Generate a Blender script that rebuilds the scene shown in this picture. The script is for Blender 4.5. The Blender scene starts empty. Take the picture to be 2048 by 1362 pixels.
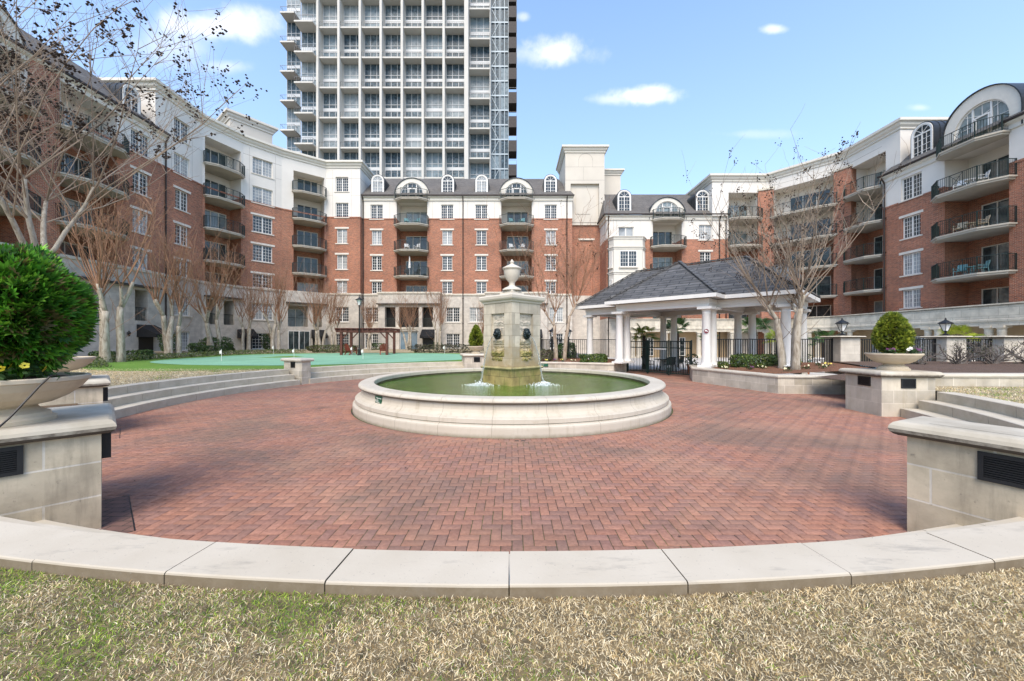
import bpy, bmesh, math, random
import numpy as np
from mathutils import Vector, Matrix

# ------------------------------------------------------------------ camera, sky, sun, exposure
SC = bpy.context.scene
COL = SC.collection
PI = math.pi
CAM_Z = 1.9
cam_d = bpy.data.cameras.new('camera')
cam = bpy.data.objects.new('camera', cam_d)
COL.objects.link(cam)
cam.location = (0, 0, CAM_Z)
cam.rotation_euler = (math.radians(90), 0, 0)
cam_d.sensor_width = 36.0
cam_d.lens = 36.0 * 760 / 2048
cam_d.clip_start = 0.05
cam_d.clip_end = 3000
SC.camera = cam

SUN_L = Vector((0.10, 0.69, -0.80)).normalized()      # the way the light travels
SUN_EL = math.asin(-SUN_L.z)
SUN_ROT = math.atan2(-SUN_L.x, -SUN_L.y)
sun_d = bpy.data.lights.new('sun', 'SUN')
sun_d.energy = 1.5
sun_d.angle = math.radians(38.0)
sun_d.color = (1.0, 0.88, 0.72)
sun = bpy.data.objects.new('sun', sun_d)
COL.objects.link(sun)
sun.location = (-30, -40, 60)
sun.rotation_euler = SUN_L.to_track_quat('-Z', 'Y').to_euler()

world = bpy.data.worlds.new('World')
SC.world = world
world.use_nodes = True
def build_world():
    nt = world.node_tree; N = nt.nodes; L = nt.links
    N.clear()
    out = N.new('ShaderNodeOutputWorld'); bg = N.new('ShaderNodeBackground')
    sky = N.new('ShaderNodeTexSky'); sky.sky_type = 'NISHITA'; sky.sun_disc = False
    sky.sun_elevation = SUN_EL; sky.sun_rotation = SUN_ROT
    sky.air_density = 1.0; sky.dust_density = 1.0; sky.ozone_density = 1.6; sky.altitude = 200
    tc = N.new('ShaderNodeTexCoord')
    sep = N.new('ShaderNodeSeparateXYZ'); L.new(tc.outputs['Generated'], sep.inputs[0])
    def m(op, a, b=None, c=None):
        n = N.new('ShaderNodeMath'); n.operation = op
        for i, v in enumerate((a, b, c)):
            if v is None: continue
            if isinstance(v, (int, float)): n.inputs[i].default_value = v
            else: L.new(v, n.inputs[i])
        return n.outputs[0]
    yy = m('MAXIMUM', sep.outputs[1], 0.02)
    u = m('DIVIDE', sep.outputs[0], yy); v = m('DIVIDE', sep.outputs[2], yy)
    noi = N.new('ShaderNodeTexNoise'); noi.inputs['Scale'].default_value = 11; noi.inputs['Detail'].default_value = 7
    noi.inputs['Roughness'].default_value = 0.6
    L.new(tc.outputs['Generated'], noi.inputs['Vector'])
    nz = noi.outputs['Fac']
    total = None
    # clouds: (px, py, half width, half height, strength)
    for (px, py, a, b, s) in [(425, 52, 115, 34, .8), (330, 90, 120, 45, .35), (455, 133, 60, 16, .4), (1112, 104, 62, 30, .95), (1100,112,95,22,.5),
                              (1290, 192, 88, 17, 1.0), (1310, 184, 45, 17, .9), (1240, 198, 90, 12, .5), (1548, 58, 24, 9, .6), (1840, 215, 26, 8, .35), (1500, 268, 90, 10, .2), (1046, 33, 14, 9, .4)]:
        u0 = (px - 1024) / 760; v0 = (681 - py) / 760; a /= 760; b /= 760
        du = m('DIVIDE', m('SUBTRACT', u, u0), a * 1.25); dv = m('DIVIDE', m('SUBTRACT', v, v0), b * 1.35)
        d2 = m('ADD', m('MULTIPLY', du, du), m('MULTIPLY', dv, dv))
        f = m('SUBTRACT', 1.0, m('SQRT', d2))
        f = m('ADD', f, m('MULTIPLY', m('SUBTRACT', nz, 0.5), 1.9))
        mr = N.new('ShaderNodeMapRange'); mr.interpolation_type = 'SMOOTHSTEP'
        L.new(f, mr.inputs['Value']); mr.inputs['From Min'].default_value = 0.0; mr.inputs['From Max'].default_value = 0.95
        mr.inputs['To Max'].default_value = s
        total = mr.outputs[0] if total is None else m('MAXIMUM', total, mr.outputs[0])
    front = m('GREATER_THAN', sep.outputs[1], 0.05)
    total = m('MULTIPLY', total, front)
    mix = N.new('ShaderNodeMix'); mix.data_type = 'RGBA'
    hs = N.new('ShaderNodeHueSaturation'); hs.inputs['Saturation'].default_value = SKY_SAT; hs.inputs['Value'].default_value = 1.0
    L.new(sky.outputs[0], hs.inputs['Color'])
    # thin high haze that whitens the blue, more towards the horizon
    hz = N.new('ShaderNodeMix'); hz.data_type = 'RGBA'
    hf = N.new('ShaderNodeMapRange'); L.new(sep.outputs[2], hf.inputs['Value']); hf.inputs['From Min'].default_value = 0.0; hf.inputs['From Max'].default_value = 0.75
    hf.inputs['To Min'].default_value = 0.62; hf.inputs['To Max'].default_value = 0.20
    L.new(hf.outputs[0], hz.inputs['Factor']); L.new(hs.outputs[0], hz.inputs['A']); hz.inputs['B'].default_value = (2.6, 2.95, 3.35, 1)
    L.new(total, mix.inputs['Factor']); L.new(hz.outputs['Result'], mix.inputs['A'])
    mix.inputs['B'].default_value = (3.6, 3.62, 3.7, 1)
    L.new(mix.outputs['Result'], bg.inputs['Color'])
    bg.inputs['Strength'].default_value = SKY_STR
    L.new(bg.outputs[0], out.inputs[0])
SKY_STR = 0.15
SKY_SAT = 1.3
build_world()
SC.view_settings.view_transform = 'Standard'
SC.view_settings.look = 'None'
SC.view_settings.gamma = 1
SC.view_settings.exposure = 1.38

# ------------------------------------------------------------------ helpers
R = random.Random(7)
WLOC = {}                                              # world location of every object that has only translations above it

class Frame:
    """u along the wall (left to right as seen from the court), n outwards, z up"""
    def __init__(s, a, b):
        s.o = Vector(a); d = Vector(b) - Vector(a); s.len = d.length; s.d = d.normalized()
        s.n = Vector((s.d.y, -s.d.x)); s.ang = math.atan2(s.d.y, s.d.x)
    def p(s, u, n, z):
        q = s.o + s.d * u + s.n * n
        return (q.x, q.y, z)

class MB:
    def __init__(s): s.v = []; s.f = []; s.m = []
    def add(s, vs, fs, m=0):
        k = len(s.v); s.v.extend(vs); s.f.extend([tuple(i + k for i in f) for f in fs]); s.m.extend([m] * len(fs))
    def quad(s, a, b, c, d, m=0): s.add([a, b, c, d], [(0, 1, 2, 3)], m)
    def box(s, x0, x1, y0, y1, z0, z1, m=0, F=None, c=0.0):
        """axis box, or a box in frame F where y is the outward n; c chamfers the top edges"""
        P = (lambda x, y, z: F.p(x, y, z)) if F else (lambda x, y, z: (x, y, z))
        if F: idx = [(0, 1, 2, 3), (7, 6, 5, 4), (4, 5, 1, 0), (5, 6, 2, 1), (6, 7, 3, 2), (7, 4, 0, 3)]
        else: idx = [(3, 2, 1, 0), (4, 5, 6, 7), (0, 1, 5, 4), (1, 2, 6, 5), (2, 3, 7, 6), (3, 0, 4, 7)]
        if c > 0:
            lo = [P(x0, y0, z0), P(x1, y0, z0), P(x1, y1, z0), P(x0, y1, z0)]
            mid = [P(x0, y0, z1 - c), P(x1, y0, z1 - c), P(x1, y1, z1 - c), P(x0, y1, z1 - c)]
            top = [P(x0 + c, y0 + c, z1), P(x1 - c, y0 + c, z1), P(x1 - c, y1 - c, z1), P(x0 + c, y1 - c, z1)]
            fs = [(3, 2, 1, 0), (8, 9, 10, 11)]
            for k in range(4):
                k2 = (k + 1) % 4
                fs += [(k, k2, 4 + k2, 4 + k), (4 + k, 4 + k2, 8 + k2, 8 + k)]
            if F: fs = [f[::-1] for f in fs]
            s.add(lo + mid + top, fs, m)
            return
        vs = [P(x0, y0, z0), P(x1, y0, z0), P(x1, y1, z0), P(x0, y1, z0), P(x0, y0, z1), P(x1, y0, z1), P(x1, y1, z1), P(x0, y1, z1)]
        s.add(vs, idx, m)
    def bar(s, a, b, w, h=None, m=0):
        """square bar between two points"""
        h = h or w
        a = Vector(a); b = Vector(b); d = (b - a).normalized()
        x = d.cross(Vector((0, 0, 1)))
        if x.length < 1e-4: x = Vector((1, 0, 0))
        x.normalize(); y = x.cross(d).normalized()
        vs = []
        for q in (a, b):
            for (i, j) in ((-1, -1), (1, -1), (1, 1), (-1, 1)):
                vs.append(tuple(q + x * (i * w / 2) + y * (j * h / 2)))
        s.add(vs, [(0, 1, 2, 3), (7, 6, 5, 4), (4, 5, 1, 0), (5, 6, 2, 1), (6, 7, 3, 2), (7, 4, 0, 3)], m)
    def prism(s, poly, z0, z1, m=0, F=None):
        n = len(poly)
        P = (lambda q, z: F.p(q[0], q[1], z)) if F else (lambda q, z: (q[0], q[1], z))
        vs = [P(q, z0) for q in poly] + [P(q, z1) for q in poly]
        A = sum(poly[i][0] * poly[(i + 1) % n][1] - poly[(i + 1) % n][0] * poly[i][1] for i in range(n))
        fs = [tuple(range(n - 1, -1, -1)), tuple(range(n, 2 * n))] + [(i, (i + 1) % n, n + (i + 1) % n, n + i) for i in range(n)]
        flip = (A < 0) != bool(F)
        if flip: fs = [f[::-1] for f in fs]
        s.add(vs, fs, m)
    def tube(s, pts, rad, sides=5, m=0, cap=True):
        pts = [Vector(p) for p in pts]; n = len(pts); vs = []; fs = []
        ref = Vector((0.31, 0.17, 0.93))
        for i, p in enumerate(pts):
            d = pts[min(i + 1, n - 1)] - pts[max(i - 1, 0)]
            if d.length < 1e-6: d = Vector((0, 0, 1))
            d.normalize()
            x = d.cross(ref if abs(d.dot(ref)) < .95 else Vector((1, 0, 0))).normalized(); y = d.cross(x)
            r = rad[i] if isinstance(rad, (list, tuple)) else rad
            for k in range(sides):
                a = 2 * PI * k / sides
                vs.append(tuple(p + x * (r * math.cos(a)) + y * (r * math.sin(a))))
        for i in range(n - 1):
            for k in range(sides):
                k2 = (k + 1) % sides
                fs.append((i * sides + k, i * sides + k2, (i + 1) * sides + k2, (i + 1) * sides + k))
        if cap:
            fs.append(tuple(range(sides - 1, -1, -1))); fs.append(tuple((n - 1) * sides + k for k in range(sides)))
        s.add(vs, fs, m)
    def lathe(s, prof, c=(0, 0), seg=24, m=0, a0=0.0, a1=2 * PI, sq=None):
        full = abs(a1 - a0 - 2 * PI) < 1e-6
        n = seg if full else seg + 1; k = len(prof); vs = []; fs = []
        for i in range(n):
            a = a0 + (a1 - a0) * i / seg
            ca, sa = math.cos(a), math.sin(a)
            for (r, z) in prof: vs.append((c[0] + r * ca, c[1] + r * sa, z))
        for i in range(seg):
            j = (i + 1) % n
            for q in range(k - 1):
                fs.append((i * k + q, j * k + q, j * k + q + 1, i * k + q + 1))
        s.add(vs, fs, m)
    def sweep(s, path, prof, closed=False, m=0, caps=True):
        """profile (n, z) swept along a plan path; n is to the right of the direction of travel"""
        P = [Vector(p) for p in path]; n = len(P); k = len(prof); vs = []; fs = []
        for i in range(n):
            if closed: a, b = P[(i - 1) % n], P[(i + 1) % n]
            else: a, b = P[max(i - 1, 0)], P[min(i + 1, n - 1)]
            d1 = (P[i] - a); d2 = (b - P[i])
            if d1.length < 1e-6: d1 = d2
            if d2.length < 1e-6: d2 = d1
            d1.normalize(); d2.normalize()
            n1 = Vector((d1.y, -d1.x)); n2 = Vector((d2.y, -d2.x)); mm = (n1 + n2)
            mm.normalize(); sc = 1 / max(.3, mm.dot(n1))
            for (q, z) in prof:
                w = P[i] + mm * (q * sc); vs.append((w.x, w.y, z))
        for i in range(n if closed else n - 1):
            j = (i + 1) % n
            for q in range(k - 1):
                fs.append((i * k + q, j * k + q, j * k + q + 1, i * k + q + 1))
        if caps and not closed:
            fs.append(tuple(range(k))); fs.append(tuple((n - 1) * k + q for q in range(k - 1, -1, -1)))
        s.add(vs, fs, m)
    def mesh(s, name, mats, smooth=False, uv=True):
        me = bpy.data.meshes.new(name)
        me.from_pydata(s.v, [], s.f)
        for m_ in (mats if isinstance(mats, (list, tuple)) else [mats]): me.materials.append(m_)
        if any(s.m): me.polygons.foreach_set('material_index', s.m)
        if smooth: me.polygons.foreach_set('use_smooth', [True] * len(me.polygons))
        me.update()
        if uv and len(s.f): box_uv(me)
        return me
    def build(s, name, mats, parent=None, smooth=False, uv=True):
        return link(name, s.mesh(name, mats, smooth, uv), parent)

def box_uv(me):
    nl = len(me.loops); npoly = len(me.polygons); nv = len(me.vertices)
    co = np.empty(nv * 3); me.vertices.foreach_get('co', co); co = co.reshape(-1, 3)
    vi = np.empty(nl, dtype=np.int32); me.loops.foreach_get('vertex_index', vi)
    no = np.empty(npoly * 3); me.polygons.foreach_get('normal', no); no = no.reshape(-1, 3)
    lt = np.empty(npoly, dtype=np.int32); me.polygons.foreach_get('loop_total', lt)
    ln = np.repeat(no, lt, axis=0); c = co[vi]
    h = np.hypot(ln[:, 0], ln[:, 1]); hs = np.maximum(h, 1e-6)
    tx = -ln[:, 1] / hs; ty = ln[:, 0] / hs
    u = c[:, 0] * tx + c[:, 1] * ty; v = c[:, 2].copy()
    steep = np.abs(ln[:, 2])
    v = np.where((steep > .15) & (h > .15), c[:, 2] / np.maximum(h, .15), v)
    flat = h < .25
    u = np.where(flat, c[:, 0], u); v = np.where(flat, c[:, 1], v)
    uvl = me.uv_layers.new(name='UVMap')
    uvl.data.foreach_set('uv', np.stack([u, v], 1).ravel())

def link(name, me, parent=None, loc=(0, 0, 0), rz=0.0):
    """loc is in the world; parents only carry translations"""
    o = bpy.data.objects.new(name, me); COL.objects.link(o)
    w = Vector(loc)
    if parent is not None:
        o.parent = parent
        o.location = w - WLOC.get(parent.name, Vector((0, 0, 0)))
    else: o.location = w
    o.rotation_euler = (0, 0, rz)
    WLOC[o.name] = w
    return o

def sub(name, me, parent, loc=(0, 0, 0), rot=(0, 0, 0)):
    """loc is in the parent's own space"""
    o = bpy.data.objects.new(name, me); COL.objects.link(o); o.parent = parent; o.location = loc; o.rotation_euler = rot
    return o

def tag(o, label=None, cat=None, group=None, kind=None):
    if label: o['label'] = label
    if cat: o['category'] = cat
    if group: o['group'] = group
    if kind: o['kind'] = kind
    return o

def thing(name, label, cat, loc=(0, 0, 0), group=None):
    o = bpy.data.objects.new(name, None); COL.objects.link(o); o.location = loc
    o.empty_display_size = .2
    WLOC[o.name] = Vector(loc)
    return tag(o, label, cat, group)

def dup(root, loc, rz=0.0, label=None, scale=None, group=None):
    """a copy of a thing with its parts and sub-parts (shared meshes)"""
    r = root.copy(); COL.objects.link(r); r.location = loc; r.rotation_euler = (0, 0, rz)
    if scale: r.scale = scale if isinstance(scale, (tuple, list)) else (scale,) * 3
    if label: r['label'] = label
    if group: r['group'] = group
    for ch in list(root.children):
        c = ch.copy(); COL.objects.link(c); c.parent = r
        for g in list(ch.children):
            d = g.copy(); COL.objects.link(d); d.parent = c
    return r

def np_mesh(name, V, Fq, mat, cols=None, smooth=False):
    """fast mesh from arrays; Fq is (n, k) indices; cols is (n, 3) per face"""
    V = np.asarray(V, dtype=np.float32); Fq = np.asarray(Fq, dtype=np.int32); n, k = Fq.shape
    me = bpy.data.meshes.new(name)
    me.vertices.add(len(V)); me.vertices.foreach_set('co', V.ravel())
    me.loops.add(n * k); me.loops.foreach_set('vertex_index', Fq.ravel())
    me.polygons.add(n); me.polygons.foreach_set('loop_start', np.arange(0, n * k, k, dtype=np.int32))
    me.update(calc_edges=True)
    if smooth: me.polygons.foreach_set('use_smooth', np.ones(n, dtype=bool))
    if cols is not None:
        at = me.attributes.new('Col', 'FLOAT_COLOR', 'FACE')
        c4 = np.ones((n, 4), dtype=np.float32); c4[:, :3] = cols
        at.data.foreach_set('color', c4.ravel())
    me.materials.append(mat)
    return me

# ------------------------------------------------------------------ materials
class NT:
    def __init__(s, name):
        s.mat = bpy.data.materials.new(name); s.mat.use_nodes = True
        s.nt = s.mat.node_tree; s.N = s.nt.nodes; s.L = s.nt.links
        s.b = s.N['Principled BSDF']; s.tc = s.N.new('ShaderNodeTexCoord')
    def noise(s, scale, detail=4, vec='Object', rough=.55, dist=0):
        n = s.N.new('ShaderNodeTexNoise'); n.inputs['Scale'].default_value = scale; n.inputs['Detail'].default_value = detail
        n.inputs['Roughness'].default_value = rough; n.inputs['Distortion'].default_value = dist
        s.L.new(s.tc.outputs[vec] if isinstance(vec, str) else vec, n.inputs['Vector']); return n.outputs['Fac']
    def ramp(s, fac, stops, interp='LINEAR'):
        r = s.N.new('ShaderNodeValToRGB'); s.L.new(fac, r.inputs[0]); e = r.color_ramp.elements
        r.color_ramp.interpolation = interp
        e[0].position, e[1].position = stops[0][0], stops[-1][0]
        def c4(c): return (c, c, c, 1) if isinstance(c, (int, float)) else (*c, 1)
        e[0].color, e[1].color = c4(stops[0][1]), c4(stops[-1][1])
        for p, c in stops[1:-1]:
            q = e.new(p); q.color = c4(c)
        return r.outputs[0]
    def mix(s, fac, a, b, mode='MIX'):
        n = s.N.new('ShaderNodeMix'); n.data_type = 'RGBA'; n.blend_type = mode
        for k, v in (('Factor', fac), ('A', a), ('B', b)):
            i = n.inputs[k]
            if k == 'Factor': i = n.inputs[0]
            elif k == 'A': i = n.inputs[6]
            else: i = n.inputs[7]
            if isinstance(v, (int, float)): i.default_value = v
            elif isinstance(v, (tuple, list)): i.default_value = (*v, 1) if len(v) == 3 else v
            else: s.L.new(v, i)
        return n.outputs[2]
    def math(s, op, a, b=None):
        n = s.N.new('ShaderNodeMath'); n.operation = op
        for i, v in enumerate((a, b)):
            if v is None: continue
            if isinstance(v, (int, float)): n.inputs[i].default_value = v
            else: s.L.new(v, n.inputs[i])
        return n.outputs[0]
    def color(s, c):
        if isinstance(c, (tuple, list)): s.b.inputs['Base Color'].default_value = (*c, 1)
        else: s.L.new(c, s.b.inputs['Base Color'])
    def bump(s, h, strength=.3, dist=.01):
        n = s.N.new('ShaderNodeBump'); n.inputs['Strength'].default_value = strength; n.inputs['Distance'].default_value = dist
        s.L.new(h, n.inputs['Height']); s.L.new(n.outputs[0], s.b.inputs['Normal'])
    def set(s, rough=.7, metal=0, spec=None):
        s.b.inputs['Roughness'].default_value = rough; s.b.inputs['Metallic'].default_value = metal
        if spec is not None: s.b.inputs['Specular IOR Level'].default_value = spec
        return s.mat

def mul(c, k): return tuple(min(1, x * k) for x in c)

def m_plain(name, c, rough=.7, metal=0, var=.12, scale=3, bump=0, spec=None):
    t = NT(name)
    n = t.noise(scale, 5)
    t.color(t.ramp(n, [(.3, mul(c, 1 - var)), (.7, mul(c, 1 + var))]))
    if bump: t.bump(t.noise(scale * 25, 3), bump, .004)
    return t.set(rough, metal, spec)

def m_brick(name, c1, c2, mortar, bw=.225, bh=.076, ms=.010, var=.25, headers=None):
    t = NT(name)
    br = t.N.new('ShaderNodeTexBrick'); t.L.new(t.tc.outputs['UV'], br.inputs['Vector'])
    br.inputs['Color1'].default_value = (*c1, 1); br.inputs['Color2'].default_value = (*c2, 1); br.inputs['Mortar'].default_value = (*mortar, 1)
    br.inputs['Scale'].default_value = 1; br.inputs['Brick Width'].default_value = bw; br.inputs['Row Height'].default_value = bh
    br.inputs['Mortar Size'].default_value = ms; br.inputs['Mortar Smooth'].default_value = .1; br.inputs['Bias'].default_value = -.1
    col = br.outputs['Color']
    big = t.ramp(t.noise(.35, 5, 'UV'), [(.3, 1 - var), (.7, 1 + var * .6)])
    col = t.mix(1.0, col, big, 'MULTIPLY')
    fine = t.ramp(t.noise(9, 3, 'UV'), [(.3, .85), (.7, 1.15)])
    col = t.mix(1.0, col, fine, 'MULTIPLY')
    t.color(col)
    h = t.ramp(br.outputs['Fac'], [(0, 1.0), (1, 0.0)])
    t.bump(h, .4, .008)
    return t.set(.85)

def m_ashlar(name, c, bw=.8, bh=.4, ms=.008, mortar=None, var=.14, stain=.0, stain_c=(.2, .16, .1), bump=.25, grime=None, offs=.5, n1=(.78, 1.16)):
    t = NT(name)
    br = t.N.new('ShaderNodeTexBrick'); t.L.new(t.tc.outputs['UV'], br.inputs['Vector'])
    br.offset = offs
    br.inputs['Color1'].default_value = (*mul(c, 1 - var), 1); br.inputs['Color2'].default_value = (*mul(c, 1 + var), 1)
    br.inputs['Mortar'].default_value = (*(mortar or mul(c, .7)), 1)
    br.inputs['Scale'].default_value = 1; br.inputs['Brick Width'].default_value = bw; br.inputs['Row Height'].default_value = bh
    br.inputs['Mortar Size'].default_value = ms; br.inputs['Mortar Smooth'].default_value = .15
    col = br.outputs['Color']
    n1 = t.ramp(t.noise(2.2, 6), [(.28, n1[0]), (.72, n1[1])])
    col = t.mix(1.0, col, n1, 'MULTIPLY')
    if stain:
        f = t.ramp(t.noise(1.3, 7, rough=.65), [(.52, 0.0), (.72, stain)])
        col = t.mix(f, col, stain_c)
    if grime:
        mp = t.N.new('ShaderNodeMapping'); mp.inputs['Scale'].default_value = (4, .45, 1); t.L.new(t.tc.outputs['UV'], mp.inputs[0])
        f = t.ramp(t.noise(1.7, 6, mp.outputs[0], .65), [(.52, 0.0), (.75, grime)])
        col = t.mix(f, col, mul(stain_c, .8))
        f = t.ramp(t.noise(14, 6, rough=.7), [(.62, 0.0), (.75, grime)])
        col = t.mix(f, col, (.06, .055, .045))
    t.color(col)
    h = t.math('ADD', t.math('MULTIPLY', br.outputs['Fac'], -.6), t.math('MULTIPLY', t.noise(22, 6), .6))
    t.bump(h, bump, .01)
    return t.set(.85)

def m_attr(name, rough=.6, bright=1.0, spec=None, trans=0.0, var=.25, vscale=6):
    """colour per leaf, brick or blade from the mesh attribute"""
    t = NT(name)
    a = t.N.new('ShaderNodeAttribute'); a.attribute_name = 'Col'
    n = t.ramp(t.noise(vscale, 3), [(.3, bright * (1 - var)), (.7, bright * (1 + var))])
    col = t.mix(1.0, a.outputs['Color'], n, 'MULTIPLY')
    t.color(col); t.set(rough, 0, spec)
    if trans:
        tr = t.N.new('ShaderNodeBsdfTranslucent'); t.L.new(col, tr.inputs[0])
        mx = t.N.new('ShaderNodeMixShader'); mx.inputs[0].default_value = trans
        o = t.N['Material Output']
        t.L.new(t.b.outputs[0], mx.inputs[1]); t.L.new(tr.outputs[0], mx.inputs[2]); t.L.new(mx.outputs[0], o.inputs[0])
    return t.mat

def m_glass_pane(name, tint, curtain, amount, rough=.06, spec=.6):
    """window glass seen by day: dark room, part of the panes with blinds or curtains behind, sky mirrored on top"""
    t = NT(name)
    oi = t.N.new('ShaderNodeObjectInfo')
    mp = t.N.new('ShaderNodeMapping'); t.L.new(t.tc.outputs['Object'], mp.inputs[0])
    cmb = t.N.new('ShaderNodeCombineXYZ'); t.L.new(t.math('MULTIPLY', oi.outputs['Random'], 37.0), cmb.inputs[0]); t.L.new(cmb.outputs[0], mp.inputs['Location'])
    n = t.noise(1.1, 3, mp.outputs[0], dist=.6)
    wv = t.N.new('ShaderNodeTexWave'); wv.inputs['Scale'].default_value = 4.5; wv.inputs['Distortion'].default_value = 1.5
    t.L.new(mp.outputs[0], wv.inputs['Vector'])
    cur = t.mix(wv.outputs['Fac'], mul(curtain, .55), curtain)
    on = t.math('LESS_THAN', oi.outputs['Random'], amount)
    f = t.math('MULTIPLY', on, t.ramp(n, [(.30, .35), (.55, 1.0)]))
    dark = t.ramp(t.noise(2.3, 4, mp.outputs[0]), [(.35, mul(tint, .35)), (.7, tint)])
    t.color(t.mix(f, dark, cur))
    t.bump(t.noise(1.5, 2, mp.outputs[0]), .06, .02)
    return t.set(rough, 0, spec)
# ------------------------------------------------------------------ the materials of the place
M = {}
M['brick'] = m_brick('red_brick', (.42, .122, .055), (.18, .048, .025), (.44, .33, .24))
M['stucco'] = m_plain('cream_stucco', (.71, .67, .605), .9, var=.05, scale=.6, bump=.15)
M['stucco2'] = m_plain('grey_beige_stucco', (.60, .55, .47), .9, var=.05, scale=.6, bump=.15)
M['lime'] = m_ashlar('building_limestone', (.54, .49, .42), .95, .45, .006, mul((.5, .46, .40), .8), .05, bump=.1)
M['lime_rough'] = m_ashlar('colonnade_limestone', (.58, .53, .43), 1.0, .5, .012, (.36, .32, .25), .07, stain=.35, stain_c=(.33, .27, .19))
M['wall_stone'] = m_ashlar('garden_wall_stone', (.50, .45, .36), .62, .30, .009, (.66, .60, .50), .16, stain=.5, stain_c=(.30, .24, .14), grime=.25)
M['pillar_stone'] = m_ashlar('pillar_stone', (.50, .425, .305), .78, .34, .009, (.60, .55, .46), .12, stain=.7, stain_c=(.235, .20, .145), bump=.5, grime=.7, n1=(.62, 1.28))
M['coping'] = m_plain('coping_stone', (.56, .51, .415), .8, var=.10, scale=2.5, bump=.25)
def m_weathered():
    t = NT('weathered_coping'); n = t.noise(3, 6)
    c = t.ramp(n, [(.3, (.38, .335, .255)), (.65, (.53, .48, .385))])
    # near-black tint on the down-facing curve of the nosing, broken up by noise
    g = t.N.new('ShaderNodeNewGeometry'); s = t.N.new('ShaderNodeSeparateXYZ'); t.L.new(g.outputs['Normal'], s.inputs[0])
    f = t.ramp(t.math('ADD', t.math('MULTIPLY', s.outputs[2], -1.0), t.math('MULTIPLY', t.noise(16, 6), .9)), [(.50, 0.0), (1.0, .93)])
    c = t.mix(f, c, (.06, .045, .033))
    t.color(c); t.bump(t.noise(60, 4), .25, .004)
    return t.set(.85)
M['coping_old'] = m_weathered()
def m_step():
    t = NT('step_stone'); n = t.noise(2, 6)
    c = t.ramp(n, [(.3, (.46, .41, .32)), (.7, (.58, .525, .425))])
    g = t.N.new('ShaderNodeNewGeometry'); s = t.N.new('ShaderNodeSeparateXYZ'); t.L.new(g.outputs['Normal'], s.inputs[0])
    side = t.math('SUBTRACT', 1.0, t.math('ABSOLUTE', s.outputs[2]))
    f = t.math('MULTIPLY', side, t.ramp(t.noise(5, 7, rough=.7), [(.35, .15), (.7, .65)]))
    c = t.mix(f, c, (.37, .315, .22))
    f2 = t.ramp(t.noise(40, 3), [(.70, 0.0), (.78, .5)])
    c = t.mix(f2, c, (.2, .18, .15))
    t.color(c); t.bump(t.noise(50, 5), .2, .004)
    return t.set(.85)
M['step'] = m_step()
def m_kerb():
    t = NT('kerb_stone'); n = t.noise(1.8, 6)
    c = t.ramp(n, [(.3, (.48, .415, .315)), (.7, (.56, .495, .39))])
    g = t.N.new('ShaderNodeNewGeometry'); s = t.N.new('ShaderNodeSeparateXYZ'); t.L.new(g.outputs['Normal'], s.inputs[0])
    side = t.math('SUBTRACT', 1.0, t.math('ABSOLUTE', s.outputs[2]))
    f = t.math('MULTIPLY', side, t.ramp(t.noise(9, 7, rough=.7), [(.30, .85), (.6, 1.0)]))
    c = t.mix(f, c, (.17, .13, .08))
    f2 = t.ramp(t.noise(70, 2), [(.69, 0.0), (.74, .7)])
    c = t.mix(f2, c, (.25, .22, .18))
    mp = t.N.new('ShaderNodeMapping'); mp.inputs['Scale'].default_value = (1, 4.5, 1); mp.inputs['Rotation'].default_value = (0, 0, .5); t.L.new(t.tc.outputs['Object'], mp.inputs[0])
    f3 = t.ramp(t.noise(1.6, 6, mp.outputs[0], .7), [(.57, 0.0), (.72, .6)])
    c = t.mix(f3, c, (.22, .20, .17))
    t.color(c); t.bump(t.noise(45, 6), .22, .004)
    return t.set(.85)
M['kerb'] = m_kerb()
M['fountain'] = m_plain('fountain_limestone', (.57, .52, .43), .75, var=.07, scale=1.4, bump=.12)
def m_basin():
    t = NT('basin_limestone'); c = t.ramp(t.noise(1.2, 6), [(.3, (.50, .445, .35)), (.7, (.575, .52, .425))])
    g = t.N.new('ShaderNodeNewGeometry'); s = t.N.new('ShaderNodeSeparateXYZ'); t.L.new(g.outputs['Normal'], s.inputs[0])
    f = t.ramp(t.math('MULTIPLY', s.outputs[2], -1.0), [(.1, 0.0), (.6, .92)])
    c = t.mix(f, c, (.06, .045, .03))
    st = t.ramp(t.noise(1.1, 7, rough=.72), [(.60, 0.0), (.72, .55)])
    c = t.mix(st, c, (.34, .27, .16))
    mp = t.N.new('ShaderNodeMapping'); mp.inputs['Scale'].default_value = (5, 5, .5); t.L.new(t.tc.outputs['Object'], mp.inputs[0])
    c = t.mix(t.ramp(t.noise(1.6, 6, mp.outputs[0], .65), [(.54, 0.0), (.74, .5)]), c, (.33, .275, .18))
    tx = t.N.new('ShaderNodeSeparateXYZ'); t.L.new(t.tc.outputs['Object'], tx.inputs[0])
    an = t.math('MULTIPLY', t.math('ARCTAN2', t.math('SUBTRACT', tx.outputs[1], 12.04), tx.outputs[0]), 26 / (2 * PI))
    fr = t.math('ABSOLUTE', t.math('SUBTRACT', t.math('FRACT', t.math('ADD', an, 26.35)), .5))
    c = t.mix(t.math('LESS_THAN', fr, .0030), c, (.22, .185, .13))
    # damp band with algae along the water line inside, dirt along the foot outside
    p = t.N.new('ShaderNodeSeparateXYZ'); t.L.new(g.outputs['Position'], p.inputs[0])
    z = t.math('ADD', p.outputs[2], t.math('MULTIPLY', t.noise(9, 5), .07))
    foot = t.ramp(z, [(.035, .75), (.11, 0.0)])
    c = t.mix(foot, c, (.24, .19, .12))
    t.color(c); t.bump(t.noise(40, 5), .12, .004)
    return t.set(.75)
M['basin'] = m_basin()
M['basin_wet'] = m_plain('wet_basin_wall', (.085, .075, .04), .35, var=.45, scale=6)
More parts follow.
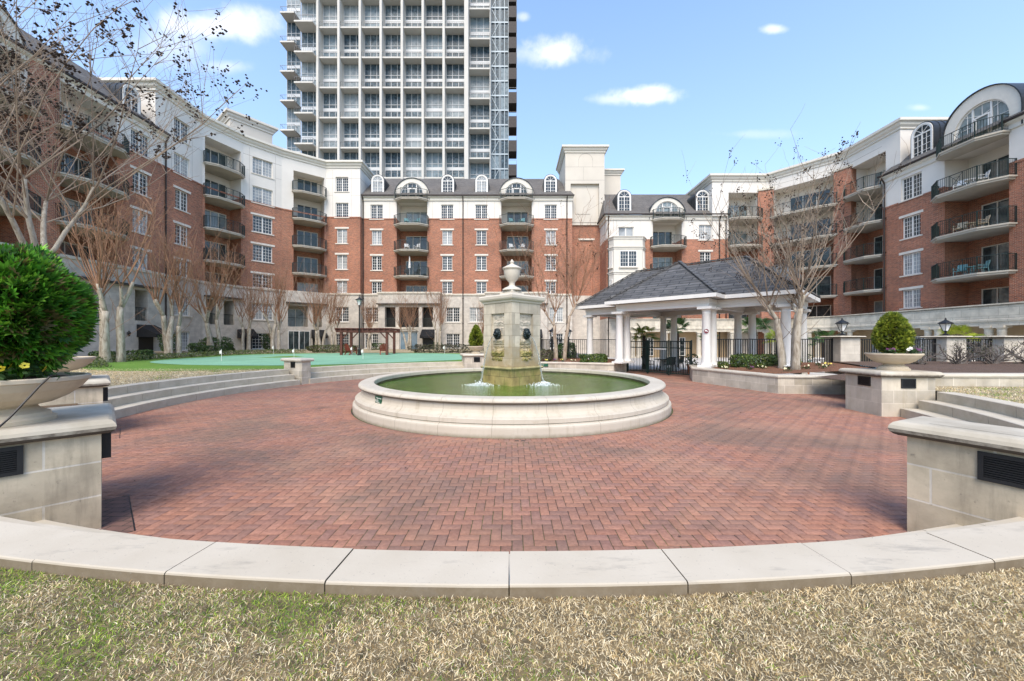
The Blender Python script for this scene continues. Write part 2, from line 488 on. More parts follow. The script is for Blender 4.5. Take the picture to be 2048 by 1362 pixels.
M['pier_stone'] = m_ashlar('fountain_pier_stone', (.52, .465, .365), .40, .34, .008, (.36, .31, .235), .20, stain=.4, stain_c=(.36, .29, .19), bump=.45, n1=(.70, 1.2))
def m_mossy():
    t = NT('algae_stone')
    br = t.N.new('ShaderNodeTexBrick'); t.L.new(t.tc.outputs['UV'], br.inputs['Vector'])
    br.inputs['Color1'].default_value = (.36, .27, .10, 1); br.inputs['Color2'].default_value = (.27, .23, .09, 1); br.inputs['Mortar'].default_value = (.13, .10, .04, 1)
    br.inputs['Scale'].default_value = 1; br.inputs['Brick Width'].default_value = .42; br.inputs['Row Height'].default_value = .27; br.inputs['Mortar Size'].default_value = .007
    c = t.mix(1.0, br.outputs['Color'], t.ramp(t.noise(4, 6), [(.3, .65), (.7, 1.35)]), 'MULTIPLY')
    c = t.mix(t.ramp(t.noise(3, 5), [(.5, 0.0), (.7, .7)]), c, (.17, .19, .035))
    t.color(c); t.bump(t.noise(25, 6), .4, .01)
    return t.set(.5)
M['moss'] = m_mossy()
def add_damp(mat, z0, z1, colr):
    """ochre algae bloom climbing from the water, with a ragged upper edge"""
    nt = mat.node_tree; N = nt.nodes; L = nt.links; b = N['Principled BSDF']; src = b.inputs['Base Color'].links[0].from_socket
    g = N.new('ShaderNodeNewGeometry'); s = N.new('ShaderNodeSeparateXYZ'); L.new(g.outputs['Position'], s.inputs[0])
    no = N.new('ShaderNodeTexNoise'); no.inputs['Scale'].default_value = 3.2; no.inputs['Detail'].default_value = 7; no.inputs['Roughness'].default_value = .7
    L.new(g.outputs['Position'], no.inputs['Vector'])
    m1 = N.new('ShaderNodeMath'); m1.operation = 'MULTIPLY_ADD'; L.new(no.outputs['Fac'], m1.inputs[0]); m1.inputs[1].default_value = 1.6; L.new(s.outputs[2], m1.inputs[2])
    mr = N.new('ShaderNodeMapRange'); L.new(m1.outputs[0], mr.inputs['Value']); mr.inputs['From Min'].default_value = z0 + .8; mr.inputs['From Max'].default_value = z1 + .8; mr.inputs['To Min'].default_value = .85; mr.inputs['To Max'].default_value = 0
    mx = N.new('ShaderNodeMix'); mx.data_type = 'RGBA'; L.new(mr.outputs[0], mx.inputs[0]); L.new(src, mx.inputs[6]); mx.inputs[7].default_value = (*colr, 1); L.new(mx.outputs[2], b.inputs['Base Color'])
add_damp(M['pier_stone'], 1.15, 1.95, (.35, .255, .125))
def m_water():
    t = NT('fountain_water')
    c = t.ramp(t.math('ADD', t.math('MULTIPLY', t.noise(2.0, 5, rough=.65, dist=1.0), .55), t.math('MULTIPLY', t.noise(8, 5, rough=.7, dist=1.6), .45)), [(.34, (.014, .048, .002)), (.48, (.05, .13, .005)), (.60, (.10, .19, .018)), (.70, (.20, .29, .07))])  # pale ripple glints put into the green colour by the noise
    t.color(c)
    mp = t.N.new('ShaderNodeMapping'); mp.inputs['Scale'].default_value = (1, 1.6, 1); t.L.new(t.tc.outputs['Object'], mp.inputs[0])
    h = t.math('ADD', t.noise(8, 4, mp.outputs[0], dist=.8), t.math('MULTIPLY', t.noise(24, 3), .35))
    t.bump(h, .3, .05)
    return t.set(.06, 0, .6)
M['water'] = m_water()
def m_jet():
    t = NT('falling_water'); t.color((.80, .83, .82)); t.b.inputs['Transmission Weight'].default_value = .8
    t.b.inputs['IOR'].default_value = 1.2
    return t.set(.25)
M['jet'] = m_jet()
M['foam'] = m_plain('water_foam', (.82, .86, .84), .4, var=.1, scale=8)
M['bronze'] = m_plain('dark_bronze', (.022, .032, .034), .38, .7, var=.4, scale=14)
M['black_metal'] = m_plain('black_metal', (.012, .013, .014), .45, .2, var=.2)
M['green_metal'] = m_plain('dark_green_metal', (.012, .030, .026), .42, .2, var=.25)
M['rail'] = m_plain('balcony_rail_paint', (.014, .028, .024), .45, .1, var=.25)
M['slab'] = m_plain('balcony_concrete', (.44, .40, .33), .85, var=.12, scale=1.2)
M['white'] = m_plain('white_paint', (.74, .72, .675), .55, var=.03)
M['trim'] = m_plain('cream_trim', (.66, .62, .54), .7, var=.05)
M['lintel'] = m_plain('cast_stone', (.66, .61, .53), .8, var=.08)
M['pane'] = m_glass_pane('window_pane', (.05, .065, .075), (.46, .48, .48), .38)
M['door_pane'] = m_glass_pane('balcony_door_pane', (.06, .085, .09), (.34, .40, .40), .40)
M['pane_sky'] = m_glass_pane('pane_mirroring_sky', (.30, .38, .44), (.5, .55, .58), .5)
M['shingle'] = m_brick('grey_shingle', (.115, .105, .095), (.175, .16, .14), (.06, .055, .05), .30, .14, .012, .2)
def m_tile():
    t = NT('slate_roof_tile')
    br = t.N.new('ShaderNodeTexBrick'); t.L.new(t.tc.outputs['UV'], br.inputs['Vector'])
    br.inputs['Color1'].default_value = (.075, .073, .07, 1); br.inputs['Color2'].default_value = (.125, .122, .117, 1); br.inputs['Mortar'].default_value = (.014, .014, .015, 1)  # near-black mortar lines paint the shadow under each tile course
    br.inputs['Scale'].default_value = 1; br.inputs['Brick Width'].default_value = 1.1; br.inputs['Row Height'].default_value = .26; br.inputs['Mortar Size'].default_value = .022
    c = t.mix(1.0, br.outputs['Color'], t.ramp(t.noise(3, 6), [(.3, .72), (.7, 1.25)]), 'MULTIPLY')
    t.color(c); t.bump(t.noise(30, 4), .2, .005)
    return t.set(.65)
M['tile'] = m_tile()
M['dark_zinc'] = m_plain('dark_zinc', (.045, .05, .055), .45, .5, var=.15)
M['zinc'] = m_plain('grey_zinc', (.10, .115, .13), .5, .4, var=.15)
M['awning'] = m_plain('black_awning_cloth', (.010, .010, .011), .9, var=.2)
M['dark_door'] = m_plain('dark_door', (.016, .015, .015), .5, var=.2)
M['dark_room'] = m_plain('dark_recess', (.03, .026, .024), .9, var=.2)
M['beige'] = m_plain('beige_render', (.48, .36, .22), .9, var=.06)
M['concrete'] = m_plain('pale_deck_concrete', (.52, .50, .46), .9, var=.10, scale=.8)
M['earth'] = m_plain('bare_earth', (.10, .075, .05), .95, var=.2)
M['tower_conc'] = m_plain('tower_concrete', (.57, .55, .50), .85, var=.06, scale=.2)
M['tower_white'] = m_plain('tower_white_frame', (.54, .56, .57), .5, var=.03)
M['tower_dark'] = m_plain('tower_dark_balcony', (.045, .036, .032), .7, var=.2)
M['wood'] = m_plain('redwood_stain', (.10, .030, .018), .6, var=.3, scale=8)
M['lamp_glass'] = m_plain('frosted_lamp_glass', (.80, .80, .77), .3, var=.04)
M['terracotta'] = m_plain('terracotta', (.36, .13, .06), .8, var=.15)
M['bowl'] = m_ashlar('cast_stone_bowl', (.55, .465, .34), 9, 9, .0001, None, .02, stain=.4, stain_c=(.36, .28, .17), bump=.2, grime=.2)
M['red_sign'] = m_plain('maroon_sign', (.16, .02, .035), .5, var=.1)
M['green_sign'] = m_plain('green_sign', (.010, .095, .050), .4, var=.1)
M['plaque'] = m_plain('plaque_dark', (.016, .013, .011), .4, .3, var=.2)
M['plaque_rim'] = m_plain('plaque_bronze_rim', (.24, .17, .11), .5, .5, var=.2)
M['grille'] = m_plain('grille_black', (.012, .012, .013), .5, .2, var=.2)
M['leaf'] = m_attr('leaf', .55, trans=.25)
M['needle'] = m_attr('conifer_spray', .6, trans=.30, var=.35, vscale=4)
M['petal'] = m_attr('petal', .6)
M['palm'] = m_attr('palm_frond', .5, trans=.2)
M['blade'] = m_attr('grass_blade', .7, trans=.2, var=.2)
def m_bark(name, c0, c1, c2):
    t = NT(name); mp = t.N.new('ShaderNodeMapping'); mp.inputs['Scale'].default_value = (7, 7, 1.6); t.L.new(t.tc.outputs['Object'], mp.inputs[0])
    n = t.noise(1.4, 7, mp.outputs[0], .65, .8)
    c = t.ramp(n, [(.30, c0), (.46, c1), (.60, c2), (.78, mul(c2, 1.2))])
    sc = t.ramp(t.noise(26, 3), [(.66, 0.0), (.74, .7)])
    c = t.mix(sc, c, mul(c0, .5))
    t.color(c); t.bump(t.noise(3, 6, mp.outputs[0]), .5, .02)
    return t.set(.85)
M['bark'] = m_bark('crape_bark', (.17, .115, .075), (.33, .255, .185), (.45, .37, .28))
M['bark_pale'] = m_bark('pale_bark', (.16, .125, .09), (.33, .28, .21), (.46, .41, .325))
M['twig'] = m_plain('reddish_twig', (.30, .165, .095), .8, var=.25, scale=2)
M['twig_grey'] = m_plain('grey_brown_twig', (.29, .225, .165), .8, var=.35, scale=1.2)
M['pod'] = m_plain('seed_pod', (.035, .022, .014), .9, var=.4, scale=9)
M['palm_trunk'] = m_plain('fibrous_palm_trunk', (.045, .032, .022), .95, var=.4, scale=14, bump=.6)

# ------------------------------------------------------------------ facade building
FL = [.4, 3.4, 6.45, 9.5, 12.55, 15.6, 18.65]
CACHE = {}

def wall(mb, F, u0, u1, z0, z1, holes=(), back=True):
    hs = []
    for h in holes:
        a, b = max(h[0], u0), min(h[1], u1); c, d = max(h[2], z0), min(h[3], z1)
        if a < b - 1e-4 and c < d - 1e-4: hs.append((a, b, c, d, h))
    us = sorted({u0, u1} | {x for h in hs for x in h[:2]}); zs = sorted({z0, z1} | {x for h in hs for x in h[2:4]})
    for i in range(len(us) - 1):
        for j in range(len(zs) - 1):
            uc, zc = (us[i] + us[i + 1]) / 2, (zs[j] + zs[j + 1]) / 2
            if any(h[0] < uc < h[1] and h[2] < zc < h[3] for h in hs): continue
            mb.quad(F.p(us[i], 0, zs[j]), F.p(us[i + 1], 0, zs[j]), F.p(us[i + 1], 0, zs[j + 1]), F.p(us[i], 0, zs[j + 1]))
    for (a, b, c, d, h) in hs:
        dp = -h[4]
        if h[0] >= u0: mb.quad(F.p(a, 0, c), F.p(a, 0, d), F.p(a, dp, d), F.p(a, dp, c))
        if h[1] <= u1: mb.quad(F.p(b, 0, d), F.p(b, 0, c), F.p(b, dp, c), F.p(b, dp, d))
        if h[2] >= z0: mb.quad(F.p(a, 0, c), F.p(a, dp, c), F.p(b, dp, c), F.p(b, 0, c))
        if h[3] <= z1: mb.quad(F.p(a, 0, d), F.p(b, 0, d), F.p(b, dp, d), F.p(a, dp, d))
        if h[4] > .4 and back: mb.quad(F.p(a, dp, c), F.p(b, dp, c), F.p(b, dp, d), F.p(a, dp, d))

def win_meshes(w, h, cols, rows, fw=.075, mu=.028, casement=True):
    k = ('win', w, h, cols, rows, fw)
    if k in CACHE: return CACHE[k]
    f = MB(); d0, d1 = 0.0, .09
    f.box(-w / 2, -w / 2 + fw, d0, d1, 0, h); f.box(w / 2 - fw, w / 2, d0, d1, 0, h)
    f.box(-w / 2 + fw, w / 2 - fw, d0, d1, 0, fw); f.box(-w / 2 + fw, w / 2 - fw, d0, d1, h - fw, h)
    leaves = 2 if casement else 1
    if leaves == 2: f.box(-fw * .75, fw * .75, d0 + .003, d1, fw, h - fw)
    for s in range(leaves):
        x0 = -w / 2 + fw if s == 0 else fw * .75
        x1 = (-fw * .75 if leaves == 2 else w / 2 - fw) if s == 0 else w / 2 - fw
        for i in range(1, cols):
            x = x0 + (x1 - x0) * i / cols; f.box(x - mu / 2, x + mu / 2, .03, .055, fw, h - fw)
        for j in range(1, rows):
            z = fw + (h - 2 * fw) * j / rows; f.box(x0, x1, .033, .058, z - mu / 2, z + mu / 2)
    p = MB(); p.quad((-w / 2 + .02, .062, .02), (w / 2 - .02, .062, .02), (w / 2 - .02, .062, h - .02), (-w / 2 + .02, .062, h - .02))
    CACHE[k] = (f.mesh('window_frame', M['white'], uv=False), p.mesh('pane', M['pane']))
    return CACHE[k]

def bar_mesh(name, w, d, h, mat, c=0.0):
    k = (name, round(w, 3), d, h, mat)
    if k not in CACHE:
        b = MB(); b.box(-w / 2, w / 2, -d, .1, 0, h, c=c); CACHE[k] = b.mesh(name, M[mat])
    return CACHE[k]

class Building:
    def __init__(s, name, label, cat, loc, group=None):
        s.root = thing(name, label, cat, loc, group)
        s.parts = {}
        s.F = None; s.holes = []; s.doors = []
    def mb(s, name, mat, smooth=False):
        """a part being gathered; text after # only keeps pieces apart"""
        return s.parts.setdefault(name, (MB(), mat, smooth))[0]
    def facade(s, a, b):
        s.F = Frame(a, b); s.holes = []
        return s.F
    def win(s, u, z, w=1.22, h=1.72, cols=2, rows=5, lintel=True, sill=True, pane=None):
        F = s.F; fm, pm = win_meshes(w, h, cols, rows)
        s.holes.append((u - w / 2, u + w / 2, z, z + h, .16))
        o = link('window', fm, s.root, F.p(u, -.13, z), F.ang)
        pn = sub('pane', pm, o)
        if pane: pn.data = pane_variant(pm, pane)
        if lintel: sub('lintel', bar_mesh('lintel', w + .42, .17, .20, 'lintel'), o, (0, 0, h + .002))
        if sill: sub('sill', bar_mesh('sill', w + .30, .20, .10, 'lintel'), o, (0, 0, -.102))
        return o
    def recess(s, u, w, z0, z1, depth=1.6):
        s.holes.append((u - w / 2, u + w / 2, z0, z1, depth))
    def door(s, u, z, w=2.3, h=2.15, depth=1.6, n=3, white=True):
        F = s.F; k = ('door', w, h, n, white)
        if k not in CACHE:
            f = MB(); fw = .07
            for i in range(n + 1):
                x = -w / 2 + w * i / n; x = min(max(x, -w / 2 + fw / 2), w / 2 - fw / 2)
                f.box(x - fw / 2, x + fw / 2, 0, .07, 0, h)
            f.box(-w / 2 + fw, w / 2 - fw, .002, .068, h - fw, h - .001); f.box(-w / 2 + fw, w / 2 - fw, .002, .068, .001, fw)
            p = MB(); p.quad((-w / 2, .04, 0), (w / 2, .04, 0), (w / 2, .04, h), (-w / 2, .04, h))
            CACHE[k] = (f.mesh('balcony_door', M['trim'], uv=False), p.mesh('door_pane', M['door_pane']))
        fm, pm = CACHE[k]
        o = link('balcony_door', fm, s.root, F.p(u, -depth + .075, z), F.ang)
        sub('door_pane', pm, o)
        return o
    def balcony(s, u, z, w, d=1.15, rw=None, back=1.55, rail=True):
        F = s.F; rw = rw or w - .35
        o = link('balcony', balcony_mesh(w, d, rw, back), s.root, F.p(u, 0, z), F.ang)
        sub('railing', railing_mesh(w, d), o)
        return o
    def bands(s, u0, u1, bands):
        for (z0, z1, name, mat) in bands:
            wall(s.mb(name, mat), s.F, u0, u1, z0, z1, s.holes)
    def downpipe(s, u, z0, z1, n=.09, F=None):
        F = F or s.F; k = ('pipe', round(z1 - z0, 2))
        if k not in CACHE:
            b = MB(); b.tube([(0, 0, 0), (0, 0, z1 - z0 - .5), (0, -.12, z1 - z0 - .25), (0, -.3, z1 - z0)], .06, 8)
            for q in range(1, int((z1 - z0) / 3)): b.box(-.09, .09, -.02, .10, q * 3, q * 3 + .06)
            CACHE[k] = b.mesh('downpipe', M['downpipe'])
        link('downpipe', CACHE[k], s.root, F.p(u, n, z0), F.ang)
    def finish(s):
        for name, (mb, mat, sm) in s.parts.items():
            if mb.f: mb.build(name.split('#')[0], M[mat], s.root, smooth=sm)

M['downpipe'] = m_plain('downpipe_brown', (.028, .018, .014), .5, .2, var=.2)
def pane_variant(pm, kind):
    k = (pm.name, kind)
    if k not in CACHE:
        c = pm.copy(); c.materials.clear(); c.materials.append(M[kind]); CACHE[k] = c
    return CACHE[k]

def slab_poly(w, d):
    return [(-w / 2, .02), (-w / 2, d * .42), (-w * .27, d), (w * .27, d), (w / 2, d * .42), (w / 2, .02)]

def balcony_mesh(w, d, rw, back):
    k = ('bal', w, d, rw, back)
    if k not in CACHE:
        b = MB(); f = lambda pts: [(x, -y) for x, y in pts]
        b.prism(f(slab_poly(w, d)), -.10, 0)
        inner = [(x * .955, y * .955 + .003) for x, y in slab_poly(w, d)]
        b.prism(f(inner), -.22, -.101)
        b.box(-rw / 2 + .01, rw / 2 - .01, -.018, back - .01, -.20, -.004)
        CACHE[k] = b.mesh('balcony', M['slab'])
    return CACHE[k]

def railing_mesh(w, d, h=1.07, gap=.115):
    k = ('rail', w, d)
    if k not in CACHE:
        b = MB(); P = [(x * .965, -y * .96) for x, y in slab_poly(w, d)]
        for i in range(len(P) - 1):
            a, c = Vector(P[i]), Vector(P[i + 1]); L_ = (c - a).length
            b.bar((*a, h), (*c, h), .05, .035); b.bar((*a, .10), (*c, .10), .03, .03)
            n = max(1, int(L_ / gap)); mid = (i == 2)
            for q in range(1, n):
                t = q / n
                if mid and abs(t - .5) < .16: continue
                e = a + (c - a) * t; b.bar((e.x, e.y, .10), (e.x, e.y, h), .016)
            if mid:                                    # the crossed panel in the middle
                e0, e1 = a + (c - a) * .34, a + (c - a) * .66; mm = (e0 + e1) / 2
                for e in (e0, e1): b.bar((e.x, e.y, .10), (e.x, e.y, h), .03)
                b.bar((e0.x, e0.y, .12), (e1.x, e1.y, h - .02), .018); b.bar((e0.x, e0.y, h - .02), (e1.x, e1.y, .12), .018)
                q = .22; zc = (.1 + h) / 2; hv = (e1 - e0).normalized() * q
                c4 = [(mm - hv, zc - q), (mm + hv, zc - q), (mm + hv, zc + q), (mm - hv, zc + q)]
                for z_ in range(4):
                    (p1, z1), (p2, z2) = c4[z_], c4[(z_ + 1) % 4]; b.bar((p1.x, p1.y, z1), (p2.x, p2.y, z2), .018)
        for q in P: b.box(q[0] - .03, q[0] + .03, q[1] - .03, q[1] + .03, .001, h + .03)
        CACHE[k] = b.mesh('railing', M['rail'], uv=False)
    return CACHE[k]

def arch_pts(w, hs, n=16):
    """outline of a round-headed opening: width w, springing at hs"""
    r = w / 2
    return [(-r, 0)] + [(-r * math.cos(PI * i / n), hs + r * math.sin(PI * i / n)) for i in range(n + 1)] + [(r, 0)]

def arch_strip(mb, o, i, y0, y1, m=0):
    """a frame between two outlines of equal length (x, z), from y0 (front) to y1"""
    n = len(o)
    vs = [(x, y0, z) for x, z in o] + [(x, y0, z) for x, z in i] + [(x, y1, z) for x, z in o] + [(x, y1, z) for x, z in i]
    fs = []
    for k in range(n - 1):
        fs += [(k, n + k, n + k + 1, k + 1), (2 * n + k, k, k + 1, 2 * n + k + 1), (n + k, 3 * n + k, 3 * n + k + 1, n + k + 1)]
    mb.add(vs, fs, m)

def dormer(B, u, z, n=0.0, w=1.35, hs=1.5, depth=2.6, pane='pane'):
    """small round-headed dormer: zinc barrel with a white window front"""
    F = B.F; k = ('dormer', w, hs, depth)
    if k not in CACHE:
        N_ = 14; o = arch_pts(w, hs, N_); i1 = arch_pts(w - .22, hs, N_); ow = arch_pts(w + .16, hs, N_)
        bar = MB(); arch_strip(bar, ow, arch_pts(w - .02, hs, N_), .0, depth)
        for q in range(1, int(depth / .45)):
            arch_strip(bar, arch_pts(w + .22, hs, N_), arch_pts(w + .14, hs, N_), .45 * q, .45 * q + .04)
        front = MB(); arch_strip(front, o, i1, -.05, .10)
        front.box(-w / 2, w / 2, -.08, .1, -.08, 0)
        fr = MB(); ow_ = arch_pts(w - .22, hs, N_); iw_ = arch_pts(w - .36, hs, N_); arch_strip(fr, ow_, iw_, -.02, .06)
        fr.box(-w / 2 + .18, w / 2 - .18, -.02, .06, 0, .08); fr.box(-w / 2 + .18, w / 2 - .18, -.022, .058, hs - .05, hs + .05); fr.box(-.04, .04, -.018, .055, .08, hs - .05)
        for sx in (-1, 1): fr.box(sx * (w * .2) - .014, sx * (w * .2) + .014, -.01, .03, .08, hs - .05)
        for q in range(1, 4): fr.box(-w / 2 + .18, w / 2 - .18, -.008, .032, hs * q / 4 - .014, hs * q / 4 + .014)
        r = (w - .36) / 2
        for a in (45, 90, 135):
            a = math.radians(a); fr.bar((0, .01, hs + .05), (r * math.cos(a), .01, hs + r * math.sin(a)), .03)
        p = MB(); pts = arch_pts(w - .26, hs, N_); p.add([(x, .035, q) for x, q in pts], [tuple(range(len(pts)))[::-1]])
        CACHE[k] = (bar.mesh('dormer', M['dark_zinc'], uv=False), front.mesh('dormer_front', M['white'], uv=False), fr.mesh('dormer_window', M['white'], uv=False), p.mesh('pane', M['pane']))
    a, b_, c, d = CACHE[k]
    o = link('dormer', a, B.root, F.p(u, n, z), F.ang)
    sub('dormer_front', b_, o); sub('dormer_window', c, o); q = sub('pane', d, o)
    return o

def arch_dormer(B, u, z, n=0.0, w=3.9, hs=.35, ww=2.5, depth=3.2, whs=.75):
    """large arched gable front with an arched french window behind the balcony"""
    F = B.F; k = ('arch', w, hs, ww, depth)
    if k not in CACHE:
        N_ = 22; o = arch_pts(w, hs, N_); i = arch_pts(ww, whs, N_)
        fr = MB(); arch_strip(fr, o, i, 0, .35)
        cap = MB(); arch_strip(cap, arch_pts(w + .15, hs, N_), arch_pts(w + .02, hs, N_), -.10, depth)
        sh = MB(); arch_strip(sh, arch_pts(w, hs, N_), arch_pts(w - .1, hs, N_), .36, depth - .05)
        wd = MB(); arch_strip(wd, arch_pts(ww, whs, N_), arch_pts(ww - .18, whs, N_), .12, .22)
        H = whs + ww / 2
        for x in (-.52, .52):
            t = min(.999, abs(x) / (ww / 2)); zt = whs + ww / 2 * math.sqrt(1 - t * t)
            wd.box(x - .05, x + .05, .121, .215, 0, zt - .04)
        wd.box(-.47, .47, .122, .214, whs + .62, whs + .72); wd.box(-.47, .47, .122, .214, 0, .1)
        wd.box(-.42, -.34, .125, .21, .1, whs + .62); wd.box(.34, .42, .125, .21, .1, whs + .62)
        for zq in (.45, .9, 1.35):
            hw = ww / 2 if zq < whs else ww / 2 * math.sqrt(max(0, 1 - ((zq - whs) / (ww / 2)) ** 2))
            wd.box(-hw + .05, -.57, .15, .18, zq - .015, zq + .015); wd.box(.57, hw - .05, .15, .18, zq - .015, zq + .015)
        for x in (-.85, .85):
            t = min(.999, abs(x) / (ww / 2)); zt = whs + ww / 2 * math.sqrt(1 - t * t); wd.box(x - .015, x + .015, .152, .182, 0, zt - .04)
        for a in (0.8, 1.57, 2.34):
            wd.bar((.0, .165, whs + .7), ((ww / 2 - .1) * math.cos(a), .165, whs + (ww / 2 - .1) * math.sin(a)), .03)
        p = MB(); pts = arch_pts(ww - .05, whs, N_); p.add([(x, .19, q) for x, q in pts], [tuple(range(len(pts)))[::-1]])
        CACHE[k] = (fr.mesh('arched_gable', M['trim']), cap.mesh('gable_roof', M['dark_zinc'], uv=False), wd.mesh('arched_window', M['white'], uv=False), p.mesh('pane', M['door_pane']), sh.mesh('gable_side', M['trim']))
    a, b_, c, d, e = CACHE[k]
    o = link('arched_gable', a, B.root, F.p(u, n, z), F.ang)
    sub('gable_roof', b_, o); sub('arched_window', c, o); sub('pane', d, o); sub('gable_side', e, o)
    return o

CORNICE = [(0, 0), (.10, .02), (.10, .16), (.24, .30), (.30, .48), (.46, .56), (.46, .78), (.10, .82), (-.3, .82)]
EAVE = [(0, 0), (.12, .03), (.12, .30), (.30, .42), (.30, .52), (0, .52)]
def shift_prof(prof, z, k=1.0): return [(n * k, q * k + z) for n, q in prof]

def awning(B, u, z, w=1.6, out=1.3, drop=.75, door=True, floor=None):
    """black cloth awning over an entrance door"""
    F = B.F; k = ('awn', w, out, drop)
    if k not in CACHE:
        b = MB(); T = .0
        vs = [(-w / 2, 0, 0), (w / 2, 0, 0), (w / 2, -out, -drop), (-w / 2, -out, -drop), (-w / 2, -out, -drop - .22), (w / 2, -out, -drop - .22), (w / 2, 0, -drop - .22), (-w / 2, 0, -drop - .22)]
        b.add(vs, [(0, 3, 2, 1), (3, 4, 5, 2), (0, 7, 4, 3), (1, 2, 5, 6)])
        b.add([(x * .985, y * .985 + .0, q - .02) for x, y, q in vs], [(0, 1, 2, 3), (3, 2, 5, 4), (0, 3, 4, 7), (1, 6, 5, 2)])
        CACHE[k] = b.mesh('awning', M['awning'])
    o = link('awning', CACHE[k], B.root, F.p(u, .01, z), F.ang)
    if door and floor is not None:
        k2 = ('edoor', w)
        if k2 not in CACHE:
            b = MB(); b.box(-w / 2 + .15, w / 2 - .15, -.03, .02, 0, 2.25); CACHE[k2] = b.mesh('entrance_door', M['dark_door'])
        link('entrance_door', CACHE[k2], B.root, F.p(u, .0, floor), F.ang)

def wall_lantern(B, u, z, F=None):
    F = F or B.F
    if 'wlamp' not in CACHE:
        b = MB(); b.lathe([(.02, .35), (.11, .22), (.12, .20), (.07, -.05), (.02, -.1)], seg=6); b.bar((0, .16, .1), (0, 0, .1), .03)
        CACHE['wlamp'] = b.mesh('wall_lantern', M['black_metal'], uv=False)
    link('wall_lantern', CACHE['wlamp'], B.root, F.p(u, .17, z), F.ang)
M['dark_stain'] = m_plain('stained_ledge', (.07, .062, .052), .9, var=.4, scale=2)
M['blue_curtain'] = m_glass_pane('blue_curtain_pane', (.16, .24, .30), (.22, .32, .40), 1.0)

M['joint_dark'] = m_plain('open_joint', (.22, .19, .14), .95)
M['pier_rock'] = m_plain('rough_pier_rock', (.47, .42, .34), .85, var=.3, scale=7, bump=.5)
add_damp(M['pier_rock'], 1.5, 2.2, (.33, .26, .11))
M['moss_band'] = m_plain('algae_moulding', (.33, .28, .13), .6, var=.35, scale=5, bump=.3)
M['bark_mulch'] = m_plain('dark_bark_mulch', (.055, .034, .024), .95, var=.8, scale=30, bump=.8)
M['mulch_red'] = m_plain('red_bark_mulch', (.16, .072, .036), .95, var=.7, scale=22, bump=.8)
M['pier_pale'] = m_ashlar('pale_pier_stone', (.56, .51, .43), .46, .42, .007, (.44, .40, .33), .08, stain=.3, stain_c=(.36, .32, .25))
M['pillar_warm'] = m_ashlar('warm_pillar_stone', (.50, .445, .35), .52, .33, .008, (.60, .54, .44), .14, stain=.55, stain_c=(.34, .26, .13), bump=.4, grime=.3)
M['plaque_letter'] = m_plain('raised_numerals', (.42, .38, .32), .4, .4)
M['ceiling'] = m_plain('pavilion_ceiling', (.62, .60, .56), .8)
M['dark_stem'] = m_plain('dark_stem', (.06, .042, .03), .9, var=.3)
M['bare_stem'] = m_plain('bare_grey_stem', (.13, .11, .095), .9, var=.5, scale=8)
M['leaf_stalk'] = m_plain('palm_leaf_stalk', (.10, .13, .04), .7)
M['sling_grey'] = m_plain('grey_sling', (.05, .052, .055), .8)
M['pool'] = m_plain('pool_water', (.03, .28, .50), .08, var=.1)
M['chair_teal'] = m_plain('teal_chair', (.12, .27, .29), .6)
M['chair_sand'] = m_plain('sand_chair', (.42, .36, .26), .7)
M['chair_white'] = m_plain('white_chair', (.62, .63, .62), .6)
M['bark_mulch'] = m_plain('dark_bark_mulch', (.105, .066, .045), .95, var=.8, scale=30, bump=.8)
# ------------------------------------------------------------------ the apartment complex round the court
BANDS7 = [(.3, 7.4, 'limestone_base', 'lime'), (7.4, 16.45, 'brick_wall', 'brick'), (16.45, 22.8, 'stucco_wall', 'stucco')]
def stack(B, u, w, h=1.72, rows=(2, 3, 4), stucco=(5,), sw=None, cols=2, lime=True, low=True):
    for k in rows:
        z = FL[k] + .8
        if k == 2: z = 7.5; hh = 1.45
        else: hh = h
        B.win(u, z, w, hh, cols, 5 if k != 2 else 4)
    for k in stucco: B.win(u, FL[k] + .82, sw or w + .25, 1.72, 3, 5, lintel=False)
    if lime:
        B.win(u, 4.1, (sw or w + .25) + .1, 1.75, 3, 5, lintel=False)
        if low: B.win(u, 1.0, (sw or w + .25) + .1, 1.7, 3, 5, lintel=False)

def belt(B, path, z, prof=None, name='stone_belt', mat='coping'):
    B.mb(name, mat).sweep(path, shift_prof(prof or [(0, -.16), (.10, -.14), (.10, .02), (.06, .06), (0, .06)], z))

def joints(B, F, segs, name='score_line'):
    """dark score lines in the stucco, 3 mm proud; segs = (u0, u1, z0, z1)"""
    mb = B.mb(name, 'score')
    for (a, b, c, d) in segs: mb.box(a, b, -.02, .004, c, d, F=F)
M['score'] = m_plain('stucco_score_line', (.33, .30, .26), .9)

# ---- left wing
LW = Building('apartment_wing', 'left brick apartment wing with stone base and cream top behind the bare tree row', 'building', (-29, 25, .3), 'wings of the brick apartment complex')
P_L = [(-29.0, 2.0), (-29.0, 31.9), (-29.0, 35.6), (-27.65, 39.06), (-25.4, 41.9), (-21.9, 44.8), (-17.9, 44.8), (-17.9, 54)]
F = LW.facade(P_L[0], P_L[1])
U = lambda y: y - 2.0
for y in (29.7,): stack(LW, U(y), 1.3)
for y in (15.6, 10.0):
    stack(LW, U(y), 1.3)
for (y, w) in ((26.15, 3.5), (20.6, 4.0), (12.8, 3.5)):
    LW.recess(U(y), w, 7.45, 18.55)
    for k in (2, 3, 4, 5):
        LW.door(U(y) + .2, FL[k] + .04, w - 1.0)
    for k in (3, 4, 5): LW.balcony(U(y), FL[k], w + .9, 1.2, w)
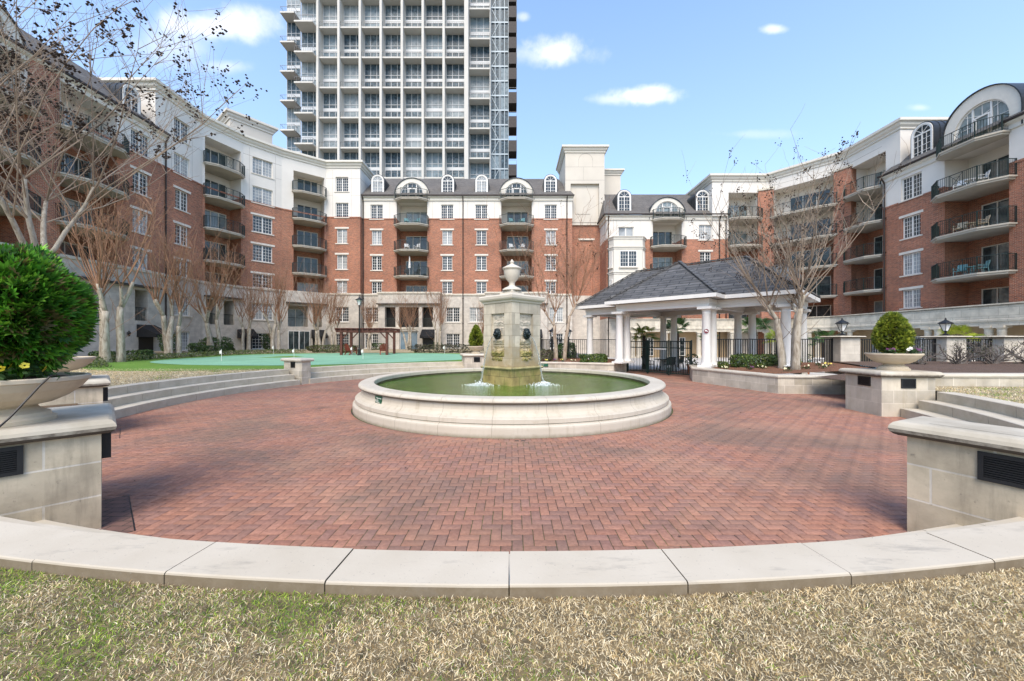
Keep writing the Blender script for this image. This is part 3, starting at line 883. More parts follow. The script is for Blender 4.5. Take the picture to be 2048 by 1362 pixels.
# openings in the stone base
for (y, w) in ((25.6, 2.2), (29.7, 1.0)):
    pass
LW.holes = [h for h in LW.holes if not (abs((h[0] + h[1]) / 2 - U(29.7)) < .1 and h[3] < 7)]
for o in [o for o in LW.root.children if o.name.startswith('window') and abs(WLOC[o.name].y - 29.7) < .2 and WLOC[o.name].z < 7]:
    for c in list(o.children): bpy.data.objects.remove(c)
    bpy.data.objects.remove(o)
for (y, w) in ((25.9, 2.4), (29.75, 1.05), (21.5, 2.4)):
    LW.recess(U(y), w, 3.45, 5.85, 1.5)
    b = MB(); b.bar((-w / 2, .15, 1.0), (w / 2, .15, 1.0), .05)
    for q in range(int(w / .13) + 1): b.bar((-w / 2 + .02 + q * .13, .15, 0), (-w / 2 + .02 + q * .13, .15, 1.0), .02)
    link('loggia_railing', b.mesh('loggia_railing', M['rail'], uv=False), LW.root, F.p(U(y), 0, 3.47), F.ang)
    LW.door(U(y), 3.47, min(w - .25, 1.9), 2.1, 1.5, 2)
LW.bands(0, F.len, [(.3, 7.4, 'limestone_base', 'lime'), (7.4, 16.45, 'brick_wall', 'brick'), (16.45, 18.95, 'stucco_wall', 'stucco')])
LW.mb('brick_wall', 'brick').box(U(22.75), U(24.25), 0, .14, 7.4, 18.9, F=F)
awning(LW, U(30.1), 3.15, 1.5, 1.5, .75, True, .75)
wall_lantern(LW, U(28.6), 2.3); wall_lantern(LW, U(31.3), 2.3)
LW.mb('stone_ledge', 'dark_stain').box(U(27.3), U(31.2), 0, .30, 6.05, 6.2, F=F)
LW.mb('stone_ledge#2', 'dark_stain').box(U(18), U(27.2), 0, .30, 6.05, 6.2, F=F)
# roof of the front part
LW.mb('eave_cornice', 'trim').sweep([(-29, 2), (-29, 31.86)], shift_prof(EAVE, 18.5))
gut = LW.mb('gutter', 'downpipe'); gut.sweep([(-29, 2), (-29, 31.9)], [(.30, 19.03), (.42, 19.03), (.42, 19.16), (.30, 19.16)])
rf = LW.mb('roof', 'shingle')
rf.quad((-28.62, 2, 19.12), (-28.62, 31.9, 19.12), (-32.6, 31.9, 22.6), (-32.6, 2, 22.6))
rf.quad((-32.6, 2, 22.6), (-32.6, 31.9, 22.6), (-40, 31.9, 22.6), (-40, 2, 22.6))
rf.quad((-28.62, 2, 19.12), (-32.6, 2, 22.6), (-40, 2, 22.6), (-40, 2, 19.0))
dormer(LW, U(29.3), 19.35, -.35); dormer(LW, U(16.0), 19.35, -.35)
arch_dormer(LW, U(20.6), 18.7, .04, 3.9)
LW.downpipe(U(31.75), 1.0, 18.95)
# set-back block with the parapet
F = LW.facade((-29.0, 31.9), (-29.0, 35.6)); LW.holes = []
stack(LW, 1.5, 1.35, stucco=(5, 6), sw=1.55)
LW.bands(0, F.len, BANDS7)
joints(LW, F, [(.45, .47, 16.45, 22), (2.55, 2.57, 16.45, 22), (0, F.len, 21.15, 21.18), (0, .45, 19.6, 19.62), (2.57, F.len, 19.6, 19.62)])
F = LW.facade((-35, 30.9), (-29.0, 30.9)); LW.holes = []
LW.bands(0, F.len, [(18.0, 22.8, 'stucco_wall', 'stucco')])
F = LW.facade((-29.0, 30.9), (-29.0, 31.9)); LW.bands(0, 1.0, [(19.2, 22.8, 'stucco_wall', 'stucco')])
# recessed corner with balconies
def loggia(B, u, w, z=3.47):
    """open loggia in the stone base: recess, railing, glazed door at the back"""
    F = B.F; B.recess(u, w, z - .02, 5.85, 1.5)
    b = MB(); b.bar((-w / 2, .15, 1.0), (w / 2, .15, 1.0), .05)
    for q in range(int(w / .13) + 1): b.bar((-w / 2 + .02 + q * .13, .15, 0), (-w / 2 + .02 + q * .13, .15, 1.0), .02)
    link('loggia_railing', b.mesh('loggia_railing', M['rail'], uv=False), B.root, F.p(u, 0, z), F.ang)
    if w > .8: B.door(u, z, min(w - .25, 1.9), 2.1, 1.5, 2)
def bal_corner(B, a, b, u, w, z1, floors, d=.9, bands=None, depth=1.7, dw=2.2, loggias=()):
    F = B.facade(a, b); B.holes = []
    for (lu, lw) in loggias: loggia(B, lu, lw)
    B.recess(u, w, 7.45, z1, depth)
    for k in floors: B.balcony(u, FL[k], w + .35, d, w, depth - .05)
    for k in [2] + list(floors): B.door(u + .15, FL[k] + .04, min(dw, w - .5), 2.2, depth)
    B.bands(0, F.len, bands or BANDS7)
    return F
F = bal_corner(LW, P_L[2], P_L[3], 1.86, 3.3, 21.2, (3, 4, 5, 6), .95, loggias=((.8, .95), (2.35, 1.0)))
LW.mb('stone_ledge#3', 'dark_stain').box(.1, F.len - .1, 0, .3, 6.05, 6.2, F=F)
# angled window bay
F = LW.facade(P_L[3], P_L[4]); LW.holes = []
stack(LW, 1.8, 1.85, 1.75, stucco=(5, 6), sw=1.9, cols=3)
LW.bands(0, F.len, BANDS7)
joints(LW, F, [(.55, .57, 16.45, 22), (3.0, 3.02, 16.45, 22), (0, F.len, 21.15, 21.18), (0, .55, 19.6, 19.62), (3.02, F.len, 19.6, 19.62)])
awning(LW, .2, 3.1, 1.5, 1.4, .75, True, .75)
# second balcony corner, with the loggia below
F = bal_corner(LW, P_L[4], P_L[5], 2.75, 3.2, 21.0, (3, 4, 5, 6), 1.0, loggias=((1.6, 2.0), (3.6, .95)))
LW.mb('stone_ledge#4', 'dark_stain').box(.4, F.len + .1, 0, .35, 6.05, 6.2, F=F)
LW.mb('portico', 'lime').box(.4, F.len, 0, .3, 6.2, 7.4, F=F)
fm, pm = win_meshes(2.2, 2.15, 2, 1, .07)
o = link('sliding_door', fm, LW.root, F.p(1.7, .08, .85), F.ang); sub('door_pane', pane_variant(pm, 'door_pane'), o)
awning(LW, 3.7, 3.15, 1.5, 1.3, .75, True, .85)
# frontal corner block
F = LW.facade(P_L[5], P_L[6]); LW.holes = []
stack(LW, 1.85, 1.22, stucco=(5, 6), sw=1.5)
LW.bands(0, F.len, BANDS7)
joints(LW, F, [(.75, .77, 16.45, 22), (2.95, 2.97, 16.45, 22), (0, F.len, 21.0, 21.03), (0, .75, 19.0, 19.02), (2.97, F.len, 19.0, 19.02)])
F = LW.facade(P_L[6], P_L[7]); LW.holes = []; LW.bands(0, F.len, BANDS7)
joints(LW, F, [(0, F.len, 21.0, 21.03)])
LW.mb('parapet_cornice', 'trim').sweep([(-35, 30.9), (-29, 30.9)] + P_L[2:], shift_prof(CORNICE, 22.2))
rf = LW.mb('flat_roof', 'shingle'); rf.add([(-36, 31.2, 22.4), (-29.3, 31.2, 22.4), (-29.3, 35.5, 22.4), (-28, 39.2, 22.4), (-25.6, 42.2, 22.4), (-22, 45.1, 22.4), (-18.2, 45.1, 22.4), (-18.2, 54, 22.4), (-36, 54, 22.4)], [tuple(range(9))])
belt(LW, [(-29, 2), (-29, 35.6)] + P_L[3:7] + [(-17.9, 45.4)], 7.42)
belt(LW, [(-29, 31.9), (-29, 35.6)] + P_L[3:7] + [(-17.9, 45.4)], 16.45, [(0, -.10), (.05, -.1), (.05, .03), (0, .05)], 'brick_string', 'brick')
belt(LW, [(-29, 2), (-29, 31.7)], 16.45, [(0, -.10), (.05, -.1), (.05, .03), (0, .05)], 'brick_string', 'brick')
# penthouse on the roof
d = Vector((.62, .785)).normalized(); nn = Vector((d.y, -d.x)); c0 = Vector((-31.9, 43.0))
F = Frame(c0, c0 + d * 4.3)
LW.mb('penthouse', 'stucco2').box(0, 4.3, -4.5, 0, 20, 27.3, F=F)
q = [F.p(0, -4.5, 0)[:2], F.p(0, 0, 0)[:2], F.p(4.3, 0, 0)[:2], F.p(4.3, -4.5, 0)[:2]]
LW.mb('penthouse_cornice', 'trim').sweep(q, shift_prof(CORNICE, 27.0, 1.1), closed=True)
joints(LW, F, [(0, 4.3, 25.3, 25.33)])
LW.mb('penthouse', 'stucco2').box(.2, 4.1, -4.3, -.2, 27.0, 27.6, F=F)
LW.finish()

# ---- centre block
CB = Building('apartment_block', 'central brick apartment block with grey dormered roof behind the fountain', 'building', (-5, 45.4, .3), 'wings of the brick apartment complex')
F = CB.facade((-17.9, 45.4), (7.2, 45.4))
X = lambda x: x + 17.9
for x in (-16.17, -7.74, -3.65, 4.64):
    stack(CB, X(x), 1.2, sw=1.47, lime=False)
for x in (-16.75, -7.05, -4.25, 5.3):
    for z, h in ((4.1, 1.75), (.98, 1.75)):
        CB.win(X(x), z, 1.65, h, 3, 5, lintel=False, pane=None)
for x in (-11.95, .54):
    CB.recess(X(x), 3.65, 7.45, 18.55, 1.7)
    for k in (2, 3, 4, 5): CB.door(X(x) + .15, FL[k] + .04, 2.65, 2.2, 1.7)
    for k in (3, 4, 5): CB.balcony(X(x), FL[k], 4.1, 1.25, 3.65, 1.65)
    CB.balcony(X(x), FL[6], 3.9, 1.15, 3.4, .3)
CB.bands(0, F.len, [(.3, 7.4, 'limestone_base', 'lime'), (7.4, 16.45, 'brick_wall', 'brick'), (16.45, 19.1, 'stucco_wall', 'stucco')])
for x in (-17.75, -5.85, 6.55): CB.downpipe(X(x), .9, 19.0)
belt(CB, [(-17.9, 45.4), (7.2, 45.4)], 7.42)
belt(CB, [(-17.9, 45.4), (-13.8, 45.4)], 16.45, [(0, -.10), (.05, -.1), (.05, .03), (0, .05)], 'brick_string', 'brick')
belt(CB, [(-10.1, 45.4), (-1.3, 45.4)], 16.45, [(0, -.10), (.05, -.1), (.05, .03), (0, .05)], 'brick_string', 'brick')
belt(CB, [(2.4, 45.4), (7.2, 45.4)], 16.45, [(0, -.10), (.05, -.1), (.05, .03), (0, .05)], 'brick_string', 'brick')
for a, b_ in ((-17.9, -13.85), (-10.05, -1.35), (2.45, 7.3)):
    CB.mb('eave_cornice#%d' % a, 'trim').sweep([(a, 45.4), (b_, 45.4)], shift_prof(EAVE, 18.55))
    CB.mb('gutter#%d' % a, 'downpipe').sweep([(a - .1, 45.4), (b_ + .1, 45.4)], [(.30, 19.07), (.43, 19.07), (.43, 19.2), (.30, 19.2)])
joints(CB, F, [(X(x) - .01, X(x) + .01, 16.5, 18.5) for x in (-14.6, -9.5, -6.3, -5.3, -2.1, 3.2)])
rf = CB.mb('roof', 'shingle')
rf.add([(-17.85, 44.98, 19.15), (7.4, 44.98, 19.15), (6.0, 49.6, 23.0), (-17.85, 49.6, 23.0)], [(0, 1, 2, 3)])
rf.add([(-17.85, 49.6, 23.0), (6.0, 49.6, 23.0), (6.0, 56, 22.9), (-17.85, 56, 22.9)], [(0, 1, 2, 3)])
rf.add([(7.4, 44.98, 19.15), (7.4, 56, 19.15), (6, 56, 22.9), (6, 49.6, 23)], [(0, 1, 2, 3)])
for x in (-16.17, -7.74, -3.65, 4.64): dormer(CB, X(x), 19.55, -.35, 1.5, 1.55, 2.9)
for x in (-11.95, .54): arch_dormer(CB, X(x), 18.66, .05, 4.1, .55, 2.7)
# stone porticos in front of the two balcony stacks
for x in (-12.0, .5):
    G = Frame((x - 3.6, 44.2), (x + 3.6, 44.2)); CB.F = G
    hl = [(.8, 2.05, 3.45, 5.8, .6), (2.45, 4.75, 3.45, 5.8, .6), (5.15, 6.4, 3.45, 5.8, .6), (2.5, 4.6, .5, 3.0, .3), (5.2, 6.5, .5, 2.9, .3)]
    wall(CB.mb('portico#%d' % x, 'lime'), G, 0, 7.2, .3, 7.5, [h for h in hl], back=False)
    CB.mb('portico#%d' % x, 'lime').quad(G.p(0, 0, .3), G.p(0, 0, 7.5), G.p(0, -1.2, 7.5), G.p(0, -1.2, .3))
    CB.mb('portico#%d' % x, 'lime').quad(G.p(7.2, 0, .3), G.p(7.2, -1.2, .3), G.p(7.2, -1.2, 7.5), G.p(7.2, 0, 7.5))
    CB.mb('portico#%d' % x, 'lime').quad(G.p(0, 0, 7.5), G.p(7.2, 0, 7.5), G.p(7.2, -1.2, 7.5), G.p(0, -1.2, 7.5))
    CB.mb('stone_ledge#%d' % x, 'dark_stain').box(-.1, 7.3, 0, .32, 6.08, 6.22, F=G)
    belt(CB, [(x - 3.6, 45.4), (x - 3.6, 44.2), (x + 3.6, 44.2), (x + 3.6, 45.4)], 7.5)
    for u in (2.25, 4.95):
        CB.mb('loggia_column#%d_%d' % (x, u), 'trim', True).lathe([(.20, 3.45), (.20, 3.62), (.15, 3.68), (.135, 5.5), (.17, 5.55), (.20, 5.62), (.20, 5.8)], G.p(u, -.18, 0)[:2], 14)
    b = MB(); b.bar((-2.8, .25, 1.0), (2.8, .25, 1.0), .05)
    for q in range(44): b.bar((-2.8 + q * .13, .25, 0), (-2.8 + q * .13, .25, 1.0), .02)
    link('loggia_railing', b.mesh('loggia_railing', M['rail'], uv=False), CB.root, G.p(3.6, 0, 3.47), G.ang)
    b = MB(); b.box(-3.4, 3.4, .98, 1.02, 3.35, 5.9); link('loggia_back', b.mesh('loggia_back', M['dark_room']), CB.root, (x, 44.2, 0), 0)
    b = MB(); b.box(-3.4, 3.4, .02, .97, 3.38, 3.46); link('loggia_floor', b.mesh('loggia_floor', M['slab']), CB.root, (x, 44.2, 0), 0)
    fm, pm = win_meshes(2.1, 2.2, 1, 1, .07)
    o = link('sliding_door', fm, CB.root, G.p(3.55, -.2, .75), 0); sub('door_pane', pane_variant(pm, 'blue_curtain') if x < 0 else pm, o)
    b = MB(); arch_strip(b, [(-1.25 * math.cos(PI * i / 12), .0 + .38 * math.sin(PI * i / 12)) for i in range(13)], [(-1.05 * math.cos(PI * i / 12), .0 + .24 * math.sin(PI * i / 12)) for i in range(13)], -.06, .05)
    link('segmental_arch', b.mesh('segmental_arch', M['coping'], uv=False), CB.root, G.p(3.55, 0, 3.02), 0)
    awning(CB, 5.85, 3.2, 1.45, 1.1, .8, False)
    b = MB(); b.box(-.6, .6, .2, .25, 0, 2.4); link('entrance_door', b.mesh('entrance_door', M['dark_door']), CB.root, G.p(5.85, 0, .5), 0)
CB.F = F
M_keep = None
# stair tower with cornice and its lower neighbour
T = Frame((6.45, 46.0), (11.2, 46.0)); CB.F = T
wall(CB.mb('stair_tower', 'stucco2'), T, 0, 4.75, 16.3, 24.9, [(.65, 4.1, 16.0, 20.9, .35)])
CB.mb('stair_tower', 'stucco2').quad(T.p(.65, -.35, 16.3), T.p(4.1, -.35, 16.3), T.p(4.1, -.35, 20.9), T.p(.65, -.35, 20.9))
CB.mb('stair_tower', 'stucco2').box(0, 4.75, -6, -.4, 16.0, 24.9, F=T)
CB.mb('stair_tower', 'stucco2').quad(T.p(0, 0, 16.3), T.p(0, -.4, 16.3), T.p(0, -.4, 24.9), T.p(0, 0, 24.9))
CB.mb('stair_tower', 'stucco2').quad(T.p(4.75, 0, 16.3), T.p(4.75, 0, 24.9), T.p(4.75, -.4, 24.9), T.p(4.75, -.4, 16.3))
CB.mb('tower_cornice', 'trim').sweep([(6.45, 52), (6.45, 46), (11.2, 46), (11.2, 52)], shift_prof(CORNICE, 24.6, 1.0))
joints(CB, T, [(0, 4.75, 22.9, 22.93), (1.6, 1.62, 22.93, 23.7), (3.3, 3.32, 22.93, 23.7), (0, 4.75, 21.3, 21.33), (2.2, 2.22, 21.3, 22.9)])
b = MB(); arch_strip(b, [(-.86 * math.cos(PI * i / 14), .86 * math.sin(PI * i / 14)) for i in range(15)], [(-.82 * math.cos(PI * i / 14), .82 * math.sin(PI * i / 14)) for i in range(15)], -.006, .02)
link('score_arch', b.mesh('score_arch', M['score'], uv=False), CB.root, T.p(2.46, 0, 23.7), 0)
mbq = CB.mb('blind_panel', 'stucco2')
T2 = Frame((7.2, 46.35), (10.55, 46.35)); mbq.box(.55, 2.3, -.02, .04, 17.3, 20.4, F=T2)
Fb = Frame((7.2, 46.6), (11.0, 46.6)); CB.F = Fb; CB.holes = []
CB.holes = [(1.1, 2.7, 7.6, 14.2, .12)]
CB.bands(0, Fb.len, [(.3, 7.4, 'limestone_base', 'lime'), (7.4, 16.3, 'brick_wall', 'brick')])
CB.mb('brick_wall', 'brick').quad(Fb.p(1.1, -.12, 7.6), Fb.p(2.7, -.12, 7.6), Fb.p(2.7, -.12, 14.2), Fb.p(1.1, -.12, 14.2))
link('lintel', bar_mesh('lintel', 2.0, .05, .2, 'lintel'), CB.root, Fb.p(1.9, 0, 14.2), 0)
CB.mb('brick_wall', 'brick').quad((7.2, 45.4, .3), (7.2, 46.6, .3), (7.2, 46.6, 16.4), (7.2, 45.4, 16.4))
CB.mb('stair_annex', 'stucco2').box(11.0, 14.0, 49, 54, 14, 23.6)
CB.mb('annex_cornice', 'trim').sweep([(11.3, 49), (14.0, 49), (14.0, 54)], shift_prof(CORNICE, 23.2, .9))
CB.F = F
wall_lantern(CB, X(9.0), 16.9, T)
CB.finish()

# ---- right centre block with the bay window
RC = Building('apartment_block', 'lower brick apartment block with white bay window behind the pavilion roof', 'building', (17, 43.3, 0), 'wings of the brick apartment complex')
F = RC.facade((10.8, 43.3), (24.3, 43.3)); X = lambda x: x - 10.8
for k in (2, 3): RC.win(X(22.05), FL[k] + .8, 1.25, 1.72, 2, 5)
RC.win(X(22.05), FL[4] + .82, 1.5, 1.72, 3, 5, lintel=False)
RC.win(X(13.0), FL[4] + 1.2, 1.75, 1.1, 1, 1, lintel=False)
RC.recess(X(17.7), 3.3, 3.45, 15.5, 1.7)
for k in (1, 2, 3, 4): RC.door(X(17.7), FL[k] + .04, 2.5, 2.2, 1.7)
for k in (2, 3, 4): RC.balcony(X(17.7), FL[k], 4.0, 1.2, 3.3, 1.65)
RC.balcony(X(17.7), FL[5], 3.6, 1.1, 3.2, .3)
RC.bands(0, F.len, [(-.1, 4.4, 'limestone_base', 'lime'), (4.4, 13.45, 'brick_wall', 'brick'), (13.45, 16.1, 'stucco_wall', 'stucco')])
Fl = RC.facade((10.8, 49), (10.8, 43.3)); RC.bands(0, Fl.len, [(-.1, 4.4, 'limestone_base', 'lime'), (4.4, 13.45, 'brick_wall', 'brick'), (13.45, 16.3, 'stucco_wall', 'stucco')])
RC.F = F
for a, b_ in ((10.8, 15.95), (19.45, 24.3)):
    pth = [(a, 43.3), (b_, 43.3)]
    if a == 10.8: pth = [(10.8, 48)] + pth
    else: pth = pth + [(24.3, 48)]
    RC.mb('eave_cornice#%d' % a, 'trim').sweep(pth, shift_prof(EAVE, 15.6))
    RC.mb('gutter#%d' % a, 'downpipe').sweep(pth, [(.30, 16.13), (.43, 16.13), (.43, 16.26), (.30, 16.26)])
rf = RC.mb('roof', 'shingle')
rf.add([(10.4, 42.9, 16.2), (24.7, 42.9, 16.2), (22.0, 47.6, 20.2), (11.4, 47.6, 20.2)], [(0, 1, 2, 3)])
rf.add([(24.7, 42.9, 16.2), (24.7, 54, 16.2), (22, 54, 20.2), (22, 47.6, 20.2)], [(0, 1, 2, 3)])
rf.add([(10.4, 42.9, 16.2), (11.4, 47.6, 20.2), (11.4, 54, 20.2), (10.4, 54, 16.2)], [(0, 1, 2, 3)])
rf.add([(11.4, 47.6, 20.2), (22, 47.6, 20.2), (22, 54, 20.1), (11.4, 54, 20.1)], [(0, 1, 2, 3)])
for x in (12.9, 21.9): dormer(RC, X(x), 16.65, -.35, 1.55, 1.75, 2.9)
arch_dormer(RC, X(17.7), 15.66, .05, 4.1, .45, 2.7)
RC.downpipe(X(10.95), 0, 16.0); RC.downpipe(X(23.6), 0, 16.0)
joints(RC, F, [(X(x) - .01, X(x) + .01, 13.5, 15.6) for x in (11.9, 14.6, 20.7, 23.3)])
# bay window
bp = [(10.95, 43.28), (11.35, 42.35), (14.55, 42.35), (15.15, 43.28)]
bm = RC.mb('bay_window', 'trim')
bm.prism(bp, 5.2, 13.3)
RC.mb('bay_cornice', 'trim').sweep(bp, shift_prof(EAVE, 13.2, .6)); RC.mb('bay_cornice#2', 'trim').sweep(bp, shift_prof(EAVE, 12.1, .5)); RC.mb('bay_cornice#3', 'trim').sweep(bp, shift_prof(EAVE, 9.3, .5))
for z in (10.1, 7.0):
    for (a, b_, w, n) in ((bp[0], bp[1], .52, 1), (bp[1], bp[2], 1.9, 3), (bp[2], bp[3], .55, 1)):
        G = Frame(a, b_); fm, pm = win_meshes(w, 1.8, n, 4)
        o = link('bay_casement', fm, RC.root, G.p(G.len / 2, .085, z), G.ang); sub('pane', pm, o)
        sub('sill', bar_mesh('sill', w + .2, .12, .10, 'lintel'), o, (0, 0, -.102))
# zinc barrel canopies over the ground floor doors
for (x, y, w, L_, z) in ((12.2, 41.0, 2.6, 2.6, 4.9),):
    b = MB(); N_ = 14
    arch_strip(b, [(-w / 2 * math.cos(PI * i / N_), w / 2 * math.sin(PI * i / N_) * .8) for i in range(N_ + 1)], [(-(w / 2 - .06) * math.cos(PI * i / N_), (w / 2 - .06) * math.sin(PI * i / N_) * .8) for i in range(N_ + 1)], 0, L_)
    for q in range(5): arch_strip(b, [(-(w / 2 + .03) * math.cos(PI * i / N_), (w / 2 + .03) * math.sin(PI * i / N_) * .8) for i in range(N_ + 1)], [(-(w / 2 - .02) * math.cos(PI * i / N_), (w / 2 - .02) * math.sin(PI * i / N_) * .8) for i in range(N_ + 1)], q * .5 + .1, q * .5 + .14)
    b.box(-w / 2, w / 2, .05, L_, -.25, -.001)
    link('barrel_canopy', b.mesh('barrel_canopy', M['zinc'], uv=False), RC.root, (x, y, z), 0)
RC.finish()

# ---- right corner and right wing
RW = Building('apartment_wing', 'right brick wing of the apartment house above the pool colonnade, with deep curved balconies', 'building', (32.6, 30, 0), 'wings of the brick apartment complex')
P_R = [(24.3, 42.9), (28.6, 42.9), (32.9, 37.6), (32.9, 33.4)]
BR = [(-.1, 3.4, 'limestone_base', 'lime'), (3.4, 13.45, 'brick_wall', 'brick'), (13.45, 20.2, 'stucco_wall', 'stucco')]
for (a, b, u, w, dw, dd) in ((P_R[0], P_R[1], 1.9, 3.5, 2.4, 1.0), (P_R[1], P_R[2], 3.45, 5.6, 3.6, .85), (P_R[2], P_R[3], 2.35, 3.6, 2.6, 1.25)):
    F = RW.facade(a, b); RW.holes = []
    RW.recess(u, w, 3.45, 18.6, 1.8)
    for k in (1, 2, 3, 4, 5): RW.door(u + .2, FL[k] + .04, dw, 2.2, 1.8, 3)
    for k in (2, 3, 4, 5): RW.balcony(u, FL[k], w + .25, dd, w, 1.75)
    RW.bands(0, F.len, BR)
for (q, a) in ((P_R[1], -25), (P_R[2], -70)):             # brick piers at the corners
    ca, sa = math.cos(math.radians(a)), math.sin(math.radians(a))
    n = Vector((-math.sin(math.radians(-a)), -math.cos(math.radians(-a))))
    G = Frame(Vector(q) + Vector((-ca * .75, -sa * .75)), Vector(q) + Vector((ca * .75, sa * .75)))
    RW.mb('brick_pier#%d' % a, 'brick').box(0, 1.5, -.7, .35, 0, 18.75, F=G)
    RW.mb('pier_cap#%d' % a, 'coping').box(-.08, 1.58, -.8, .45, 18.751, 18.95, F=G)
RW.mb('parapet_cornice', 'trim').sweep([(22.6, 50), (22.6, 42.9)] + P_R[1:3] + [(32.9, 32.2), (40, 32.2)], shift_prof(CORNICE, 19.8))
F = RW.facade((22.6, 50), (22.6, 42.9)); RW.holes = []; RW.bands(0, F.len, [(15, 20.2, 'stucco_wall', 'stucco')])
F = RW.facade((22.6, 42.9), (24.3, 42.9)); RW.bands(0, F.len, [(16, 20.2, 'stucco_wall', 'stucco')])
F = RW.facade((32.9, 33.4), (32.9, 32.2)); RW.bands(0, F.len, [(15, 20.2, 'stucco_wall', 'stucco')])
F = RW.facade((32.9, 32.2), (40, 32.2)); RW.bands(0, F.len, [(14, 20.2, 'stucco_wall', 'stucco')])
RW.mb('flat_roof', 'shingle').add([(23, 43.2, 20.0), (28.8, 43.2, 20), (33.2, 37.8, 20), (33.2, 32.6, 20), (42, 32.6, 20), (42, 56, 20), (23, 56, 20)], [tuple(range(7))])
for (a, b) in ((P_R[1], P_R[2]), (P_R[2], P_R[3])):
    G = Frame(a, b); joints(RW, G, [(.6, G.len - .4, 19.15, 19.18)])
# front part under the steep roof
F = RW.facade((32.5, 33.3), (32.5, 8.0)); X = lambda y: 33.3 - y
for y in (30.95, 20.2, 14):
    for k in (1, 2, 3): RW.win(X(y), FL[k] + .82 + (.35 if k == 1 else 0), 1.45, 1.75 if k > 1 else 1.5, 3, 5 if k > 1 else 4)
    RW.win(X(y), FL[4] + .95, 1.6, 1.85, 3, 5, lintel=False)
for y in (26.7, 17):
    RW.recess(X(y), 3.7, 3.45, 15.5, 1.8)
    for k in (1, 2, 3, 4): RW.door(X(y) + .35, FL[k] + .04, 2.7, 2.2, 1.8)
    for k in (2, 3, 4): RW.balcony(X(y), FL[k], 4.6, 1.35, 3.7, 1.75)
    RW.balcony(X(y), FL[5], 3.95, 1.3, 3.5, .3)
RW.bands(0, F.len, [(-.1, 3.4, 'limestone_base', 'lime'), (3.4, 13.45, 'brick_wall', 'brick'), (13.45, 16.1, 'stucco_wall', 'stucco')])
G = RW.facade((36, 33.3), (32.5, 33.3)); RW.holes = []
RW.mb('brick_wall', 'brick').quad((32.5, 33.3, 3.4), (32.5, 33.3, 13.45), (35, 33.3, 13.45), (35, 33.3, 3.4))
RW.mb('stucco_wall', 'stucco').quad((32.5, 33.3, 13.45), (32.5, 33.3, 16.2), (35, 33.3, 16.2), (35, 33.3, 13.45))
RW.F = F
for a, b_ in ((33.3, 28.5), (24.9, 18.9), (15.1, 8)):
    RW.mb('eave_cornice#%d' % a, 'trim').sweep([(32.5, a), (32.5, b_)], shift_prof(EAVE, 15.6))
    RW.mb('gutter#%d' % a, 'downpipe').sweep([(32.5, a + .1), (32.5, b_ - .1)], [(.30, 16.13), (.43, 16.13), (.43, 16.26), (.30, 16.26)])
    belt(RW, [(32.5, a), (32.5, b_)], 13.45, [(0, -.10), (.05, -.1), (.05, .03), (0, .05)], 'brick_string', 'brick')
rf = RW.mb('roof', 'shingle')
rf.quad((32.1, 33.4, 16.2), (36.4, 31, 20.2), (36.4, 8, 20.2), (32.1, 8, 16.2))
rf.add([(32.1, 33.4, 16.2), (42, 33.4, 16.2), (36.4, 31, 20.2)], [(0, 1, 2)])
rf.quad((36.4, 31, 20.2), (42, 33, 20.2), (42, 8, 20.2), (36.4, 8, 20.2))
dormer(RW, X(30.4), 16.6, -.3, 1.6, 1.85, 3.2); dormer(RW, X(20.2), 16.6, -.3, 1.6, 1.85, 3.2)
arch_dormer(RW, X(26.35), 15.66, .06, 4.4, 1.35, 3.1, 3.6, 1.15)
arch_dormer(RW, X(17), 15.66, .06, 4.4, 1.35, 3.1, 3.6, 1.15)
RW.downpipe(X(33.05), 3.5, 16.0, .12)
q = RW.mb('stone_quoin', 'coping')
q.box(X(23.6), X(22.9), 0, .12, 4.4, 12.2, F=F); q.box(X(23.75), X(22.75), 0, .2, 8.2, 8.5, F=F); q.box(X(23.75), X(22.75), 0, .2, 11.9, 12.2, F=F)
for z in (6.0, 9.1): joints(RW, F, [])
RW.finish()

# ---- the stone colonnade round the pool court
CN = Building('pool_colonnade', 'pale stone colonnade with paired columns and solid parapet behind the pool fence', 'colonnade', (30, 36, 0))
path = [(12.6, 41.6), (27.0, 41.4), (31.0, 37.0), (31.3, 8.0)]
mbp = CN.mb('parapet', 'lime_rough')
mbp.sweep(path, [(0, 2.85), (0, 4.15), (-.3, 4.15), (-.3, 2.85), (0, 2.85)])
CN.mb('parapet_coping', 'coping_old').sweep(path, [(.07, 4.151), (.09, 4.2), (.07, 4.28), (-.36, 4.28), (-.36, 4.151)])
CN.mb('stone_ledge', 'lime_rough').sweep(path, [(.002, 3.12), (.06, 3.14), (.06, 3.26), (.002, 3.3)])
CN.mb('terrace_slab', 'beige').sweep(path, [(-.3, 3.4), (-3.0, 3.4), (-3.0, 2.95), (-.3, 2.95), (-.3, 3.4)])
back = [(12.6, 43.2), (28.0, 43.2), (32.4, 38.0), (32.45, 8.0)]
CN.mb('back_wall', 'beige').sweep([(q[0], q[1]) for q in back], [(-.05, -.1), (-.05, 3.0)], caps=False)
def col(c, z0, z1, r, mb, seg=20):
    mb.lathe([(r * 1.35, z0), (r * 1.35, z0 + r * .5), (r * 1.25, z0 + r * .55), (r * 1.28, z0 + r * .75), (r * 1.05, z0 + r * .95), (r, z0 + r * 1.2), (r * .97, z0 + (z1 - z0) * .4), (r * .86, z1 - r * 1.6),
              (r * .93, z1 - r * 1.5), (r * .86, z1 - r * 1.35), (r * .88, z1 - r * .95), (r * 1.1, z1 - r * .6), (r * 1.15, z1 - r * .5)], c, seg)
    return mb
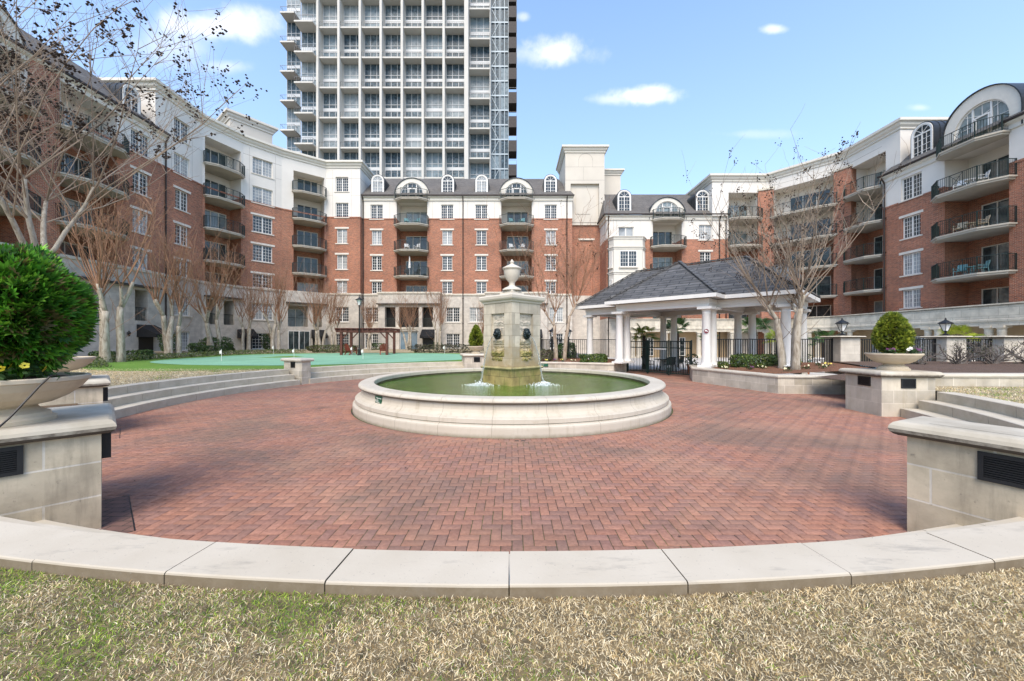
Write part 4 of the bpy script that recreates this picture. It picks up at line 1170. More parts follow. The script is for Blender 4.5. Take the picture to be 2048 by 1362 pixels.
def colonnade_pair(a, b, t):
    G = Frame(a, b); mb = MB(); q = MB()
    for s in (-.33, .33):
        c = G.p(t + s, -.17, 0); col((c[0], c[1]), 0, 2.85, .24, mb)
        q.box(t + s - .29, t + s + .29, -.46, .12, 2.72, 2.86, F=G)
        q.box(t + s - .34, t + s + .34, -.51, .17, -.05, .1, F=G)
    o = mb.build('paired_column', M['coping'], CN.root, smooth=True)
    k = q.build('column_cap', M['coping'], o)
    k.location = (0, 0, 0)
for t in (1.0, 4.6, 8.2, 11.8): colonnade_pair(path[0], path[1], t)
for t in (.9, 4.6): colonnade_pair(path[1], path[2], t)
for t in (1.6, 5.2, 8.8, 12.4, 16.0): colonnade_pair(path[2], path[3], t)
for (a, b, ts) in ((back[0], back[1], (2.8, 6.4, 10.0, 13.0)), (back[2], back[3], (4.5, 8.0, 11.5, 15.0))):
    G = Frame(a, b)
    for i, t in enumerate(ts):
        fm, pm = win_meshes(1.3, 2.1, 2, 5)
        o = link('french_window', fm, CN.root, G.p(t, .10, .15), G.ang); sub('pane', pm, o)
b = MB(); N_ = 16; w = 3.4
arch_strip(b, [(-w / 2 * math.cos(PI * i / N_), w / 2 * math.sin(PI * i / N_) * .85) for i in range(N_ + 1)], [(-(w / 2 - .06) * math.cos(PI * i / N_), (w / 2 - .06) * math.sin(PI * i / N_) * .85) for i in range(N_ + 1)], 0, 3.2)
o = link('barrel_canopy', b.mesh('barrel_canopy', M['zinc'], uv=False), CN.root, (26.6, 37.6, 8.0), -.35)
b = MB(); b.box(-w / 2 + .08, w / 2 - .08, .1, 3.0, -3.9, -.01); sub('canopy_room', b.mesh('canopy_room', M['brick']), o)
fm, pm = win_meshes(2.6, 2.6, 3, 2); q = sub('canopy_window', fm, o, (0, .03, -3.2)); pq = MB(); pq.add([(x, .12, z) for x, z in [(-(w / 2 - .1) * math.cos(PI * i / N_), (w / 2 - .1) * math.sin(PI * i / N_) * .85) for i in range(N_ + 1)]], [tuple(range(N_ + 1))[::-1]]); sub('canopy_end', pq.mesh('canopy_end', M['zinc'], uv=False), o)
CN.finish()
# ------------------------------------------------------------------ the concrete and glass tower
M['tower_glass'] = m_glass_pane('tower_glass', (.15, .21, .25), (.36, .42, .45), .38, .25, .12)
M['tower_glass_b'] = m_glass_pane('tower_blue_glass', (.09, .14, .18), (.26, .34, .39), .35, .25, .12)
TY = 80.0
TW = Building('residential_tower', 'tall concrete and glass residential tower with stacked loft balconies behind the central block', 'tower', (-22, TY, 0))
PX = lambda px, y=TY: (px - 1024) * y / 760
PITCH = 6.32
Z0 = 36.0 - PITCH                      # level of a balcony slab
fins = [PX(p) for p in (637, 679, 721.5, 763, 805, 846.5, 888, 930)]
top = 82.0
levels = [Z0 + PITCH * k - 6.1 for k in range(-1, 9)]
b = TW.mb('floor_core', 'tower_dark'); b.box(PX(598), PX(1016), TY + 3.2, TY + 22, 0, top + 4)
def loft(w, dark=False):
    k = ('loft', round(w, 2))
    if k in CACHE: return CACHE[k]
    h = PITCH - .25; f = MB()
    # lower door band, white spandrel, tall upper glazing
    f.box(-w / 2, w / 2, 0, .2, 2.25, 2.85)
    for x in (-w / 2 + .05, -w / 6, w / 6, w / 2 - .05): f.box(x - .05, x + .05, .01, .16, 0, 2.25); f.box(x - .045, x + .045, .01, .16, 2.85, h)
    f.box(-w / 2, w / 2, .02, .14, 3.55, 3.64); f.box(-w / 2, w / 2, .022, .14, 2.15, 2.25)
    f.box(-w / 2, w / 2, .02, .15, 0, .1)
    p = MB(); p.quad((-w / 2, .10, 0), (w / 2, .10, 0), (w / 2, .10, 2.25), (-w / 2, .10, 2.25)); p.quad((-w / 2, .10, 2.85), (w / 2, .10, 2.85), (w / 2, .10, h), (-w / 2, .10, h))
    CACHE[k] = (f.mesh('window_wall', M['tower_white'], uv=False), p.mesh('glazing', M['tower_glass']), p.mesh('glazing', M['tower_glass_b']))
    return CACHE[k]
def tower_rail(w, d):
    k = ('trail', round(w, 2), d)
    if k in CACHE: return CACHE[k]
    b = MB()
    b.bar((-w / 2, -d, 1.05), (w / 2, -d, 1.05), .05); b.bar((-w / 2, 0, 1.05), (-w / 2, -d, 1.05), .05); b.bar((w / 2, 0, 1.05), (w / 2, -d, 1.05), .05)
    n = int(w / .45)
    for q in range(n + 1): b.bar((-w / 2 + w * q / n, -d, 0), (-w / 2 + w * q / n, -d, 1.05), .03)
    CACHE[k] = b.mesh('railing', M['tower_rail'], uv=False)
    return CACHE[k]
M['tower_steel'] = m_plain('tower_grey_steel', (.30, .36, .40), .5, .2, var=.05)
M['tower_rail'] = m_plain('tower_rail_grey', (.16, .16, .16), .5, .4, var=.1)
def tslab(w, d0, d1, t=.32):
    k = ('tslab', round(w, 2), d0, d1)
    if k not in CACHE:
        b = MB(); b.box(-w / 2, w / 2, -d1, d0, -t, 0); CACHE[k] = b.mesh('balcony', M['tower_conc'])
    return CACHE[k]
RT = random.Random(3)
def bay(xc, w, yf, z, dout, glass_back, rail=True, rw=None):
    """slab reaching dout in front of the plane yf; glazing glass_back behind it"""
    o = link('balcony', tslab(w, glass_back + .2, dout), TW.root, (xc, yf, z))
    if rail: sub('railing', tower_rail((rw or w) - .12, dout - .08), o)
    f, p1, p2 = loft(w - .02)
    g = link('window_wall', f, TW.root, (xc, yf + glass_back, z))
    sub('glazing', p1 if RT.random() < .7 else p2, g)
zs = [z for z in levels]
for i in range(len(fins) - 1):
    xc = (fins[i] + fins[i + 1]) / 2; w = fins[i + 1] - fins[i] - .42
    for z in zs: bay(xc, w, TY, z, .25, 1.5)
fin = TW.mb('fin', 'tower_conc')
b = MB(); b.box(-.24, .24, -.55, 1.6, 0, top); fm_ = b.mesh('concrete_fin', M['tower_conc'])
TW.parts.pop('fin')
for x in fins[:-1]: link('concrete_fin', fm_, TW.root, (x, TY, 0))
# projecting bay at the left of the fins, the set-back corner bay, the bay at the right of the fins
for z in zs:
    bay((PX(595.5) + fins[0]) / 2 - .1, fins[0] - PX(595.5) - .5, TY + .2, z + .15, 1.9, .9)
    bay(PX(582, TY + 3), PX(598, TY + 3) - PX(570, TY + 3), TY + 3, z - 1.6, 1.5, 1.0)
    bay((fins[-1] + PX(891)) / 2, fins[-1] - fins[-2] - .4, TY - .3, z + .1, .5, .9, False) if False else None
    bay((PX(938) + PX(979)) / 2, PX(979) - PX(938), TY + 1.2, z - 2.0, 1.0, 1.0)
TW.mb('end_wall', 'tower_conc').box(fins[-1] - .1, fins[-1] + .75, TY - .6, TY + 3, 0, top)
TW.mb('end_wall', 'tower_conc').box(PX(979), PX(980.5), TY + .6, TY + 3, 0, top)
# glazed stair strip and the curtain wall at the right
f = TW.mb('curtain_wall_frame', 'tower_steel')
x0, x1, x2, x3 = PX(981), PX(998), PX(1001), PX(1016.5)
z = 4.0; k = 0
while z < top:
    f.box(x0, x3, TY + 1.9, TY + 2.2, z, z + .30); z += PITCH / 2; k += 1
for x in (x0, (x0 + x1) / 2, x1, x2, (x2 + x3) / 2, x3): f.box(x - .06, x + .06, TY + 1.86, TY + 2.16, 0, top)
z = 4.0
b2 = TW.mb('stair_brace', 'tower_steel')
while z < top - 4:
    b2.bar((x0 + .1, TY + 2.02, z), (x1 - .1, TY + 2.02, z + PITCH * .5), .10); b2.bar((x1 - .1, TY + 2.05, z + PITCH * .5), (x0 + .1, TY + 2.05, z + PITCH), .10); z += PITCH
z = 4.0
while z < top:
    for (a, c) in ((x0, x1), (x2, x3)):
        kk = ('cw', round(c - a, 2))
        if kk not in CACHE:
            m_ = MB(); m_.quad((0, 0, .3), (c - a, 0, .3), (c - a, 0, PITCH / 2), (0, 0, PITCH / 2)); CACHE[kk] = m_.mesh('glazing', M['tower_glass_b'])
        link('glazing', CACHE[kk], TW.root, (a, TY + 2.1, z))
    z += PITCH / 2
# dark side balconies
z = Z0 - 8.0; i = 0
sb = MB(); sb.box(0, 1.75, -.2, 3.2, 0, 2.35); sbm = sb.mesh('side_balcony', M['tower_dark'])
while z < top:
    o = link('side_balcony', sbm, TW.root, (PX(1017), TY + 1.2, z))
    q = MB()
    if 'sider' not in CACHE:
        q.bar((0, -.15, 3.3), (1.7, -.15, 3.3), .05); q.bar((1.7, -.15, 2.3), (1.7, -.15, 3.3), .05); q.bar((1.7, -.15, 3.3), (1.7, 3, 3.3), .05)
        CACHE['sider'] = q.mesh('railing', M['tower_rail'], uv=False)
    sub('railing', CACHE['sider'], o)
    z += 5.3 * .97 if z < 55 else 3.3
TW.finish()
# ------------------------------------------------------------------ the ground, plaza and steps
CX, CY = 0.0, 12.04
FC = (CX, CY)
def structure(name, mb, mat, smooth=False): 
    o = mb.build(name, mat, None, smooth); o['kind'] = 'structure'; return o
b = MB(); b.add([(-900, -300, -.06), (900, -300, -.06), (900, 1500, -.06), (-900, 1500, -.06)], [(0, 1, 2, 3)])
structure('ground', b, M['earth'])
b = MB(); b.add([(3.2, 16.0, -.012), (60, 16.0, -.012), (60, 60, -.012), (3.2, 60, -.012)], [(0, 1, 2, 3)])
structure('pool_deck', b, M['concrete'])
# herringbone brick paving, one brick at a time
def paving():
    u = .1035; gap = .0065
    xs = np.arange(-116, 118); ys = np.arange(18, 240)
    Xg, Yg = np.meshgrid(xs, ys, indexing='ij'); k = (Xg - Yg) % 4
    rects = []
    for kk, (w, h) in ((0, (2, 1)), (3, (1, 2))):
        s = (k == kk); rects.append(np.stack([Xg[s] * u, Yg[s] * u, np.full(s.sum(), w * u), np.full(s.sum(), h * u)], 1))
    r = np.concatenate(rects)
    cx, cy = r[:, 0] + r[:, 2] / 2, r[:, 1] + r[:, 3] / 2
    d = np.hypot(cx - CX, cy - CY)
    near = (cy < 5.5) & (np.abs(cx) < 5.4)
    gate = (cx > 4.8) & (cy > 16.2)
    ok = (d > 4.79) & ((d < 10.25) | near | gate | ((cx > 8.5) & (cy > 9.4) & (cy < 13.9)))
    r = r[ok]
    # a ring of headers round the basin
    n = len(r); rng = np.random.default_rng(5)
    x0, y0, x1, y1 = r[:, 0] + gap / 2, r[:, 1] + gap / 2, r[:, 0] + r[:, 2] - gap / 2, r[:, 1] + r[:, 3] - gap / 2
    c = .004
    zt = rng.uniform(-.001, .001, n)
    tl = rng.normal(0, .00035, (n, 2))
    def ring(ins, dz):
        a = np.stack([np.stack([x0 + ins, y0 + ins, zt + dz - tl[:, 0] - tl[:, 1]], 1), np.stack([x1 - ins, y0 + ins, zt + dz + tl[:, 0] - tl[:, 1]], 1),
                      np.stack([x1 - ins, y1 - ins, zt + dz + tl[:, 0] + tl[:, 1]], 1), np.stack([x0 + ins, y1 - ins, zt + dz - tl[:, 0] + tl[:, 1]], 1)], 1)
        return a
    V = np.concatenate([ring(c, 0), ring(0, -c * .8), ring(0, -.014)], 1)      # (n, 12, 3)
    m_ = 120; a = np.arange(m_ * 3 - 72) * 2 * PI / (m_ * 3 - 72); V2 = []
    for ai in a:
        da = PI / (m_ * 3 - 72) * .95
        q = []
        for ins, dz in ((c, 0), (0, -c * .8), (0, -.014)):
            for (rr, s) in ((4.70 + ins, -1), (4.91 - ins, -1), (4.91 - ins, 1), (4.70 + ins, 1)):
                t = ai + s * (da - ins / 4.8); q.append((CX + rr * math.cos(t), CY + rr * math.sin(t), dz + .0035))
        V2.append(q)
    V = np.concatenate([V, np.array(V2)], 0); n = len(V)
    base = np.arange(n)[:, None] * 12
    Q = [(0, 1, 2, 3)] + [(4 + i, 4 + (i + 1) % 4, (i + 1) % 4, i) for i in range(4)] + [(8 + i, 8 + (i + 1) % 4, 4 + (i + 1) % 4, 4 + i) for i in range(4)]
    Fq = (base[:, :, None] + np.array(Q)[None]).reshape(-1, 4)
    pal = np.array([(.37, .165, .118), (.33, .142, .105), (.41, .185, .13), (.30, .145, .118), (.26, .135, .118), (.35, .15, .105), (.39, .18, .135), (.29, .15, .13)])
    col = pal[rng.integers(0, len(pal), n)] * rng.uniform(.88, 1.12, (n, 1)); col = (col * .55 + np.array([.315, .163, .122]) * .45) * np.array([1.0, 1.05, .98])
    cols = np.repeat(col, len(Q), axis=0)
    return V.reshape(-1, 3), Fq, cols
def m_paver():
    t = NT('clay_paver')
    a = t.N.new('ShaderNodeAttribute'); a.attribute_name = 'Col'
    c = t.mix(1.0, a.outputs['Color'], t.ramp(t.noise(28, 5), [(.3, .8), (.7, 1.2)]), 'MULTIPLY')
    mp = t.N.new('ShaderNodeMapping'); mp.inputs['Scale'].default_value = (.7, 1.0, 1); t.L.new(t.tc.outputs['Object'], mp.inputs[0])
    st = t.ramp(t.noise(.42, 8, mp.outputs[0], .62, .6), [(.46, 0.0), (.62, .62)])
    c = t.mix(st, c, (.165, .125, .095))                    # worn, dirty grey patches
    st = t.ramp(t.noise(.8, 7, rough=.65), [(.60, 0.0), (.74, .55)])
    c = t.mix(st, c, (.085, .065, .05))
    pale = t.ramp(t.noise(.55, 6, rough=.6, dist=.3), [(.50, 0.0), (.70, .5)])
    c = t.mix(pale, c, (.40, .245, .165))                     # bleached bloom
    c = t.mix(t.ramp(t.noise(85, 2), [(.70, 0.0), (.76, .4)]), c, (.06, .04, .035))
    t.color(c); t.bump(t.noise(90, 4), .25, .003)
    return t.set(.92, 0, .2)
M['paver'] = m_paver()
V, Fq, cols = paving()
o = link('plaza_paving', np_mesh('plaza_paving', V, Fq, M['paver'], cols)); o['kind'] = 'structure'
def m_joint():
    t = NT('paving_joint_sand'); c = t.ramp(t.noise(.9, 6), [(.42, (.050, .038, .030)), (.62, (.10, .115, .03))])
    t.color(c); return t.set(.95)
b = MB(); b.add([(-12.2, 1.9, -.006), (12.4, 1.9, -.006), (12.4, 25, -.006), (-12.2, 25, -.006)], [(0, 1, 2, 3)])
structure('paving_bed', b, m_joint())
# metal edged drain hatch at the foot of the near left pillar: a frame round the bricks
t = thing('drain_hatch', 'paved drain hatch with thin dark metal edge beside the near left pillar', 'hatch', (-4.3, 4.1, 0))
b = MB(); b.add([(x, y, .0042) for x, y in ((-4.86, 4.50), (-3.90, 3.61), (-3.765, 3.785), (-4.71, 4.665))], [(0, 1, 2, 3)]); b.build('hatch_lid', m_brick('hatch_pavers', (.20, .105, .08), (.15, .085, .07), (.05, .04, .03), .21, .105, .006), t)
b = MB()
pts = [(-4.84, 4.48), (-4.71, 4.67), (-3.76, 3.79)]
for i in range(2): b.bar((*pts[i], .003), (*pts[i + 1], .003), .009, .004)
b.build('hatch_rim', M['black_metal'], t, uv=False)
b = MB(); b.bar((-8.40, 8.15, .0035), (-7.62, 7.38, .002), .009, .004); tag(b.build('drain_hatch', M['black_metal'], None, uv=False), 'thin dark metal hatch edge in the bricks beside the plaque pillar', 'hatch')
b = MB()
for q in range(2): b.box(.05 + q * .12, .13 + q * .12, 7.15, 7.22, -.002, .004)
tag(b.build('drain_cover', M['black_metal'], None, uv=False), 'small dark drain cover in the bricks at the foot of the fountain', 'drain')

def pol(r, deg): a = math.radians(deg); return (CX + r * math.cos(a), CY + r * math.sin(a))
def arc_blocks(mb, r0, r1, z0, z1, a0, a1, blen=1.05, gap=.011, c=.012, center=(CX, CY), off=0.0):
    """a curved row of stone blocks with open joints"""
    rm = r0; n = max(1, round(abs(math.radians(a1 - a0)) * rm / blen)); da = math.radians(a1 - a0) / n
    for i in range(n):
        s0 = math.radians(a0) + da * i + gap / rm / 2; s1 = math.radians(a0) + da * (i + 1) - gap / rm / 2
        K = 4; vs = []
        prof = [(r0, z0), (r0, z1 - c), (r0 + c * .4, z1 - c * .4), (r0 + c, z1), (r1 - c, z1), (r1 - c * .4, z1 - c * .4), (r1, z1 - c), (r1, z0)]
        dzr = R.uniform(-.002, .002)
        for k in range(K + 1):
            a = s0 + (s1 - s0) * k / K
            for (r, z) in prof: vs.append((center[0] + r * math.cos(a), center[1] + r * math.sin(a), z + (dzr if z > z0 else 0)))
        m = len(prof); fs = []
        for k in range(K):
            for q in range(m - 1): fs.append((k * m + q, (k + 1) * m + q, (k + 1) * m + q + 1, k * m + q + 1))
        fs.append(tuple(range(m))); fs.append(tuple(K * m + q for q in range(m - 1, -1, -1)))
        mb.add(vs, fs)
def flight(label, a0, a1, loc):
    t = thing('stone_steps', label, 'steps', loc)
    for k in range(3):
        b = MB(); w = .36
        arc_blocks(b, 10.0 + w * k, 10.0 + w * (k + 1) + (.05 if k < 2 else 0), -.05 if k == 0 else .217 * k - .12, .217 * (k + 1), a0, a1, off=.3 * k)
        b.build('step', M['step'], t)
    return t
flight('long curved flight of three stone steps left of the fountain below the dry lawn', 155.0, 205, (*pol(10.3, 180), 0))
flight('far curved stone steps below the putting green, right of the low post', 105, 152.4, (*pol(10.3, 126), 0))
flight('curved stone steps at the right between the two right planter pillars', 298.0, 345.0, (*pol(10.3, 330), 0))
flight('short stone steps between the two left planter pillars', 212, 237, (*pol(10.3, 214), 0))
# near kerb: big slabs on a flatter curve, two lower steps behind it
KC = (0.0, 18.94); KR = 17.0
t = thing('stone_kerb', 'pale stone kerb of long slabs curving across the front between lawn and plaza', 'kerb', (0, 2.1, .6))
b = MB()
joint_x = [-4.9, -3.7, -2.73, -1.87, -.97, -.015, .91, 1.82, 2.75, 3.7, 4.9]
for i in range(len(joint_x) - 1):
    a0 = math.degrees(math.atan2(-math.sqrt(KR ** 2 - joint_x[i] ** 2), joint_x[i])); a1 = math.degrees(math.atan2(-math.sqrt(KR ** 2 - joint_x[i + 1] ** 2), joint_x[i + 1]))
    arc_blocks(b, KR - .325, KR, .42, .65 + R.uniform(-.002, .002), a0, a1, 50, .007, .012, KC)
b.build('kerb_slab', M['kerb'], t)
for k, (r0, r1, z) in enumerate(((KR - .68, KR - .30, .433), (KR - 1.03, KR - .64, .217))):
    b = MB(); arc_blocks(b, r0, r1, z - .24, z, 253, 287, 1.1, .006, .012, KC); b.build('step', M['step'], t)

# lawns
def inner_r(th):
    """distance from the fountain centre to the inner edge of the lawn along angle th"""
    c, s = math.cos(th), math.sin(th)
    r = 11.06
    dx, dy = CX - KC[0], CY - KC[1]
    B_ = dx * c + dy * s; C_ = dx * dx + dy * dy - (KR - .1) ** 2
    q = -B_ + math.sqrt(B_ * B_ - C_)
    return min(r, q)
def lawn_z(x, y):
    d = max(0, y - 27); w = max(0, -x - 17)
    return (.585 if y < 4.5 else .615) + min(.26, .022 * d + .012 * w)
def m_lawn():
    t = NT('dormant_lawn')
    n = t.noise(22, 6, rough=.75)
    c = t.ramp(n, [(.30, (.20, .155, .085)), (.5, (.38, .31, .20)), (.72, (.52, .44, .30))])
    gp = t.ramp(t.noise(.9, 7, rough=.72), [(.50, 0.0), (.64, .75)])
    c = t.mix(gp, c, t.ramp(t.noise(30, 4), [(.3, (.085, .12, .025)), (.7, (.23, .27, .075))]))
    br = t.ramp(t.noise(2.6, 6, rough=.7), [(.62, 0.0), (.72, .55)])
    c = t.mix(br, c, (.17, .115, .07))
    t.color(c); t.bump(t.noise(70, 5), .9, .03)
    return t.set(.95)
M['lawn'] = m_lawn()
M['thatch'] = m_plain('lawn_thatch', (.17, .128, .066), .95, var=.6, scale=18, bump=.8)
def lawn(a0, a1, rout, name, mat):
    b = MB(); n = 160; rings = [0, .02, .06, .12, .2, .3, .42, .56, .72, .86, 1.0]; vs = []
    for i in range(n + 1):
        th = math.radians(a0 + (a1 - a0) * i / n); ri = inner_r(th)
        for q in rings:
            r = ri + (rout - ri) * q; x, y = CX + r * math.cos(th), CY + r * math.sin(th); vs.append((x, y, lawn_z(x, y)))
    m = len(rings); fs = []
    for i in range(n):
        for q in range(m - 1): fs.append((i * m + q, i * m + q + 1, (i + 1) * m + q + 1, (i + 1) * m + q))
    b.add(vs, fs)
    return structure(name, b, mat)
lawn(96, 240, 70, 'lawn', M['lawn']); lawn(240, 300, 70, 'lawn', M['thatch']); lawn(300, 354, 70, 'lawn', M['lawn'])
b = MB(); b.add([(-3, 22.9, .60), (4.9, 22.6, .60), (4.9, 60, .9), (-3, 60, .9)], [(0, 1, 2, 3)]); structure('planting_ground', b, M['earth'])
b = MB(); b.box(4.9, 5.05, 24.6, 46, -.05, .95); tag(b.build('retaining_wall', M['lime']), 'low pale retaining wall beside the pool court, mostly behind the pavilion', 'wall')
# putting green and its fringe
def blob(pts, z0, dz=0.0, n=8):
    """smooth closed outline through the points"""
    P = [Vector(p) for p in pts]; out = []
    for i in range(len(P)):
        p0, p1, p2, p3 = P[i - 1], P[i], P[(i + 1) % len(P)], P[(i + 2) % len(P)]
        for k in range(n):
            t = k / n; q = .5 * ((2 * p1) + (p2 - p0) * t + (2 * p0 - 5 * p1 + 4 * p2 - p3) * t * t + (3 * p1 - p0 - 3 * p2 + p3) * t ** 3)
            out.append((q.x, q.y, lawn_z(q.x, q.y) + z0))
    bm = bmesh.new(); vs = [bm.verts.new(v) for v in out]; f = bm.faces.new(vs); bmesh.ops.triangulate(bm, faces=[f])
    for v in bm.verts: v.co.z = lawn_z(v.co.x, v.co.y) + z0
    bmesh.ops.subdivide_edges(bm, edges=bm.edges[:], cuts=2, use_grid_fill=True)
    for v in bm.verts: v.co.z = lawn_z(v.co.x, v.co.y) + z0
    me = bpy.data.meshes.new('outline'); bm.to_mesh(me); bm.free(); return me
def m_turf(name, c0, c1, sc=18):
    t = NT(name); c = t.ramp(t.noise(sc, 5, rough=.7), [(.3, c0), (.7, c1)])
    c = t.mix(1.0, c, t.ramp(t.noise(.5, 4), [(.3, .88), (.7, 1.1)]), 'MULTIPLY')
    t.color(c); t.bump(t.noise(120, 3), .5, .02); return t.set(.95)
def flat_obj(name, me, mat):
    me.materials.append(mat); me.name = name; o = link(name, me); o['kind'] = 'structure'; return o
flat_obj('green_fringe', blob([(-18.6, 16.6), (-15.6, 15.85), (-12.6, 16.2), (-9.7, 17.3), (-8.55, 18.75), (-6.6, 20.85), (-4.2, 22.4), (-2.4, 23.1), (-2.2, 28), (-4, 33.2), (-14, 34.2), (-21.8, 31.4), (-23.6, 25), (-21.8, 19.4)], .014), m_turf('fringe_grass', (.055, .15, .012), (.16, .30, .035)))
flat_obj('putting_green', blob([(-20.6, 21.6), (-16.5, 19.6), (-11.8, 19.2), (-8.8, 20.3), (-5.6, 22.8), (-3.4, 24.9), (-3.1, 28.6), (-5.2, 32.6), (-14.2, 33.6), (-20.4, 30.8), (-21.8, 26)], .028), m_turf('putting_turf', (.165, .36, .235), (.225, .45, .30), 30))
# walk along the left wing
b = MB(); b.sweep([(-25.2, 8), (-25.2, 30), (-23.0, 36.6), (-16.5, 39.6)], [(0.0, .70), (.0, .80), (-.35, .82), (-1.9, .82), (-1.9, .6)]); structure('footpath', b, M['concrete'])
# ------------------------------------------------------------------ the fountain
FT = thing('fountain', 'round stone fountain with square lion spout pier and urn, green water in its basin', 'fountain', (CX, CY, 0))
b = MB()
bn = [(4.42 + .10 * math.cos(a), .675 + .065 * math.sin(a)) for a in [math.radians(q) for q in range(-90, 91, 20)]]
b.lathe([(4.66, -.03), (4.66, .17), (4.655, .20), (4.63, .225), (4.585, .235), (4.585, .25), (4.60, .262), (4.60, .345), (4.585, .36), (4.52, .385), (4.46, .44), (4.435, .50), (4.43, .61)] + bn + [(4.14, .74), (4.11, .735), (4.10, .71), (4.10, .62)], FC, 128)
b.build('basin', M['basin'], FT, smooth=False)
b = MB(); b.lathe([(4.115, .622), (4.115, .40)], FC, 96); b.build('basin_lining', M['basin_wet'], FT, smooth=True)
b = MB(); b.lathe([(0.0, .55), (4.2, .55)], FC, 96); wt = b.build('water', M['water'], FT, uv=False)
# pier, turned 45 degrees
A = .89
def pier_corners(a): return [(CX - a, CY), (CX, CY - a), (CX + a, CY), (CX, CY + a)]
c = pier_corners(A); sd = A * math.sqrt(2); RK = random.Random(11)
pb = MB()
for i in range(4):
    G = Frame(c[i], c[(i + 1) % 4])
    wall(pb, G, 0, sd, 1.12, 3.06, [(.33, .93, 1.40, 2.72, .07)])
    pb.quad(G.p(.33, -.07, 1.40), G.p(.93, -.07, 1.40), G.p(.93, -.07, 2.72), G.p(.33, -.07, 2.72))
pb.build('pier', M['pier_stone'], FT)
b = MB(); b.prism(pier_corners(A + .02), .30, 1.02); b.build('plinth', M['moss'], FT)
b = MB(); b.sweep(pier_corners(A + .012), [(0, 1.02), (.05, 1.03), (.075, 1.065), (.05, 1.10), (0, 1.115), (-.2, 1.12)], closed=True); b.build('band_moulding', M['moss_band'], FT)
b = MB(); b.sweep(pier_corners(A), [(0, 3.04), (.03, 3.05), (.04, 3.10), (.09, 3.13), (.11, 3.17), (.115, 3.24), (.09, 3.275), (-.35, 3.33), (-.36, 3.40), (-.63, 3.41)], closed=True)
b.build('pier_cap', M['fountain'], FT)
b = MB(); b.prism(pier_corners(.30), 3.40, 3.48)
b.lathe([(.30, 3.48), (.30, 3.52), (.24, 3.56), (.12, 3.61), (.085, 3.66), (.10, 3.69), (.085, 3.72), (.12, 3.76), (.20, 3.86), (.245, 3.98), (.262, 4.10), (.265, 4.14), (.30, 4.155), (.305, 4.185), (.27, 4.21), (.20, 4.25), (.11, 4.29), (.06, 4.32), (.045, 4.34), (.065, 4.365), (.068, 4.39), (.045, 4.42), (.012, 4.47), (0, 4.475)], FC, 32)
u_ = b.build('urn', M['fountain'], FT, smooth=True)
def rock(mb, cen, sx, sy, sz, seed, F):
    """a rough-faced ledge of stone, in the frame of a pier face"""
    rr = random.Random(seed); n, m_ = 12, 7; vs = []; fs = []
    for i in range(n + 1):
        for j in range(m_ + 1):
            u = -1 + 2 * i / n; v = -1 + 2 * j / m_
            e = max(0, 1 - u ** 4) * max(0, 1 - v ** 4)
            d = sy * (e ** .5) * (.55 + .45 * rr.random()) * (1.1 if v > 0 else .75)
            vs.append(F.p(cen[0] + u * sx + rr.uniform(-.012, .012), cen[1] + d - .01, cen[2] + v * sz + rr.uniform(-.012, .012)))
    for i in range(n):
        for j in range(m_):
            k = i * (m_ + 1) + j; fs.append((k, k + m_ + 1, k + m_ + 2, k + 1))
    mb.add(vs, fs)
def lion(mb, F, u, z, n0):
    """bronze lion mask with mane, muzzle and open mouth"""
    def ball(cu, cn, cz, ru, rn, rz, m=10, k=7):
        vs = []; fs = []
        for i in range(k + 1):
            th = PI * i / k
            for j in range(m):
                ph = 2 * PI * j / m; vs.append(F.p(cu + ru * math.sin(th) * math.cos(ph), cn + rn * math.sin(th) * math.sin(ph), cz + rz * math.cos(th)))
        for i in range(k):
            for j in range(m): fs.append((i * m + j, i * m + (j + 1) % m, (i + 1) * m + (j + 1) % m, (i + 1) * m + j))
        mb.add(vs, fs)
    for q in range(14):
        a = 2 * PI * q / 14; ball(u + .105 * math.cos(a), n0 + .03, z + .125 * math.sin(a), .042, .05, .05)
    ball(u, n0 + .05, z + .02, .10, .085, .12)
    ball(u, n0 + .13, z - .015, .05, .05, .045); ball(u, n0 + .12, z - .085, .038, .04, .022)
    for s in (-1, 1): ball(u + s * .042, n0 + .125, z + .045, .016, .016, .014); ball(u + s * .085, n0 + .03, z + .12, .03, .03, .035); ball(u + s * .03, n0 + .15, z - .03, .028, .03, .024)
    ball(u, n0 + .18, z + .0, .02, .02, .016)
STREAM = []
